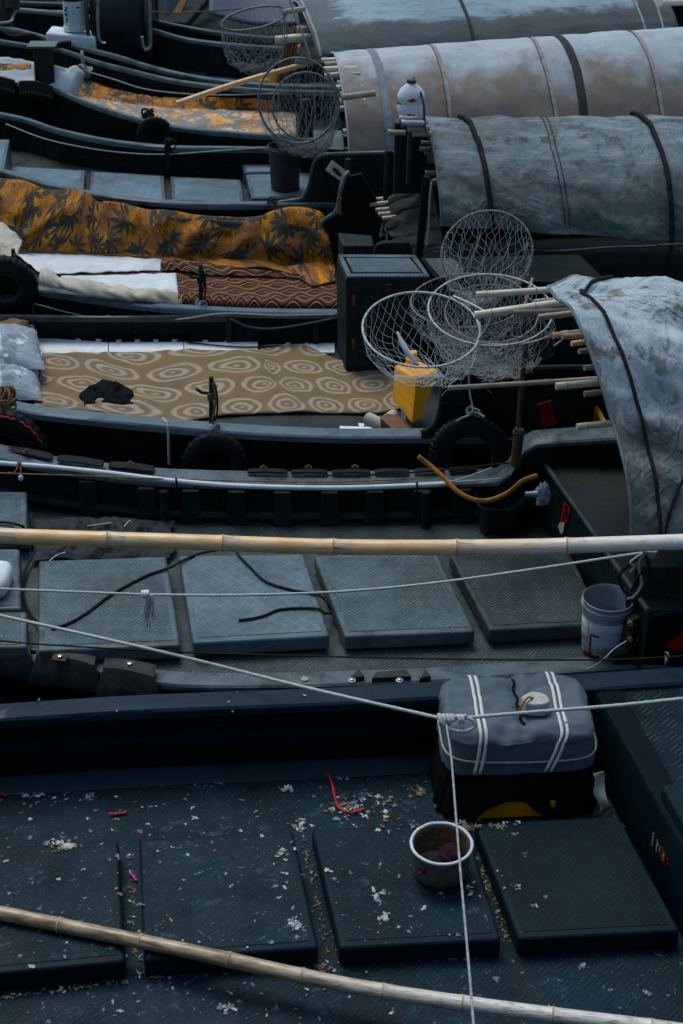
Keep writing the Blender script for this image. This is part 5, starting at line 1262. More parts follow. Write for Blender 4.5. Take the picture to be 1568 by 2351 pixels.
def cable(t, C, us, vs, r, mat, name, off=.02, tail=None):
    pts = [C.S(interp([(j / (len(us) - 1), q) for j, q in enumerate(us)], i / 50)[0], lerp(vs[0], vs[1], i / 50), off) for i in range(51)]
    if tail: pts = [Vector(p) for p in tail][::-1] + pts
    mb = MB(); mb.tube(pts, r, 8); return mb.build(name, mat, t, 'all')
M['strap_black'] = plain('black_strap', (.035, .04, .04), .7, .3, 20, .002, .3)
M['strap_grey'] = plain('grey_strap', (.20, .235, .265), .7, .25, 20, .002, .3)
M['seam_brown'] = plain('brown_seam', (.33, .285, .255), .8, .3, 25, .002, .2)
c1 = Canopy((727, 128, 17.0, 18.6, .40, 1.4, -.3), (1560, 78, 18.7, 20.3, .46, 1.4, -.3), .012, 1)
c2 = Canopy((800, 374, 14.2, 16.0, .80, 1.25, -.16), (1950, 345, 15.0, 17.0, 1.06, 1.25, -.16), .014, 4)
c3 = Canopy((1011, 519, 11.9, 13.6, .62, 1.25, -.12), (1950, 582, 11.5, 13.35, .82, 1.25, -.12), .024, 7, .02, 5)
c4 = Canopy((1445, 1235, 7.1, 8.9, 1.1, 1.25, -.48), (2350, 1245, 7.15, 8.95, 1.1, 1.25, -.48), .046, 9, .02, 4, .75, -.02)
t1 = canopy('blue grey canvas canopy at the very top, its left end and lower side stained dark', c1, M['canvas_top'])
t2 = canopy('smooth pinkish grey canvas canopy with a black strap and brown stains along its lower side', c2, M['canvas_smooth'])
t3 = canopy('wrinkled dark grey canvas canopy held down by two black hoses', c3, M['canvas_dark'])
t4 = canopy('pale crumpled canvas canopy at the right border, above the landing net handles', c4, M['canvas_pale'])
# straps, seams and hoses
def us_of(C, px): return [C.inv(x, y)[0] for x, y in px]
band(t2, c2, us_of(c2, [(893, 330), (884, 220), (850, 140)]), (.0, .62), .075, M['strap_grey'], 'strap')
band(t2, c2, us_of(c2, [(1344, 260), (1325, 180), (1285, 105)]), (.0, .62), .085, M['strap_black'], 'strap')
for q in ([(1034, 260), (1018, 170), (1000, 125)], [(1276, 255), (1262, 180), (1230, 112)], [(1523, 250), (1500, 150), (1450, 90)]):
    u_ = us_of(c2, q); band(t2, c2, u_, (.05, .62), .038, M['seam_brown'], 'seam', .009, .002)
    cable(t2, c2, [x - .005 for x in u_], (.05, .62), .003, M['strap_black'], 'stitching', .014)
a_ = us_of(c3, [(1128, 480), (1105, 360), (1070, 300)]); cable(t3, c3, a_, (.0, .62), .021, M['rubber'], 'hose', .03)
b_ = us_of(c3, [(1543, 520), (1530, 390), (1490, 310)]); e_ = c3.S(b_[0], 0, .03)
cable(t3, c3, b_, (.0, .62), .020, M['rubber'], 'hose', .03, [e_ + Vector((-.01, -.02, -.08)), e_ + Vector((-.03, -.04, -.18)), e_ + Vector((-.04, -.05, -.30))])
u_ = us_of(c3, [(1295, 520), (1280, 400), (1262, 300)]); cable(t3, c3, u_, (.05, .6), .004, M['strap_black'], 'seam', .013); cable(t3, c3, [x + .012 for x in u_], (.05, .6), .004, M['strap_black'], 'seam', .013)
u_ = us_of(c4, [(1500, 1100), (1440, 850), (1370, 690)]); cable(t4, c4, u_, (.0, .66), .010, M['rope_dark'], 'rope', .016)
uv_ = [c4.inv(x, y, .5) for x, y in ((1518, 1232), (1540, 1170), (1568, 1095), (1630, 980), (1720, 840), (1800, 740))]
mb = MB(); mb.tube(smooth([c4.S(u, v, .014) for u, v in uv_], 60), .009, 8); mb.build('rope', M['rope_dark'], t4, 'all')
u_ = us_of(c1, [(810, 90), (790, 40), (772, 8)]); cable(t1, c1, us_of(c1, [(733, 100), (722, 60), (700, 16)]), (0, .6), .018, M['rope_grey'], 'rope', .02)
cable(t1, c1, us_of(c1, [(1082, 90), (1080, 50), (1066, 10)]), (0, .62), .018, M['strap_black'], 'rope', .02)
for x in (1475, 1520): cable(t1, c1, us_of(c1, [(x, 55), (x - 6, 30), (x - 14, 5)]), (0, .62), .016, M['rope_grey'], 'rope', .02)
band(t1, c1, us_of(c1, [(1500, 50), (1495, 20)]), (0, .62), .24, M['canvas_dark'], 'end_band', .012)

# bamboo ends that stick out under the pale canopy
def archY(C, y):
    return min(((proj(C.base(0, v / 80))[1] - y) ** 2, C.base(0, v / 80).y) for v in range(0, 46))[1]
def stick(x0, y0, x1, y1, rpx, Y, label=None, mat='bamboo_end', ext=.35, parent=None):
    a, b = D(x0, y0, Y), D(x1, y1, Y + .03); depth = a.y * cp - (a.z - CH) * sp; r = rpx * depth / F
    b = b + (b - a).normalized() * ext
    return add_bamboo('bamboo_pole', [a, b], r, M[mat], label, group='bamboo poles sticking out under the pale canopy' if label else None, parent=parent, nodes=.28, sides=12, first=.06)
stick(1093, 677, 1240, 667, 8, 8.75, 'short pale bamboo end above the thick net handle', 'bamboo_pale')
stick(1179, 717, 1290, 712, 7, 8.28, 'grey bamboo end just below the thick net handle')
stick(1235, 729, 1292, 722, 7.5, 8.22, 'stubby grey bamboo end, lowest of the bundle by the net handle')
stick(1226, 693, 1290, 687, 6, 8.5, 'thin grey bamboo end above the thick net handle, near the canvas edge')
stick(1268, 771, 1330, 763, 7.5, 8.25, 'bamboo end with a white band and a bent wire hook', 'bamboo')
stick(1291, 773, 1335, 770, 7, 8.15, 'grey stub right beside the banded bamboo end')
stick(1312, 789, 1345, 785, 6.5, 8.1, 'short brown stub below the banded bamboo end', 'bamboo')
stick(1329, 807, 1352, 804, 6, 8.05, 'tiny pale stub at the canvas edge, third below the hook')
stick(1341, 845, 1372, 841, 6.5, 7.95, 'short pale stub at the canvas edge, above the pale long end')
stick(1029, 891, 1400, 868, 6, 8.35, 'long split ended bamboo pole reaching over the large tyre', 'bamboo_end')
stick(1276, 887, 1395, 876, 9, 7.85, 'thick pale bamboo end close below the long split pole', 'bamboo_pale')
stick(1341, 905, 1400, 897, 7, 7.8, 'dark broken stub below the thick pale bamboo end')
stick(1324, 980, 1412, 971, 8, 7.6, 'pale bamboo end in front of the yellow crate', 'bamboo_pale')
mb = MB(); h0 = D(1268, 771, 8.24); mb.tube(smooth([h0, D(1260, 768, 8.24), D(1254, 760, 8.24), D(1254, 754, 8.24), D(1261, 751, 8.24)], 16), .006, 8); mb.tube([D(1271, 794, 8.2), D(1290, 781, 8.2)], .006, 8); mb.build('wire_hook', M['hoop_white'], None, 'all', label='bent white wire hook on the banded bamboo end', cat='hook')
mb = MB(); mb.tube([D(1290, 768, 8.24), D(1304, 766, 8.24)], .021, 12); mb.build('tape_band', M['pvc'], None, True, label='white tape wrapped round a bamboo end under the canopy', cat='tape')
# rusty rod, plastic rag and crate under the pale canopy
mb = MB(); mb.tube([D(1208, 785, 8.45), D(1196, 900, 8.42), D(1184, 1065, 8.35)], .016, 10); o = mb.build('iron_rod', M['rust'], None, True, label='upright rusty iron rod beside the large tyre', cat='rod')
mb = MB(); mb.tube([D(1192, 985, 8.33), D(1183, 1070, 8.30)], .032, 10); mb.tube([D(1190, 990, 8.32), D(1190, 996, 8.32)], .036, 10); mb.build('rod_socket', M['rust'], B, True)
mb = MB(); mb.grid(lambda u, v: (D(lerp(1222, 1272, u) + 6 * nz(v * 3, u * 3), lerp(772, 826 - 30 * abs(u - .6), v), 8.5 + .06 * nz(u * 5, v * 4)), (u, v)), 16, 16); mb.build('plastic_sheet', M['grey_plastic'], None, 'all', solid=.003, label='crumpled translucent plastic hanging below the bamboo ends', cat='plastic sheet')
t = thing('fish_crate', P(1400, 1010, zs_ + .02), 'yellow plastic fish crate half hidden behind the edge of the pale canopy', 'crate')
def crate(par, q, z0, h, m, wall=.02):
    b4 = [P(x, y, z0) for x, y in q]; c_ = sum(b4, Vector()) / 4
    t4_ = [c_ + (p - c_) * 1.08 + Vector((0, 0, h)) for p in b4]
    mb = MB()
    for i in range(4):
        j = (i + 1) % 4; ni = lambda p: p + (c_ - Vector((p.x, p.y, c_.z))) * .10
        mb.hexa([b4[i], b4[j], ni(b4[j]), ni(b4[i])], [t4_[i], t4_[j], ni(t4_[j]), ni(t4_[i])])
    mb.hexa(b4, [p + Vector((0, 0, .015)) for p in b4]); mb.build('crate_walls', m, par, False, bevel=.005)
    mb = MB()
    for i in range(4):
        j = (i + 1) % 4; a, b = t4_[i], t4_[j]; mb.tube([a, b], .016, 6)
    mb.build('rim', m, par, True)
    return b4, t4_
b4, t4_ = crate(t, [(1362, 975), (1450, 968), (1490, 1042), (1402, 1052)], zs_ + .01, .17, M['crate_yellow'])
mb = MB()
for k in (.2, .5, .8):
    p = b4[0].lerp(b4[3], k); q_ = t4_[0].lerp(t4_[3], k); mb.box((p + q_) / 2 + Vector((-.012, 0, 0)), (.014, .05, .15))
mb.build('side_rib', M['crate_yellow'], t, False, bevel=.004)
mb = MB(); lump(mb, P(1415, 1000, zs_ + .08), (.09, .12, .06), .5, seed=5); mb.build('red_cloth', M['red_dark'], None, 'all', label='dark red cloth lying in the yellow fish crate', cat='cloth')

# ================================================================== LANDING NETS
def hoop_ring(cx_, cy_, rx, ry, ang, Yc, g, n=72):
    out = []
    for i in range(n):
        a = 2 * math.pi * i / n; x, y = rx * math.cos(a), ry * math.sin(a)
        X = cx_ + x * math.cos(ang) - y * math.sin(ang); Y = cy_ + x * math.sin(ang) + y * math.cos(ang)
        out.append(D(X, Y, Yc + g * (cy_ - Y)))
    return out
def landing_net(label, hoop, bottom, hm, nm='net', rh=.010, nr=.0014, na=50, nl=18, prof=.75, messy=.02, handle=None, hr=.02, seed=0, hmat='bamboo_pale', flat=.0, extra=None):
    ring_ = hoop; n = len(ring_); cen = sum(ring_, Vector()) / n
    t = thing('landing_net', Vector((cen.x, cen.y, bottom.z)), label, 'landing net', 'landing nets on bamboo handles')
    mb = MB(); mb.tube(ring_ + [ring_[0]], rh, 8, cap=False)
    for k in range(na):
        if random.random() < .45:
            i = int(k * n / na) % n; a, b = ring_[i], ring_[(i + 1) % n]; mb.tube([a, a.lerp(b, .35)], rh * 1.25, 6, mi=1)
    mb.build('hoop', [M[hm], M['net_grey'] if hm == 'hoop_dark' else M['rope_grey']], t, 'all')
    def pt(i, j):
        u = (i % (2 * na)) / (2 * na) * n; k = int(u) % n; p = ring_[k].lerp(ring_[(k + 1) % n], u - int(u)); s_ = j / nl
        down = math.sin(s_ * math.pi / 2) ** prof; inn = s_ ** 2.0 * (1 - flat) + s_ * flat
        q = Vector((lerp(p.x, bottom.x, inn), lerp(p.y, bottom.y, inn), lerp(p.z, bottom.z, down)))
        q += Vector((nz(i * .31 + seed, j * .37), nz(i * .31, j * .37 + seed, 4), nz(i * .3, j * .3, 9 + seed))) * messy * (1 + s_)
        return q
    mb = MB()
    for j in range(nl):
        for i in range(na):
            a = pt(2 * i + (j % 2), j)
            for d_ in (-1, 1):
                b = pt(2 * i + (j % 2) + d_, j + 1); m = (a + b) / 2 + Vector((0, 0, -.004))
                mb.tube([a, m, b], nr, 3, cap=False)
    mb.build('netting', M[nm], t, 'all')
    if extra:
        for e in extra:
            mb = MB(); mb.tube(smooth(e, 24), rh * .9, 8); mb.build('fork', M[hm], t, 'all')
    if handle: add_bamboo('handle', handle, hr, M[hmat], None, parent=t, nodes=.25, sides=12)
    return t
landing_net('white hooped landing net, the nearest, hanging over the yellow can', hoop_ring(967, 757, 135, 86, R(4), 8.40, .0042), D(1015, 865, 8.35), 'hoop_white', rh=.0068, nr=.0011, na=34, nl=13, prof=.8, messy=.022,
            handle=[D(1090, 724, 8.30), D(1180, 711, 8.30), D(1275, 697, 8.33), D(1420, 678, 8.36)], hr=.025, seed=1,
            extra=[[D(1042, 680, 8.72), D(1080, 697, 8.5), D(1112, 714, 8.32)], [D(1094, 783, 8.30), D(1112, 760, 8.29), D(1124, 735, 8.28), D(1122, 724, 8.29)], [D(1101, 740, 8.40), D(1102, 765, 8.34), D(1096, 783, 8.30)]])
landing_net('wide landing net with a half white hoop behind the nearest net', hoop_ring(1126, 712, 143, 82, R(3), 8.62, .0040), D(1160, 850, 8.6), 'hoop_white', rh=.006, nr=.0009, na=46, nl=15, messy=.04, seed=5,
            extra=[[D(1264, 770, 8.42), D(1230, 783, 8.4), D(1180, 791, 8.36), D(1120, 789, 8.34), D(1090, 783, 8.32)]])
landing_net('smaller thin hooped landing net nested inside the wide one', hoop_ring(1128, 720, 107, 66, R(3), 8.66, .0040), D(1120, 830, 8.68), 'hoop_rust', 'net_grey', rh=.0045, nr=.0010, na=40, nl=14, messy=.05, seed=8)
landing_net('rusty hooped landing net lying flat behind the wide one', hoop_ring(1075, 690, 132, 62, R(-2), 8.95, .0048), D(1060, 775, 8.95), 'hoop_rust', 'net_grey', rh=.005, nr=.0010, na=42, nl=13, messy=.05, seed=12)
landing_net('landing net standing upright with its rusty hoop against the dark hull', hoop_ring(1118, 580, 106, 95, R(-22), 9.3, .0010), D(1085, 700, 9.1), 'hoop_rust', rh=.006, nr=.0010, na=46, nl=18, prof=1.1, messy=.035, seed=15, flat=.25)
mb = MB(); mb.tube([D(1222, 640, 9.2), D(1215, 665, 9.0), D(1205, 700, 8.8)], .010, 8); mb.build('socket_rod', M['hoop_rust'], None, True, label='rusty socket rod between the upright net and the bamboo bundle', cat='rod')
mb = MB(); th_ = thing('net_tangle', D(1140, 860, 8.6), 'loose tangle of pale netting hanging below the wide landing net', 'netting')
for k in range(70):
    x0_ = random.uniform(1010, 1210); p = D(x0_, random.uniform(790, 850), random.uniform(8.5, 8.75)); q = [p]
    for _ in range(5): q.append(q[-1] + Vector((random.uniform(-.06, .06), random.uniform(-.03, .03), random.uniform(-.05, .03))))
    mb.tube(smooth(q, 14), .0012, 3, cap=False)
mb.build('strands', M['net'], th_, 'all')
# the two nets at the second canopy
landing_net('round dark hooped landing net standing upright in front of the floral cloth', hoop_ring(684, 231, 91, 98, R(-6), 14.1, .0009), D(722, 350, 14.3), 'hoop_dark', 'net_grey', rh=.010, nr=.0013, na=44, nl=16, prof=1.1, messy=.05, seed=20, flat=.3,
            extra=[[D(745, 158, 14.1), D(765, 190, 14.05), D(786, 226, 14.0)], [D(768, 200, 14.1), D(778, 214, 14.05), D(790, 228, 14.0)]], handle=[D(783, 224, 14.0), D(860, 214, 14.1)], hr=.03, hmat='bamboo_end')
landing_net('smaller round landing net nested inside the dark hooped one', hoop_ring(702, 243, 77, 77, R(-6), 14.25, .0009), D(735, 345, 14.3), 'hoop_dark', 'net_grey', rh=.008, nr=.0013, na=42, nl=15, messy=.05, prof=1.1, seed=23, flat=.3)
landing_net('thin hooped landing net hanging tipped over at the topmost canopy', hoop_ring(583, 42, 76, 24, R(-12), 17.2, .004), D(592, 160, 17.2), 'hoop_dark', 'net_grey', rh=.012, nr=.0014, na=46, nl=20, prof=.62, messy=.05, seed=27,
            handle=[D(648, 28, 17.2), D(700, 20, 17.3)], hr=.03, hmat='bamboo_end')

# ================================================================== BOAT D : floral cloth, white sheets, dark stern
zD = .12
Dd, hD = make_boat('boat heaped with the floral cloth and white sheets, dark sheltered stern',
    [(-700, 380, .62), (-200, 420, .58), (0, 436, .56), (200, 462, .54), (400, 492, .50), (600, 505, .48), (760, 505, .48), (1000, 500, .48), (1700, 480, .48), (2400, 470, .48)],
    [Vector((-7, 11.9, .34)), Vector((-4, 11.62, .33)), Vector((-2, 11.53, .33)), Vector((0, 11.56, .33)), Vector((2, 11.58, .33)), Vector((6, 11.6, .33))], -4.8, 5.4, zD,
    (M['black_hull'], M['rail_dark'], M['rail_dark'], M['floor_dark']), gw=.09, gwn=.03)
YD = lambda x, y: hD.at(D(x, y, 13.5).x)[0][0]
crest = [(-80, 398), (0, 408), (60, 419), (90, 430), (140, 437), (165, 434), (185, 440), (200, 444), (222, 462), (250, 464), (300, 472), (340, 484), (370, 481), (400, 485), (450, 494), (500, 499), (550, 500), (595, 498), (625, 484), (665, 478), (700, 477), (735, 488), (752, 510)]
foot = [(-80, 575), (0, 580), (52, 578), (120, 579), (200, 580), (260, 583), (350, 590), (435, 592), (500, 594), (600, 598), (700, 601), (770, 604)]
front = [(-80, 590), (0, 590), (52, 582), (120, 583), (200, 584), (260, 587), (350, 595), (420, 600), (450, 608), (480, 612), (525, 617), (575, 614), (640, 618), (665, 630), (690, 640), (715, 656), (745, 652), (770, 646)]
CR = smooth([D(x, y, YD(x, y) - .04) for x, y in crest], 121); FT = smooth([P(x, y, zD + .05) for x, y in foot], 121); FR = smooth([P(x, y, zD + .035) for x, y in front], 121)
def drape(u, v):
    i = min(int(round(u * 120)), 120); a, f_, g = CR[i], FT[i], FR[i]
    f_ = Vector((lerp(a.x, f_.x, .9), min(f_.y, a.y + .02) - .0, f_.z))
    if v < .12:
        p = a + Vector((0, .16 * (1 - v / .12), -.16 * (1 - v / .12) ** 2 * 1.2))
    elif v < .72:
        s_ = (v - .12) / .6; p = a.lerp(f_, s_) + Vector((0, -.06 * math.sin(math.pi * s_) + .09 * (abs(nz(a.x * 2.6, s_ * .8, 3)) * 2.2 - .5) * math.sin(math.pi * s_) ** .6 - .06 * math.sin(math.pi * s_) * nz(a.x * 5, s_ * 3, 6) , .0))
        p.y += .045 * nz(a.x * 4.2, s_ * 1.2, 2) * math.sin(math.pi * s_) ** .5
    else:
        s_ = (v - .72) / .28; p = f_.lerp(g, s_) + Vector((0, 0, .025 * abs(nz(a.x * 4, s_ * 3, 4)) * math.sin(math.pi * s_)))
    L = (a - f_).length
    return p + Vector((0, 0, .012 * nz(a.x * 7, v * 6, 3))), (u * 5.4, v * .95)
mb = MB(); mb.grid(drape, 120, 50); fc = mb.build('floral_cloth', M['floral'], None, 'all', solid=.008, label='dark orange palm leaf cloth draped high over the boat side above the white sheets', cat='cloth', group='orange floral cloths')
# rug and sheets
patch('wave_rug', [P(170, 610, zD + .012), P(300, 604, zD + .012), P(400, 600, zD + .012), P(600, 606, zD + .012), P(770, 622, zD + .012)], [P(180, 690, zD + .012), P(400, 700, zD + .012), P(600, 704, zD + .012), P(780, 706, zD + .012)], M['rug_waves'], amp=.012, nu=70, nv=20, solid=.01, label='dark red rug with wavy brown pattern lying in the boat beside the white sheets', cat='rug')
patch('wave_blanket', [P(372, 600, zD + .05), P(400, 596, zD + .09), P(440, 604, zD + .08), P(500, 612, zD + .07), P(600, 622, zD + .06), P(690, 632, zD + .05)], [P(368, 622, zD + .03), P(410, 622, zD + .04), P(450, 630, zD + .035), P(520, 634, zD + .03), P(600, 636, zD + .03), P(695, 640, zD + .03)], M['rug_waves'], amp=.04, nu=60, nv=14, solid=.012, label='folded edge of a brown wave patterned blanket below the floral cloth hem', cat='blanket')
patch('white_sheet', [P(35, 582, zD + .03), P(90, 578, zD + .03), P(200, 583, zD + .03), P(300, 588, zD + .03), P(372, 600, zD + .03)], [P(70, 610, zD + .03), P(100, 628, zD + .03), P(200, 628, zD + .03), P(300, 624, zD + .03), P(376, 622, zD + .03)], M['sheet'], amp=.022, nu=60, nv=20, solid=.008, label='large white sheet spread below the floral cloth, the far one', cat='sheet', group='white sheets')
patch('white_sheet', [P(140, 634, zD + .03), P(200, 634, zD + .03), P(300, 632, zD + .03), P(404, 628, zD + .03)], [P(165, 664, zD + .05), P(220, 672, zD + .05), P(300, 678, zD + .05), P(410, 680, zD + .05)], M['sheet'], amp=.018, nu=50, nv=16, solid=.008, label='white sheet with a straight right edge between the rug strip and the beige roll', cat='sheet', group='white sheets')
mb = MB()
RP = smooth([D(95, 632, 11.95), D(125, 646, 11.9), D(170, 656, 11.85), D(230, 668, 11.82), D(300, 678, 11.8), D(350, 680, 11.8), D(420, 690, 11.78)], 60)
def roll(u, v):
    p = RP[min(int(round(u * 59)), 59)]; a = math.pi * (1.15 * v - .1); r_ = .066 + .035 * nz(u * 6, 1) + .03 * nz(u * 17 + v * 3, v * 3)
    return p + Vector((0, -math.cos(a) * r_ * 1.35, math.sin(a) * r_ * .75)), (u * 3, v)
mb.grid(roll, 59, 14); mb.build('beige_blanket', M['beige'], None, 'all', solid=.01, label='cream blanket rolled along the near gunwale below the white sheets', cat='blanket')
mb = MB(); RP = smooth([D(410, 690, 11.78), D(500, 697, 11.76), D(600, 701, 11.75), D(780, 704, 11.75)], 60); mb.grid(lambda u, v: (RP[min(int(round(u * 59)), 59)] + Vector((0, -math.cos(math.pi * v) * .07, math.sin(math.pi * v) * (.06 + .012 * nz(u * 12, 2)))), (u * 2.6, v * .25)), 59, 10)
mb.build('wave_blanket', M['rug_waves'], None, 'all', solid=.01, label='brown wave patterned blanket edge tucked along the near gunwale up to the locker', cat='blanket')
patch('cloth_bundle', [D(-60, 505, 12.9), D(0, 515, 12.8), D(30, 535, 12.7), D(52, 560, 12.6)], [D(-60, 600, 12.2), D(-20, 600, 12.2), D(10, 598, 12.2), D(35, 600, 12.2)], M['beige'], amp=.05, nu=24, nv=14, solid=.01, label='bundle of pale cloth at the left border behind the tyre', cat='cloth')
# dark stern of D under the third canopy
zsd = .30
mb = MB(); mb.hexa([Vector((.1, 11.75, zD)), Vector((5.2, 11.75, zD)), Vector((5.2, 13.6, zD)), Vector((.1, 13.75, zD))], [Vector((.12, 11.75, zsd)), Vector((5.2, 11.75, zsd)), Vector((5.2, 13.6, zsd)), Vector((.12, 13.75, zsd))]); mb.build('stern_deck', M['black_hull'], Dd, False, bevel=.01)
def post(x0, y0, x1, y1, Y, r, m, label, cat='post', grp='dark posts of the sheltered stern'):
    mb = MB(); mb.tube([D(x1, y1, Y), D((x0 + x1) / 2, (y0 + y1) / 2, Y), D(x0, y0, Y)], r, 10); return mb.build('shelter_post', m, None, True, label=label, cat=cat, group=grp)
post(979, 405, 962, 590, 12.0, .032, M['black_hull'], 'thick dark post at the left end of the wrinkled canopy')
post(893, 345, 885, 525, 13.3, .036, M['rib'], 'dark post standing free in the middle of the sheltered stern')
post(799, 365, 797, 520, 13.5, .026, M['wood_dark'], 'slim dark post beside the small tilted sign')
mb = MB(); a = D(890, 545, 13.1); mb.tube(smooth([D(887, 520, 13.28), D(888, 560, 13.2), D(884, 585, 13.1)], 10), .010, 6); scrap_knot(mb, D(886, 520, 13.26), .07, .008, 5); mb.build('post_lashing', M['rope_grey'], None, 'all', label='grey rope lashed round the middle dark post', cat='rope')
rope('cord', [D(990, 420, 11.95), D(986, 460, 11.95), D(984, 520, 11.95), D(979, 565, 11.95)], .008, M['rope_grey'], 'cord hanging straight down beside the thick dark post', 'cord')
add_bamboo('bamboo_pole', [D(817, 414, 13.75), D(848, 478, 13.5), D(880, 543, 13.25)], .032, M['bamboo_end'], 'slanting bamboo strut in the dark stern beside the middle post', 'bamboo struts in the dark stern', nodes=.3)
add_bamboo('bamboo_pole', [D(852, 473, 13.4), D(920, 447, 13.2), D(975, 426, 13.0), D(1010, 412, 12.9)], .026, M['bamboo_end'], 'nearly level bamboo pole along the top of the dark tarpaulin', 'bamboo struts in the dark stern', nodes=.3)
mb = MB()
def tarp(u, v):
    a = D(858, 462, 13.45).lerp(D(990, 412, 12.95), u); b = D(905, 556, 12.7).lerp(D(1020, 566, 12.2), u)
    p = a.lerp(b, v); return p + Vector((0, -.05 * abs(math.sin(v * 14 + u * 2)) - .03 * nz(u * 4, v * 9), .03 * nz(u * 5, v * 5, 3))), (u, v)
mb.grid(tarp, 40, 50); mb.build('dark_tarpaulin', M['tarp_dark'], None, 'all', solid=.01, label='dark folded tarpaulin hanging slack inside the sheltered stern', cat='tarpaulin')
for k, (x, y) in enumerate(((848, 460), (850, 470), (863, 483), (869, 493), (878, 502), (892, 529), (896, 539))):
    mb = MB(); p = D(x, y, 13.35 - .08 * k); mb.tube([p, p + Vector((.30, -.06, .05))], .022, 10); mb.build('bamboo_end', M['bamboo_end'], bpy.data.objects['dark_tarpaulin'], True)
q = [P(776, 531, .42), P(852, 538, .42), P(868, 570, .42), P(792, 566, .42)]
q = [D(775, 533, 12.6), D(855, 540, 12.6), D(860, 563, 12.25), D(788, 563, 12.25)]
mb = MB(); mb.hexa([Vector((p.x, p.y, zD)) for p in (q[3], q[2], q[1], q[0])], [q[3], q[2], q[1], q[0]]); mb.build('engine_box', M['dark_tread'], None, True, bevel=.02, label='low dark box with a worn light edge behind the locker', cat='box')
mb = MB(); pts = [D(856, 595, 12.1), D(858, 575, 12.1), D(866, 562, 12.1), D(880, 557, 12.1), D(938, 557, 12.1), D(944, 570, 12.1), D(950, 595, 12.1)]; mb.poly(pts, Vector((0, .06, 0))); mb.build('seat_back', M['rib'], None, False, bevel=.01, label='dark rounded backboard behind the locker lid', cat='board')
mb = MB(); mb.tube(smooth([D(770, 488, 13.2), D(778, 470, 13.2), D(782, 440, 13.2), D(790, 408, 13.25), D(800, 395, 13.3)], 24), .022, 8); mb.tube(smooth([D(738, 512, 13.2), D(752, 500, 13.2), D(765, 492, 13.2), D(770, 488, 13.2)], 10), .02, 8); mb.build('bulwark_rail', M['rail'], Dd, True)
mb = MB(); mb.poly([D(x, y, 13.26) for x, y in ((738, 512), (765, 492), (778, 470), (783, 440), (791, 408), (830, 400), (900, 520), (900, 600), (775, 600))], Vector((0, .05, 0))); mb.build('bulwark', M['black_hull'], Dd, False)
mb = MB(); mb.box(D(779, 470, 13.2) + Vector((.0, -.03, 0)), (.045, .02, .16)); mb.build('orange_float', M['wood'], None, False, bevel=.01, label='small orange brown wooden tag below the tilted sign', cat='tag')
rope('cable', [D(962, 586, 12.0), D(985, 575, 11.95), D(1020, 570, 11.9), D(1200, 574, 11.8), D(1290, 576, 11.7), D(1400, 568, 11.6), D(1500, 565, 11.5), D(1530, 562, 11.4), D(1700, 560, 11.4)], .009, M['blue_hull'], 'thin cable strung below the lower hem of the wrinkled canopy', 'cable')
# water jug on its pole, tap fittings
pj = D(943, 264, 12.6); t = thing('water_jug', pj, 'milky plastic jug smeared with red, on a pole at the end of the wrinkled canopy', 'jug')
mb = MB(); mb.lathe([(.001, 0), (.105, .0), (.115, .02), (.115, .10), (.108, .11), (.115, .12), (.112, .17), (.085, .215), (.045, .25), (.032, .26), (.032, .285), (.001, .285)], pj, 28, sq=2.6); mb.build('jug_body', M['clear'], t, True)
mb = MB(); mb.lathe([(.038, .262), (.038, .288), (.001, .29)], pj, 16); mb.build('cap', M['grey_plastic'], t, True)
mb = MB()
for _ in range(16):
    a = random.uniform(R(185), R(330)); z = random.uniform(.01, .16); p = pj + Vector((math.cos(a) * .116, math.sin(a) * .116, z)); tv = Vector((-math.sin(a), math.cos(a), 0)); s_ = random.uniform(.016, .04)
    mb.poly([p + tv * s_ * math.cos(k) * random.uniform(.6, 1.2) + Vector((0, 0, .5 * s_ * math.sin(k) * random.uniform(.5, 1.2))) for k in [i * 2 * math.pi / 8 for i in range(8)]], Vector((math.cos(a) * .002, math.sin(a) * .002, 0)))
mb.build('red_smear', M['red'], t, False)
mb = MB(); mb.tube([D(950, 178, 12.65), D(951, 215, 12.65), D(950, 245, 12.7)], [.008, .014, .014], 8); mb.tube([D(948, 262, 12.7), D(943, 320, 12.7), D(940, 420, 12.7)], .03, 8); mb.build('jug_pole', M['wood_dark'], t, True)
mb = MB(); rp = smooth([D(960, 200, 12.6), D(968, 220, 12.5), D(973, 245, 12.4), D(975, 290, 12.3), D(983, 320, 12.2)], 20); mb.tube(rp, .010, 6); mb.build('hanging_cord', M['rope_dark'], t, 'all')
for i, (x, y, s_) in enumerate(((940, 287, 1.2), (955, 297, 1.1), (962, 310, 1.0), (932, 276, 1.0), (905, 307, .9), (948, 300, .8), (975, 345, .8), (985, 352, .7), (988, 400, .8), (992, 420, .7), (1000, 425, .6), (976, 330, .6))):
    Yq = 12.3 + .03 * i; p = D(x, y, Yq); mb = MB(); mb.tube([p + Vector((-.05 * s_, 0, .01)), p + Vector((.10 * s_, .03, 0))], .024 * s_, 10); mb.tube([p + Vector((-.055 * s_, 0, .01)), p + Vector((-.035 * s_, 0, .01))], .029 * s_, 10)
    mb.build('frame_end', M['bamboo_end'] if i % 3 else M['zinc'], t3, True)
mb = MB(); mb.box(D(942, 360, 12.9), (.28, .12, .62)); mb.build('dark_box', M['black_plastic'], None, False, bevel=.02, label='tall black box below the milky jug', cat='box')

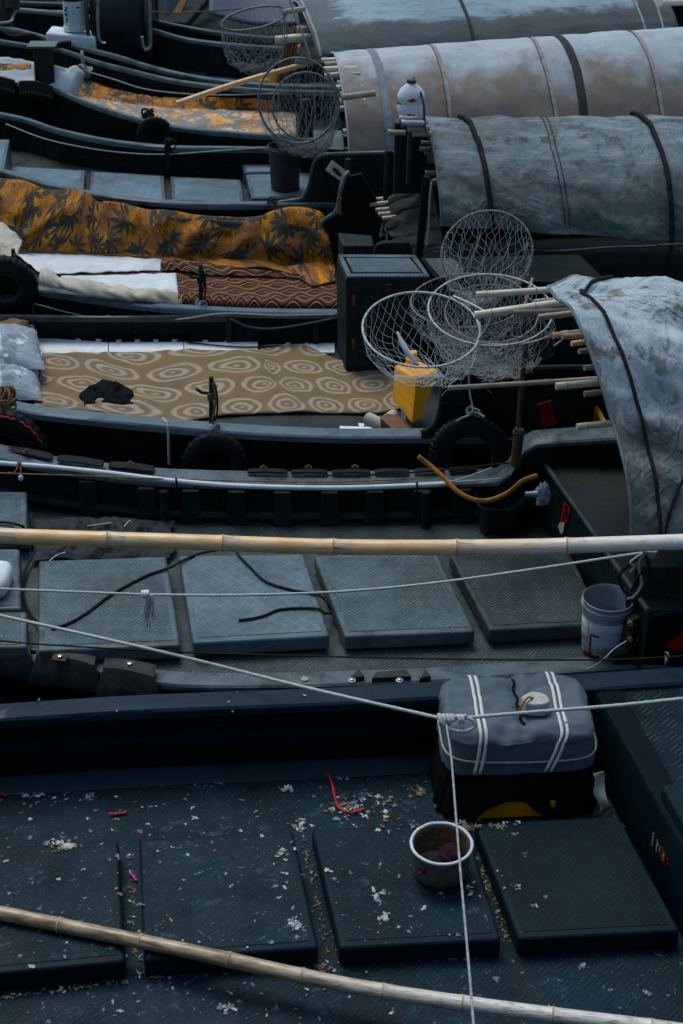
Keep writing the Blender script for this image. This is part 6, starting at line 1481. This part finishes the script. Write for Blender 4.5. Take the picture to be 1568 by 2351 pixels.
# ================================================================== BOAT E : four pale hatches
zE = .13
E_, hE = make_boat('grey floored boat with pale hatch covers and a black bucket, under the smooth canopy',
    [(-600, 200, .62), (-150, 232, .55), (0, 256, .52), (60, 268, .50), (140, 295, .48), (250, 318, .46), (380, 331, .46), (500, 335, .46), (640, 336, .46), (900, 336, .46), (1700, 330, .46), (2300, 330, .46)],
    [(-600, 300, .64), (-150, 360, .60), (0, 392, .57), (100, 424, .53), (190, 442, .50), (260, 452, .48), (350, 462, .46), (470, 470, .46), (640, 468, .46), (900, 462, .46), (1700, 450, .46), (2300, 448, .46)], -6.0, 7, zE,
    (M['black_hull'], M['rail'], M['rail'], M['floor_dark']), gw=.08, gwn=.10)
zh = zE + .06
hatch(E_, [(25, 381), (196, 391), (192, 436), (-10, 426)], zh, .06, M['far_tread'], M['rail'], .01)
hatch(E_, [(209, 393), (376, 403), (381, 462), (205, 452)], zh, .06, M['far_tread'], M['rail'], .01)
hatch(E_, [(391, 405), (552, 412), (562, 470), (395, 462)], zh, .06, M['far_tread'], M['rail'], .01)
hatch(E_, [(552, 363), (690, 366), (690, 393), (561, 396)], zh + .10, .16, M['far_tread'], M['rail'], .01, label='raised pale hatch cover behind the black bucket')
hatch(E_, [(564, 400), (720, 396), (735, 452), (578, 455)], zh + .08, .14, M['far_tread'], M['rail'], .01, label='raised pale hatch cover the black bucket stands on')
hatch(E_, [(-120, 318), (22, 320), (10, 386), (-120, 380)], zE + .3, .3, M['far_tread'], M['rail'], .01, label='raised bow locker at the left border')
for x, y in ((385, 350), (0, 0)):
    if x: mb = MB(); p = D(x, y, hE.at(D(x, y, 16).x)[0][0] - .11); mb.box(p + Vector((0, 0, -.05)), (.06, .04, .26)); scrap_knot(mb, p + Vector((.03, -.03, .1)), .08, .008, 5); mb.build('rib', M['rib'], E_, False)
rope('wall_line', [D(x, y, hE.at(D(x, y, 16).x)[0][0] - .12) for x, y in ((14, 285), (100, 318), (200, 340), (300, 352), (390, 354), (520, 345), (620, 338))], .007, M['rope_grey'], 'thin line sagging along the dark wall above the pale hatches', 'line')
mb = MB(); scrap_knot(mb, D(16, 284, 16.9), .10, .010, 6); mb.tube([D(14, 262, 16.95), D(18, 305, 16.9)], .014, 6); mb.build('rope_knot', M['rope_grey'], None, 'all', label='pale rope knot on a peg at the left border above the pale hatches', cat='rope')
mb = MB(); p = P(294, 373, zE + .15); mb.tube([p + Vector((0, .25, 0)), p + Vector((0, .15, 0))], .07, 14); mb.build('drain_hole', M['ink'], E_, True)
mb = MB(); mb.poly([P(x, y, zE + .008) for x, y in ((303, 389), (318, 386), (334, 389), (332, 393), (310, 393))], Vector((0, 0, .01))); mb.build('paper_scrap', M['foam'], None, False, label='small white scrap lying behind the pale hatch covers', cat='paper scrap')
mb = MB(); mb.poly([P(x, y, zE + .02) for x, y in ((493, 394), (512, 393), (538, 404), (522, 408))], Vector((0, 0, .03))); mb.build('wood_offcut', M['bamboo_pale'], None, False, label='short pale wood offcut behind the third pale hatch cover', cat='wood piece')
c = P(655, 432, zh + .08); c.z = zh + .082; c.y -= .02
t = thing('black_bucket', c, 'tall black plastic bucket standing on a pale hatch, below the round landing net', 'bucket')
mb = MB(); mb.lathe([(.135, 0), (.142, .01), (.156, .36), (.160, .365), (.172, .37), (.174, .42), (.166, .425), (.166, .44), (.158, .44), (.150, .36), (.130, .02), (.001, .02)], c, 40); mb.build('bucket_body', M['grey_plastic'], t, True, ang=40)
# near stern bulwark of E
Yb = hE.at(0)[1][0]
prof = [(640, 468), (690, 460), (702, 448), (712, 425), (718, 395), (724, 375), (738, 362), (790, 356), (1100, 350)]
vv = smooth([D(x, y, Yb) for x, y in prof], 40)
mb = MB(); vs = []; fs = []
for p in vv: vs += [Vector((p.x, Yb, -.4)), Vector((p.x, Yb, p.z)), Vector((p.x, Yb + .05, p.z)), Vector((p.x, Yb + .05, .1))]
for i in range(len(vv) - 1):
    for j in range(3): a = 4 * i + j; fs.append((a, a + 4, a + 5, a + 1))
mb.add(vs, fs); mb.build('bulwark', M['rib'], E_, True, ang=50)
mb = MB(); mb.tube([p + Vector((0, .025, 0)) for p in vv], .025, 8); mb.build('bulwark_rail', M['rail_dark'], E_, True)
t = thing('small_sign', D(768, 412, Yb - .02), 'small tilted square sign with a dark yellow smudge, hung at the stern', 'sign')
mb = MB(); mb.poly([D(x, y, Yb - .03) for x, y in ((762, 369), (793, 392), (780, 414), (747, 391))], Vector((0, .02, 0))); mb.build('sign_plate', M['paper'], t, False)
mb = MB()
for x, y, s_ in ((768, 390, 5), (772, 394, 5), (776, 398, 4.5), (780, 400, 3.5), (765, 387, 3), (783, 404, 3)):
    mb.poly([D(x + s_ * math.cos(k) * random.uniform(.5, 1), y + s_ * .8 * math.sin(k) * random.uniform(.5, 1), Yb - .033) for k in [i * .785 for i in range(8)]], Vector((0, -.002, 0)))
mb.build('smudge', M['ink'], t, False)
mb = MB(); mb.poly([D(x, y, Yb - .031) for x, y in ((764, 383), (778, 388), (786, 402), (778, 406), (768, 398))], Vector((0, -.001, 0))); mb.build('yellow_stain', M['crate_yellow'], t, False)
mb = MB(); scrap_knot(mb, D(628, 466, Yb - .01), .07, .011, 4); mb.tube([D(626, 484, Yb - .03), D(627, 455, Yb - .01)], .016, 8); mb.build('shackle', M['rubber_grey'], None, 'all', label='shackle on the near gunwale in front of the black bucket', cat='shackle')
# pale wall with a dark cross bar behind the round net
mb = MB(); mb.hexa([P(700, 340, zE), P(792, 345, zE), P(786, 300, zE), P(716, 298, zE)], [P(700, 340, .5), P(792, 345, .5), P(786, 300, .55), P(716, 298, .55)]); mb.build('stern_casing', M['rail'], E_, False, bevel=.02)
mb = MB(); mb.hexa([D(676, 345, 15.5), D(722, 345, 15.5), D(722, 345, 15.8), D(676, 345, 15.8)], [D(690, 225, 15.5), D(716, 225, 15.5), D(716, 225, 15.8), D(690, 225, 15.8)]); mb.build('dark_cowl', M['black_plastic'], None, False, bevel=.05, label='dark upright cowl seen through the round landing net', cat='cowl')
for (x, y, l, s_, m_) in ((850, 133, .0, 1, 'steel'), (845, 137, 0, 1, 0), (770, 138, 0, 1, 0)): pass
ends = [(738, 139, 762, 138, 7), (746, 148, 766, 146, 6), (742, 160, 772, 158, 8), (772, 175, 778, 174, 6), (775, 190, 779, 190, 6), (746, 176, 778, 172, 9), (772, 202, 784, 200, 7), (776, 218, 787, 216, 7), (778, 232, 790, 231, 7), (780, 250, 792, 249, 8), (788, 302, 800, 301, 7), (794, 357, 800, 356, 7), (795, 374, 800, 373, 7)]
for i, (x0_, y0_, x1_, y1_, r_) in enumerate(ends):
    Yq = archY(c2, y0_) + .05; a, b = D(x0_, y0_, Yq), D(x1_, y1_, Yq); depth = a.y * cp - (a.z - CH) * sp; mb = MB(); mb.tube([a, b, b + Vector((.2, 0, 0))], r_ * depth / F * .85, 10); mb.build('frame_end', M['bamboo_end'] if i % 2 else M['bamboo_pale'], t2, True)

# ================================================================== BOAT F : floral bedding
zF = .14
F_, hF = make_boat('boat bedded with the paler floral cloth, its bow covered by a white sheet',
    [(-700, 30, .62), (-200, 62, .55), (0, 90, .52), (66, 100, .50), (128, 106, .49), (179, 121, .48), (218, 136, .47), (307, 159, .46), (402, 180, .45), (531, 197, .45), (640, 204, .45), (900, 206, .45), (1700, 190, .45), (2300, 180, .45)],
    [(-700, 110, .62), (-200, 150, .56), (0, 178, .54), (60, 196, .52), (125, 205, .50), (190, 232, .49), (260, 257, .48), (330, 276, .47), (420, 293, .46), (520, 304, .45), (640, 311, .45), (900, 310, .45), (1700, 295, .45), (2300, 290, .45)], -7, 8, zF,
    (M['black_hull'], M['rail'], M['rail'], M['floor_dark']), gw=.08, gwn=.09)
YF = lambda x, y: hF.at(D(x, y, 18).x)[0][0]
patch('floral_cloth', [D(190, 182, YF(190, 182) - .12), D(260, 205, YF(260, 205) - .12), D(340, 222, YF(340, 222) - .12), D(420, 226, YF(420, 226) - .12), D(520, 226, YF(520, 226) - .12), D(640, 232, YF(640, 232) - .12)],
      [P(170, 222, zF + .05), P(240, 232, zF + .05), P(330, 244, zF + .05), P(430, 254, zF + .05), P(540, 256, zF + .05), P(660, 260, zF + .05)], M['floral'], amp=.03, nu=60, nv=12, label='dark orange floral cloth rising against the inner wall behind the paler one', cat='cloth', group='orange floral cloths')
patch('floral_cloth', [P(165, 222, zF + .06), P(240, 230, zF + .06), P(330, 243, zF + .06), P(430, 252, zF + .06), P(540, 254, zF + .06), P(680, 258, zF + .06)],
      [P(180, 240, zF + .06), P(240, 258, zF + .06), P(330, 285, zF + .06), P(430, 305, zF + .06), P(540, 314, zF + .06), P(680, 318, zF + .06)], M['floral2'], amp=.03, nu=60, nv=16, label='pale orange floral cloth spread over the boat floor, a landing net standing before it', cat='cloth', group='orange floral cloths')
patch('white_sheet', [D(-80, 128, 18.4), D(0, 132, 18.4), D(80, 144, 18.3), D(150, 158, 18.2), D(176, 152, 18.2), D(194, 178, 18.1)], [P(-80, 180, .55), P(0, 186, .53), P(60, 196, .50), P(120, 206, .47), P(160, 222, .40), P(182, 218, .35)], M['sheet'], amp=.05, nu=40, nv=24, label='crumpled white sheet over the bow behind the square wooden post', cat='sheet', group='white sheets')
patch('floral_cloth', [D(-60, 148, 17.9), D(0, 149, 17.9), D(50, 150, 17.9), D(72, 152, 17.9)], [D(-60, 162, 17.6), D(0, 162, 17.6), D(40, 160, 17.6), D(72, 161, 17.6)], M['floral'], amp=.04, nu=24, nv=8, label='small orange floral cloth on the white sheet at the left border', cat='cloth', group='orange floral cloths')
mb = MB(); a = P(101, 199, .5); Yq = a.y + .02; mb.hexa([D(81, 198, Yq), D(127, 198, Yq), D(125, 196, Yq + .2), D(82, 196, Yq + .2)], [D(75, 108, Yq), D(121, 108, Yq), D(120, 104, Yq + .2), D(76, 104, Yq + .2)]); t = mb.build('wooden_post', M['wood_dark'], None, False, bevel=.012, label='square weathered wooden post standing on the bow in front of the white sheet', cat='post')
mb = MB(); mb.box(D(98, 103, Yq + .1), (.33, .28, .03)); mb.build('post_cap', M['rail'], t, False, bevel=.006)
for i, (xa, xb, ya, yb2) in enumerate(((-60, 35, 186, 198), (45, 122, 200, 212))):
    mb = MB(); P0, P1 = P(xa, ya - 4, .53), P(xb, yb2 - 4, .50)
    mb.grid(lambda u, v: (P0.lerp(P1, u) + Vector((0, -.06 * math.sin(v * 1.7) - (.02 if (int(u * 24) % 2 and v > .5) else 0), .05 - .22 * v + .03 * math.sin(math.pi * u))), (u, v)), 48, 12); mb.build('tyre_strip', M['rubber'], F_, True, solid=.02, ang=25)
tyre(D(357, 312, hF.at(D(357, 300, 16.9).x)[1][0] - .09), .205, .055, 'tyre hung on the boat with the pale floral cloth', tilt=R(-6))
mb = MB(); a = D(340, 283, 16.85); mb.tube([D(343, 292, 16.8), D(339, 258, 16.9)], .03, 8); scrap_knot(mb, D(340, 268, 16.85), .10, .014, 5); mb.tube(smooth([a, D(346, 295, 16.75), D(345, 315, 16.72)], 8), .014, 6); mb.build('rope_post', M['wood_dark'], F_, 'all')
mb = MB(); p = D(191, 155, YF(191, 155) - .1); mb.tube([p, p + Vector((0, 0, .2))], .02, 8); scrap_knot(mb, p + Vector((.02, -.03, -.02)), .12, .014, 7); mb.build('rope_knot', M['rope_grey'], None, 'all', label='pale knotted rope on the dark bow wall beside the crumpled sheet', cat='rope')
rope('wall_line', [D(x, y, YF(x, y) - .1) for x, y in ((195, 163), (260, 182), (330, 204), (420, 215), (520, 218), (640, 214))], .008, M['rope_grey'], 'thin line sagging along the dark wall above the floral bedding', 'line')
add_bamboo('bamboo_pole', [D(405, 238, 17.4), D(520, 199, 17.7), D(610, 172, 17.9), D(716, 143, 18.2)], .032, M['bamboo'], 'slim golden bamboo pole slanting across from the floral bedding to the second canopy', nodes=.5, first=.3)
mb = MB(); mb.tube([D(706, 146, 18.15), D(712, 145, 18.15)], .04, 10); mb.build('pole_tip', M['steel'], None, True, label='pale metal sleeve at the upper end of the slim bamboo pole', cat='sleeve')
t = thing('yellow_can', D(625, 195, 18.9), 'small yellow can behind the slim bamboo pole', 'can')
mb = MB(); mb.hexa([D(613, 194, 18.9), D(634, 195, 18.85), D(636, 195, 19.1), D(615, 194, 19.1)], [D(622, 162, 18.9), D(641, 163, 18.85), D(643, 163, 19.1), D(624, 162, 19.1)]); mb.build('can_body', M['yellow'], t, False, bevel=.03)
mb = MB(); mb.tube(smooth([D(588, 186, 18.95), D(604, 189, 18.95), D(616, 184, 18.95)], 10), .04, 10); mb.build('can_handle', M['yellow'], t, True)
tb = thing('broom_bundle', D(640, 195, 18.8), 'bundle of thin rusty brown sticks standing beside the yellow can', 'stick bundle'); mb = MB()
for k in range(12): x = 636 + k * 2.6; mb.tube([D(x - 2, 197, 18.8 + .01 * k), D(650 + k * 4.0, 118 + 2 * (k % 3), 18.75 + .02 * k), D(658 + k * 4.4, 60 + 6 * (k % 4), 18.7)], .012, 5)
mb.build('sticks', M['wood'], tb, 'all')
add_bamboo('bamboo_pole', [D(632, 92, 17.35), D(695, 86, 17.4), D(780, 80, 17.6)], .045, M['bamboo_pale'], 'thick pale bamboo end sticking out under the topmost canopy', nodes=.3)
for i, (x, y, r_) in enumerate(((694, 68, .04), (701, 95, .04), (696, 112, .045), (704, 120, .05), (690, 140, .04))):
    mb = MB(); p = D(x, y, 17.45); mb.tube([p + Vector((-.06, 0, 0)), p + Vector((.3, .05, 0))], r_, 10); mb.build('frame_end', M['bamboo_end'], t1, True)
mb = MB(); mb.tube(smooth([D(660, -20, 16.95), D(676, 35, 16.95), D(694, 75, 16.95), D(713, 138, 16.95)], 20), .013, 6); mb.build('edge_rope', M['rope_grey'], t1, 'all')

# ================================================================== BOAT G and the far left clutter
zG = .16
G_, hG = make_boat('far boat with a plain grey floor, styrofoam block and black drum at its bow',
    [(-700, -30, .72), (-200, 0, .70), (0, 14, .68), (120, 24, .67), (250, 40, .66), (344, 62, .64), (430, 85, .60), (540, 99, .58), (650, 106, .57), (900, 108, .57), (1700, 90, .57), (2300, 80, .57)],
    [(-700, 0, .56), (-200, 36, .54), (0, 62, .53), (60, 74, .53), (150, 98, .52), (260, 127, .50), (344, 153, .48), (432, 173, .47), (531, 189, .46), (640, 196, .46), (900, 199, .46), (1700, 182, .46), (2300, 172, .46)], -8, 9, zG,
    (M['black_hull'], M['rail'], M['rail'], M['far_tread']), gw=.08, gwn=.10, deck='floor')
for x in (453, 686):
    mb = MB(); a, b = P(x, 158 + (x > 500) * 8, zG + .01), P(x + 3, 178 + (x > 500) * 12, zG + .01); mb.hexa([a + Vector((-.1, 0, 0)), b + Vector((-.1, 0, 0)), b + Vector((.1, 0, 0)), a + Vector((.1, 0, 0))][::-1], [p + Vector((0, 0, .03)) for p in (a + Vector((-.1, 0, 0)), b + Vector((-.1, 0, 0)), b + Vector((.1, 0, 0)), a + Vector((.1, 0, 0)))][::-1]); mb.build('floor_beam', M['rib'], G_, False)
mb = MB()
mb.grid(lambda u, v: (D(lerp(-40, 165, u), lerp(72, 112, u) - 3 + 8 * (v - .5), 19.0 - .1 * v) + Vector((0, -.04 * math.sin(math.pi * v), .05 * math.sin(math.pi * v) + .03 * math.sin(u * 14))), (u, v)), 50, 6); mb.build('tyre_strip', M['rubber'], G_, True, solid=.02)
Yq = 20.2
t = thing('styrofoam_block', D(150, 116, Yq), 'white styrofoam block on the bow, a plastic canister standing on it', 'styrofoam block')
mb = MB(); mb.hexa([D(106, 95, Yq), D(222, 116, Yq), D(222, 116, Yq + .55), D(118, 95, Yq + .55)], [D(104, 75, Yq), D(220, 85, Yq), D(216, 70, Yq + .45), D(118, 58, Yq + .45)]); mb.build('block', M['foam'], t, False, bevel=.035, seg=3)
cb2 = D(174, 70, Yq + .22); cb2.z = D(174, 68, Yq + .22).z
t = thing('canister', cb2, 'pale cylindrical plastic canister with dark printed marks and a black band', 'canister')
mb = MB(); mb.lathe([(.150, 0), (.155, .02), (.155, .05), (.142, .06), (.140, .30), (.132, .46), (.126, .47), (.126, .5), (.001, .5)], cb2, 32); mb.build('canister_body', M['clear'], t, True, ang=40)
mb = MB(); mb.grid(lambda u, v: cb2 + Vector((math.cos(lerp(R(185), R(355), u)), math.sin(lerp(R(185), R(355), u)), 0)) * .139 + Vector((0, 0, lerp(.375, .41, v))), 20, 1); mb.build('black_band', M['ink'], t, 'all', solid=.004)
mb = MB()
for zz in (.28, .21, .14):
    for k in range(6):
        a = R(232) + random.uniform(-.12, .12); p = cb2 + Vector((math.cos(a) * .142, math.sin(a) * .142, zz + random.uniform(-.022, .022))); mb.box(p, (random.uniform(.01, .045), .006, random.uniform(.006, .012)), a + R(90))
a = R(300); mb.box(cb2 + Vector((math.cos(a) * .142, math.sin(a) * .142, .30)), (.04, .006, .018), a + R(90)); mb.build('printed_marks', M['ink'], t, False)
# black drum with metal hoops
t = thing('black_drum', D(285, 110, 20.3), 'big black drum lying on its side between bent metal frames', 'drum')
ctr = D(282, 40, 20.8); rD = .56
mb = MB(); mb.grid(lambda u, v: ctr + Vector(((-.36 + .72 * v) * 1.0, math.cos(2 * math.pi * u) * rD * (1 - .15 * abs(2 * v - 1) ** 4), math.sin(2 * math.pi * u) * rD * (1 - .15 * abs(2 * v - 1) ** 4))), 48, 14, closed_u=True)
for s_ in (-1, 1): mb.add([ctr + Vector((s_ * .36, math.cos(k * math.pi / 24) * rD * .85, math.sin(k * math.pi / 24) * rD * .85)) for k in range(48)], [tuple(range(48))[::-s_]])
mb.build('drum_body', M['black_plastic'], t, True)
for s_ in (-.385, .385):
    mb = MB(); mb.tube([ctr + Vector((s_, math.cos(k * math.pi / 24) * rD * .98, math.sin(k * math.pi / 24) * rD * .98)) for k in range(49)], .028, 8, cap=False); mb.build('rim', M['grey_plastic'], t, 'all')
mb = MB(); mb.tube(smooth([D(344, -20, 20.0), D(345, 40, 20.0), D(346, 95, 20.0), D(344, 108, 20.0), D(334, 114, 20.0), D(328, 100, 20.0), D(326, 84, 20.0)], 30), .022, 8); mb.build('bent_frame', M['steel'], t, 'all'); mb = MB(); mb.tube(smooth([D(226, -10, 20.0), D(225, 50, 20.0), D(228, 88, 20.0), D(234, 98, 20.0), D(243, 100, 20.0)], 24), .02, 8); mb.build('bent_frame', M['steel'], t, 'all')
# ropes, far walls and hulls behind
rope('mooring_rope', [D(-60, 30, 19.8), D(0, 18, 19.8), D(38, 21, 19.9), D(90, 26, 20.2), D(145, 27, 20.6)], .018, M['rope_grey'], 'pale rope tied to a dark post in the top left corner', 'rope')
rope('mooring_rope', [D(38, 22, 19.9), D(30, 36, 19.8), D(22, 50, 19.6), D(-30, 56, 19.5)], .018, M['rope_grey'], 'short pale rope dropping from the dark post in the top left corner', 'rope')
mb = MB(); mb.tube([D(10, 60, 19.8), D(12, 0, 19.9), D(12, -60, 20)], .10, 10); mb.build('mooring_post', M['wood_dark'], None, True, label='tall dark thick post at the very corner, top left', cat='post', group='dark posts in the top left corner')
mb = MB(); mb.tube([D(28, 20, 19.8), D(30, -40, 19.9)], .09, 10); mb.build('mooring_post', M['wood_dark'], None, True, label='shorter dark post in the top left corner that the pale rope is tied to', cat='post', group='dark posts in the top left corner')
H_, hH = make_boat('farthest dark hull along the top border, partly blue inside',
    [(-600, -170, .7), (0, -160, .7), (500, -120, .7), (1000, -110, .7), (2300, -130, .7)], [(-600, -50, .65), (0, 2, .65), (140, 8, .65), (250, 20, .65), (345, 45, .62), (430, 62, .6), (540, 80, .6), (650, 88, .6), (900, 92, .6), (1700, 72, .6), (2300, 60, .6)], -9, 10, .2,
    (M['black_hull'], M['rail_dark'], M['rail_dark'], M['black_hull']), gw=.1, gwn=.1)
t = thing('wooden_ramp', D(420, 40, 22.5), 'dark planks and a brown board leaning in the far boat near the top border', 'planks')
mb = MB(); mb.hexa([D(372, 66, 22.0), D(430, 70, 22.0), D(500, -10, 23.4), D(470, -20, 23.4)], [D(370, 48, 22.0), D(428, 52, 22.0), D(498, -25, 23.4), D(468, -30, 23.4)]); mb.build('plank', M['rib'], t, False, bevel=.02)
mb = MB(); mb.hexa([D(395, 40, 22.3), D(412, 44, 22.3), D(440, -14, 22.7), D(426, -16, 22.7)], [D(393, 34, 22.3), D(411, 38, 22.3), D(440, -20, 22.7), D(426, -22, 22.7)]); mb.build('brown_board', M['wood'], t, False, bevel=.01)
mb = MB(); mb.hexa([D(378, 46, 22.7), D(404, 46, 22.7), D(404, 46, 22.76), D(378, 46, 22.76)], [D(380, -40, 22.7), D(408, -40, 22.7), D(408, -40, 22.76), D(380, -40, 22.76)]); mb.build('grey_panel', M['grey_panel'], None, False, bevel=.01, label='upright light grey panel behind the black drum at the top border', cat='panel')
mb = MB(); mb.grid(lambda u, v: D(lerp(480, 690, u), lerp(-60, 30 + 26 * u + 14 * math.sin(math.pi * u), v), 22.4 - 1.2 * v), 20, 10); mb.build('blue_tarpaulin', M['blue_hull'], None, 'all', solid=.02, label='dark blue tarpaulin behind the tipped landing net at the top border', cat='tarpaulin')
rope('wire', [D(346, 26, 20.0), D(400, 30, 20.6), D(440, 28, 21.0), D(560, 20, 21.2), D(640, 12, 21.4)], .010, M['rope_brown'], 'brown wire stretched from the bent frame to the right at the top border', 'wire')
mb = MB(); mb.hexa([D(-60, 14, 23.2), D(130, 20, 23.2), D(130, 20, 23.3), D(-60, 14, 23.3)], [D(-60, -60, 23.2), D(130, -60, 23.2), D(130, -60, 23.3), D(-60, -60, 23.3)]); mb.build('orange_screen', M['wood'], None, False, label='brown orange boarding in the top left corner', cat='boarding')
mb = MB(); mb.tube([D(1520, 7, 17.6), D(1640, 2, 17.7)], .035, 10); mb.build('bamboo_pole', M['bamboo_pale'], None, True, label='pale pole end in the top right corner beyond the topmost canopy', cat='bamboo pole')
mb = MB(); mb.hexa([D(1500, 75, 19.2), D(1900, 60, 19.2), D(1900, 60, 21.0), D(1500, 75, 21.0)], [D(1500, -60, 19.2), D(1900, -60, 19.2), D(1900, -60, 21.0), D(1500, -60, 21.0)]); mb.build('dark_cabin', M['black_hull'], None, False, label='black cabin side in the top right corner', cat='cabin')

# ================================================================== LIGHT AND CAMERA
W = bpy.data.worlds.new('World'); S.world = W; W.use_nodes = True
nt = W.node_tree; bg = nt.nodes['Background']; sk_ = nt.nodes.new('ShaderNodeTexSky'); sk_.sky_type = 'NISHITA'; sk_.sun_disc = False
SUN_EL, SUN_AZ = R(64), R(-28)      # high, a little beyond the boats
sk_.sun_elevation = SUN_EL; sk_.sun_rotation = SUN_AZ; sk_.air_density = 1.2; sk_.dust_density = 1.5; sk_.ozone_density = .6
mx_ = nt.nodes.new('ShaderNodeMix'); mx_.data_type = 'RGBA'; mx_.blend_type = 'MULTIPLY'; mx_.inputs[0].default_value = 1; mx_.inputs[7].default_value = (.84, 1, .98, 1)
nt.links.new(sk_.outputs[0], mx_.inputs[6]); nt.links.new(mx_.outputs[2], bg.inputs[0]); bg.inputs[1].default_value = .10
ld = bpy.data.lights.new('sun', 'SUN'); ld.energy = 1.5; ld.angle = R(30); ld.color = (1, .985, .96)
lo = bpy.data.objects.new('sun', ld); COL.objects.link(lo)
dv = Vector((math.sin(SUN_AZ) * math.cos(SUN_EL), math.cos(SUN_AZ) * math.cos(SUN_EL), math.sin(SUN_EL)))
lo.rotation_euler = dv.to_track_quat('Z', 'Y').to_euler()
cd_ = bpy.data.cameras.new('camera'); cam = bpy.data.objects.new('camera', cd_); COL.objects.link(cam)
cd_.sensor_fit = 'HORIZONTAL'; cd_.sensor_width = 24; cd_.lens = F / 1568 * 24; cd_.clip_end = 500; cd_.clip_start = .1
cam.location = (0, 0, CH); cam.rotation_euler = (R(90) - PITCH, 0, 0)
cd_.dof.use_dof = True; cd_.dof.focus_distance = 9.6; cd_.dof.aperture_fstop = 4.5
S.camera = cam
S.view_settings.view_transform = 'Standard'; S.view_settings.look = 'None'; S.view_settings.exposure = .25; S.view_settings.gamma = 1
for o in bpy.data.objects:
    if '_o' in o: del o['_o']
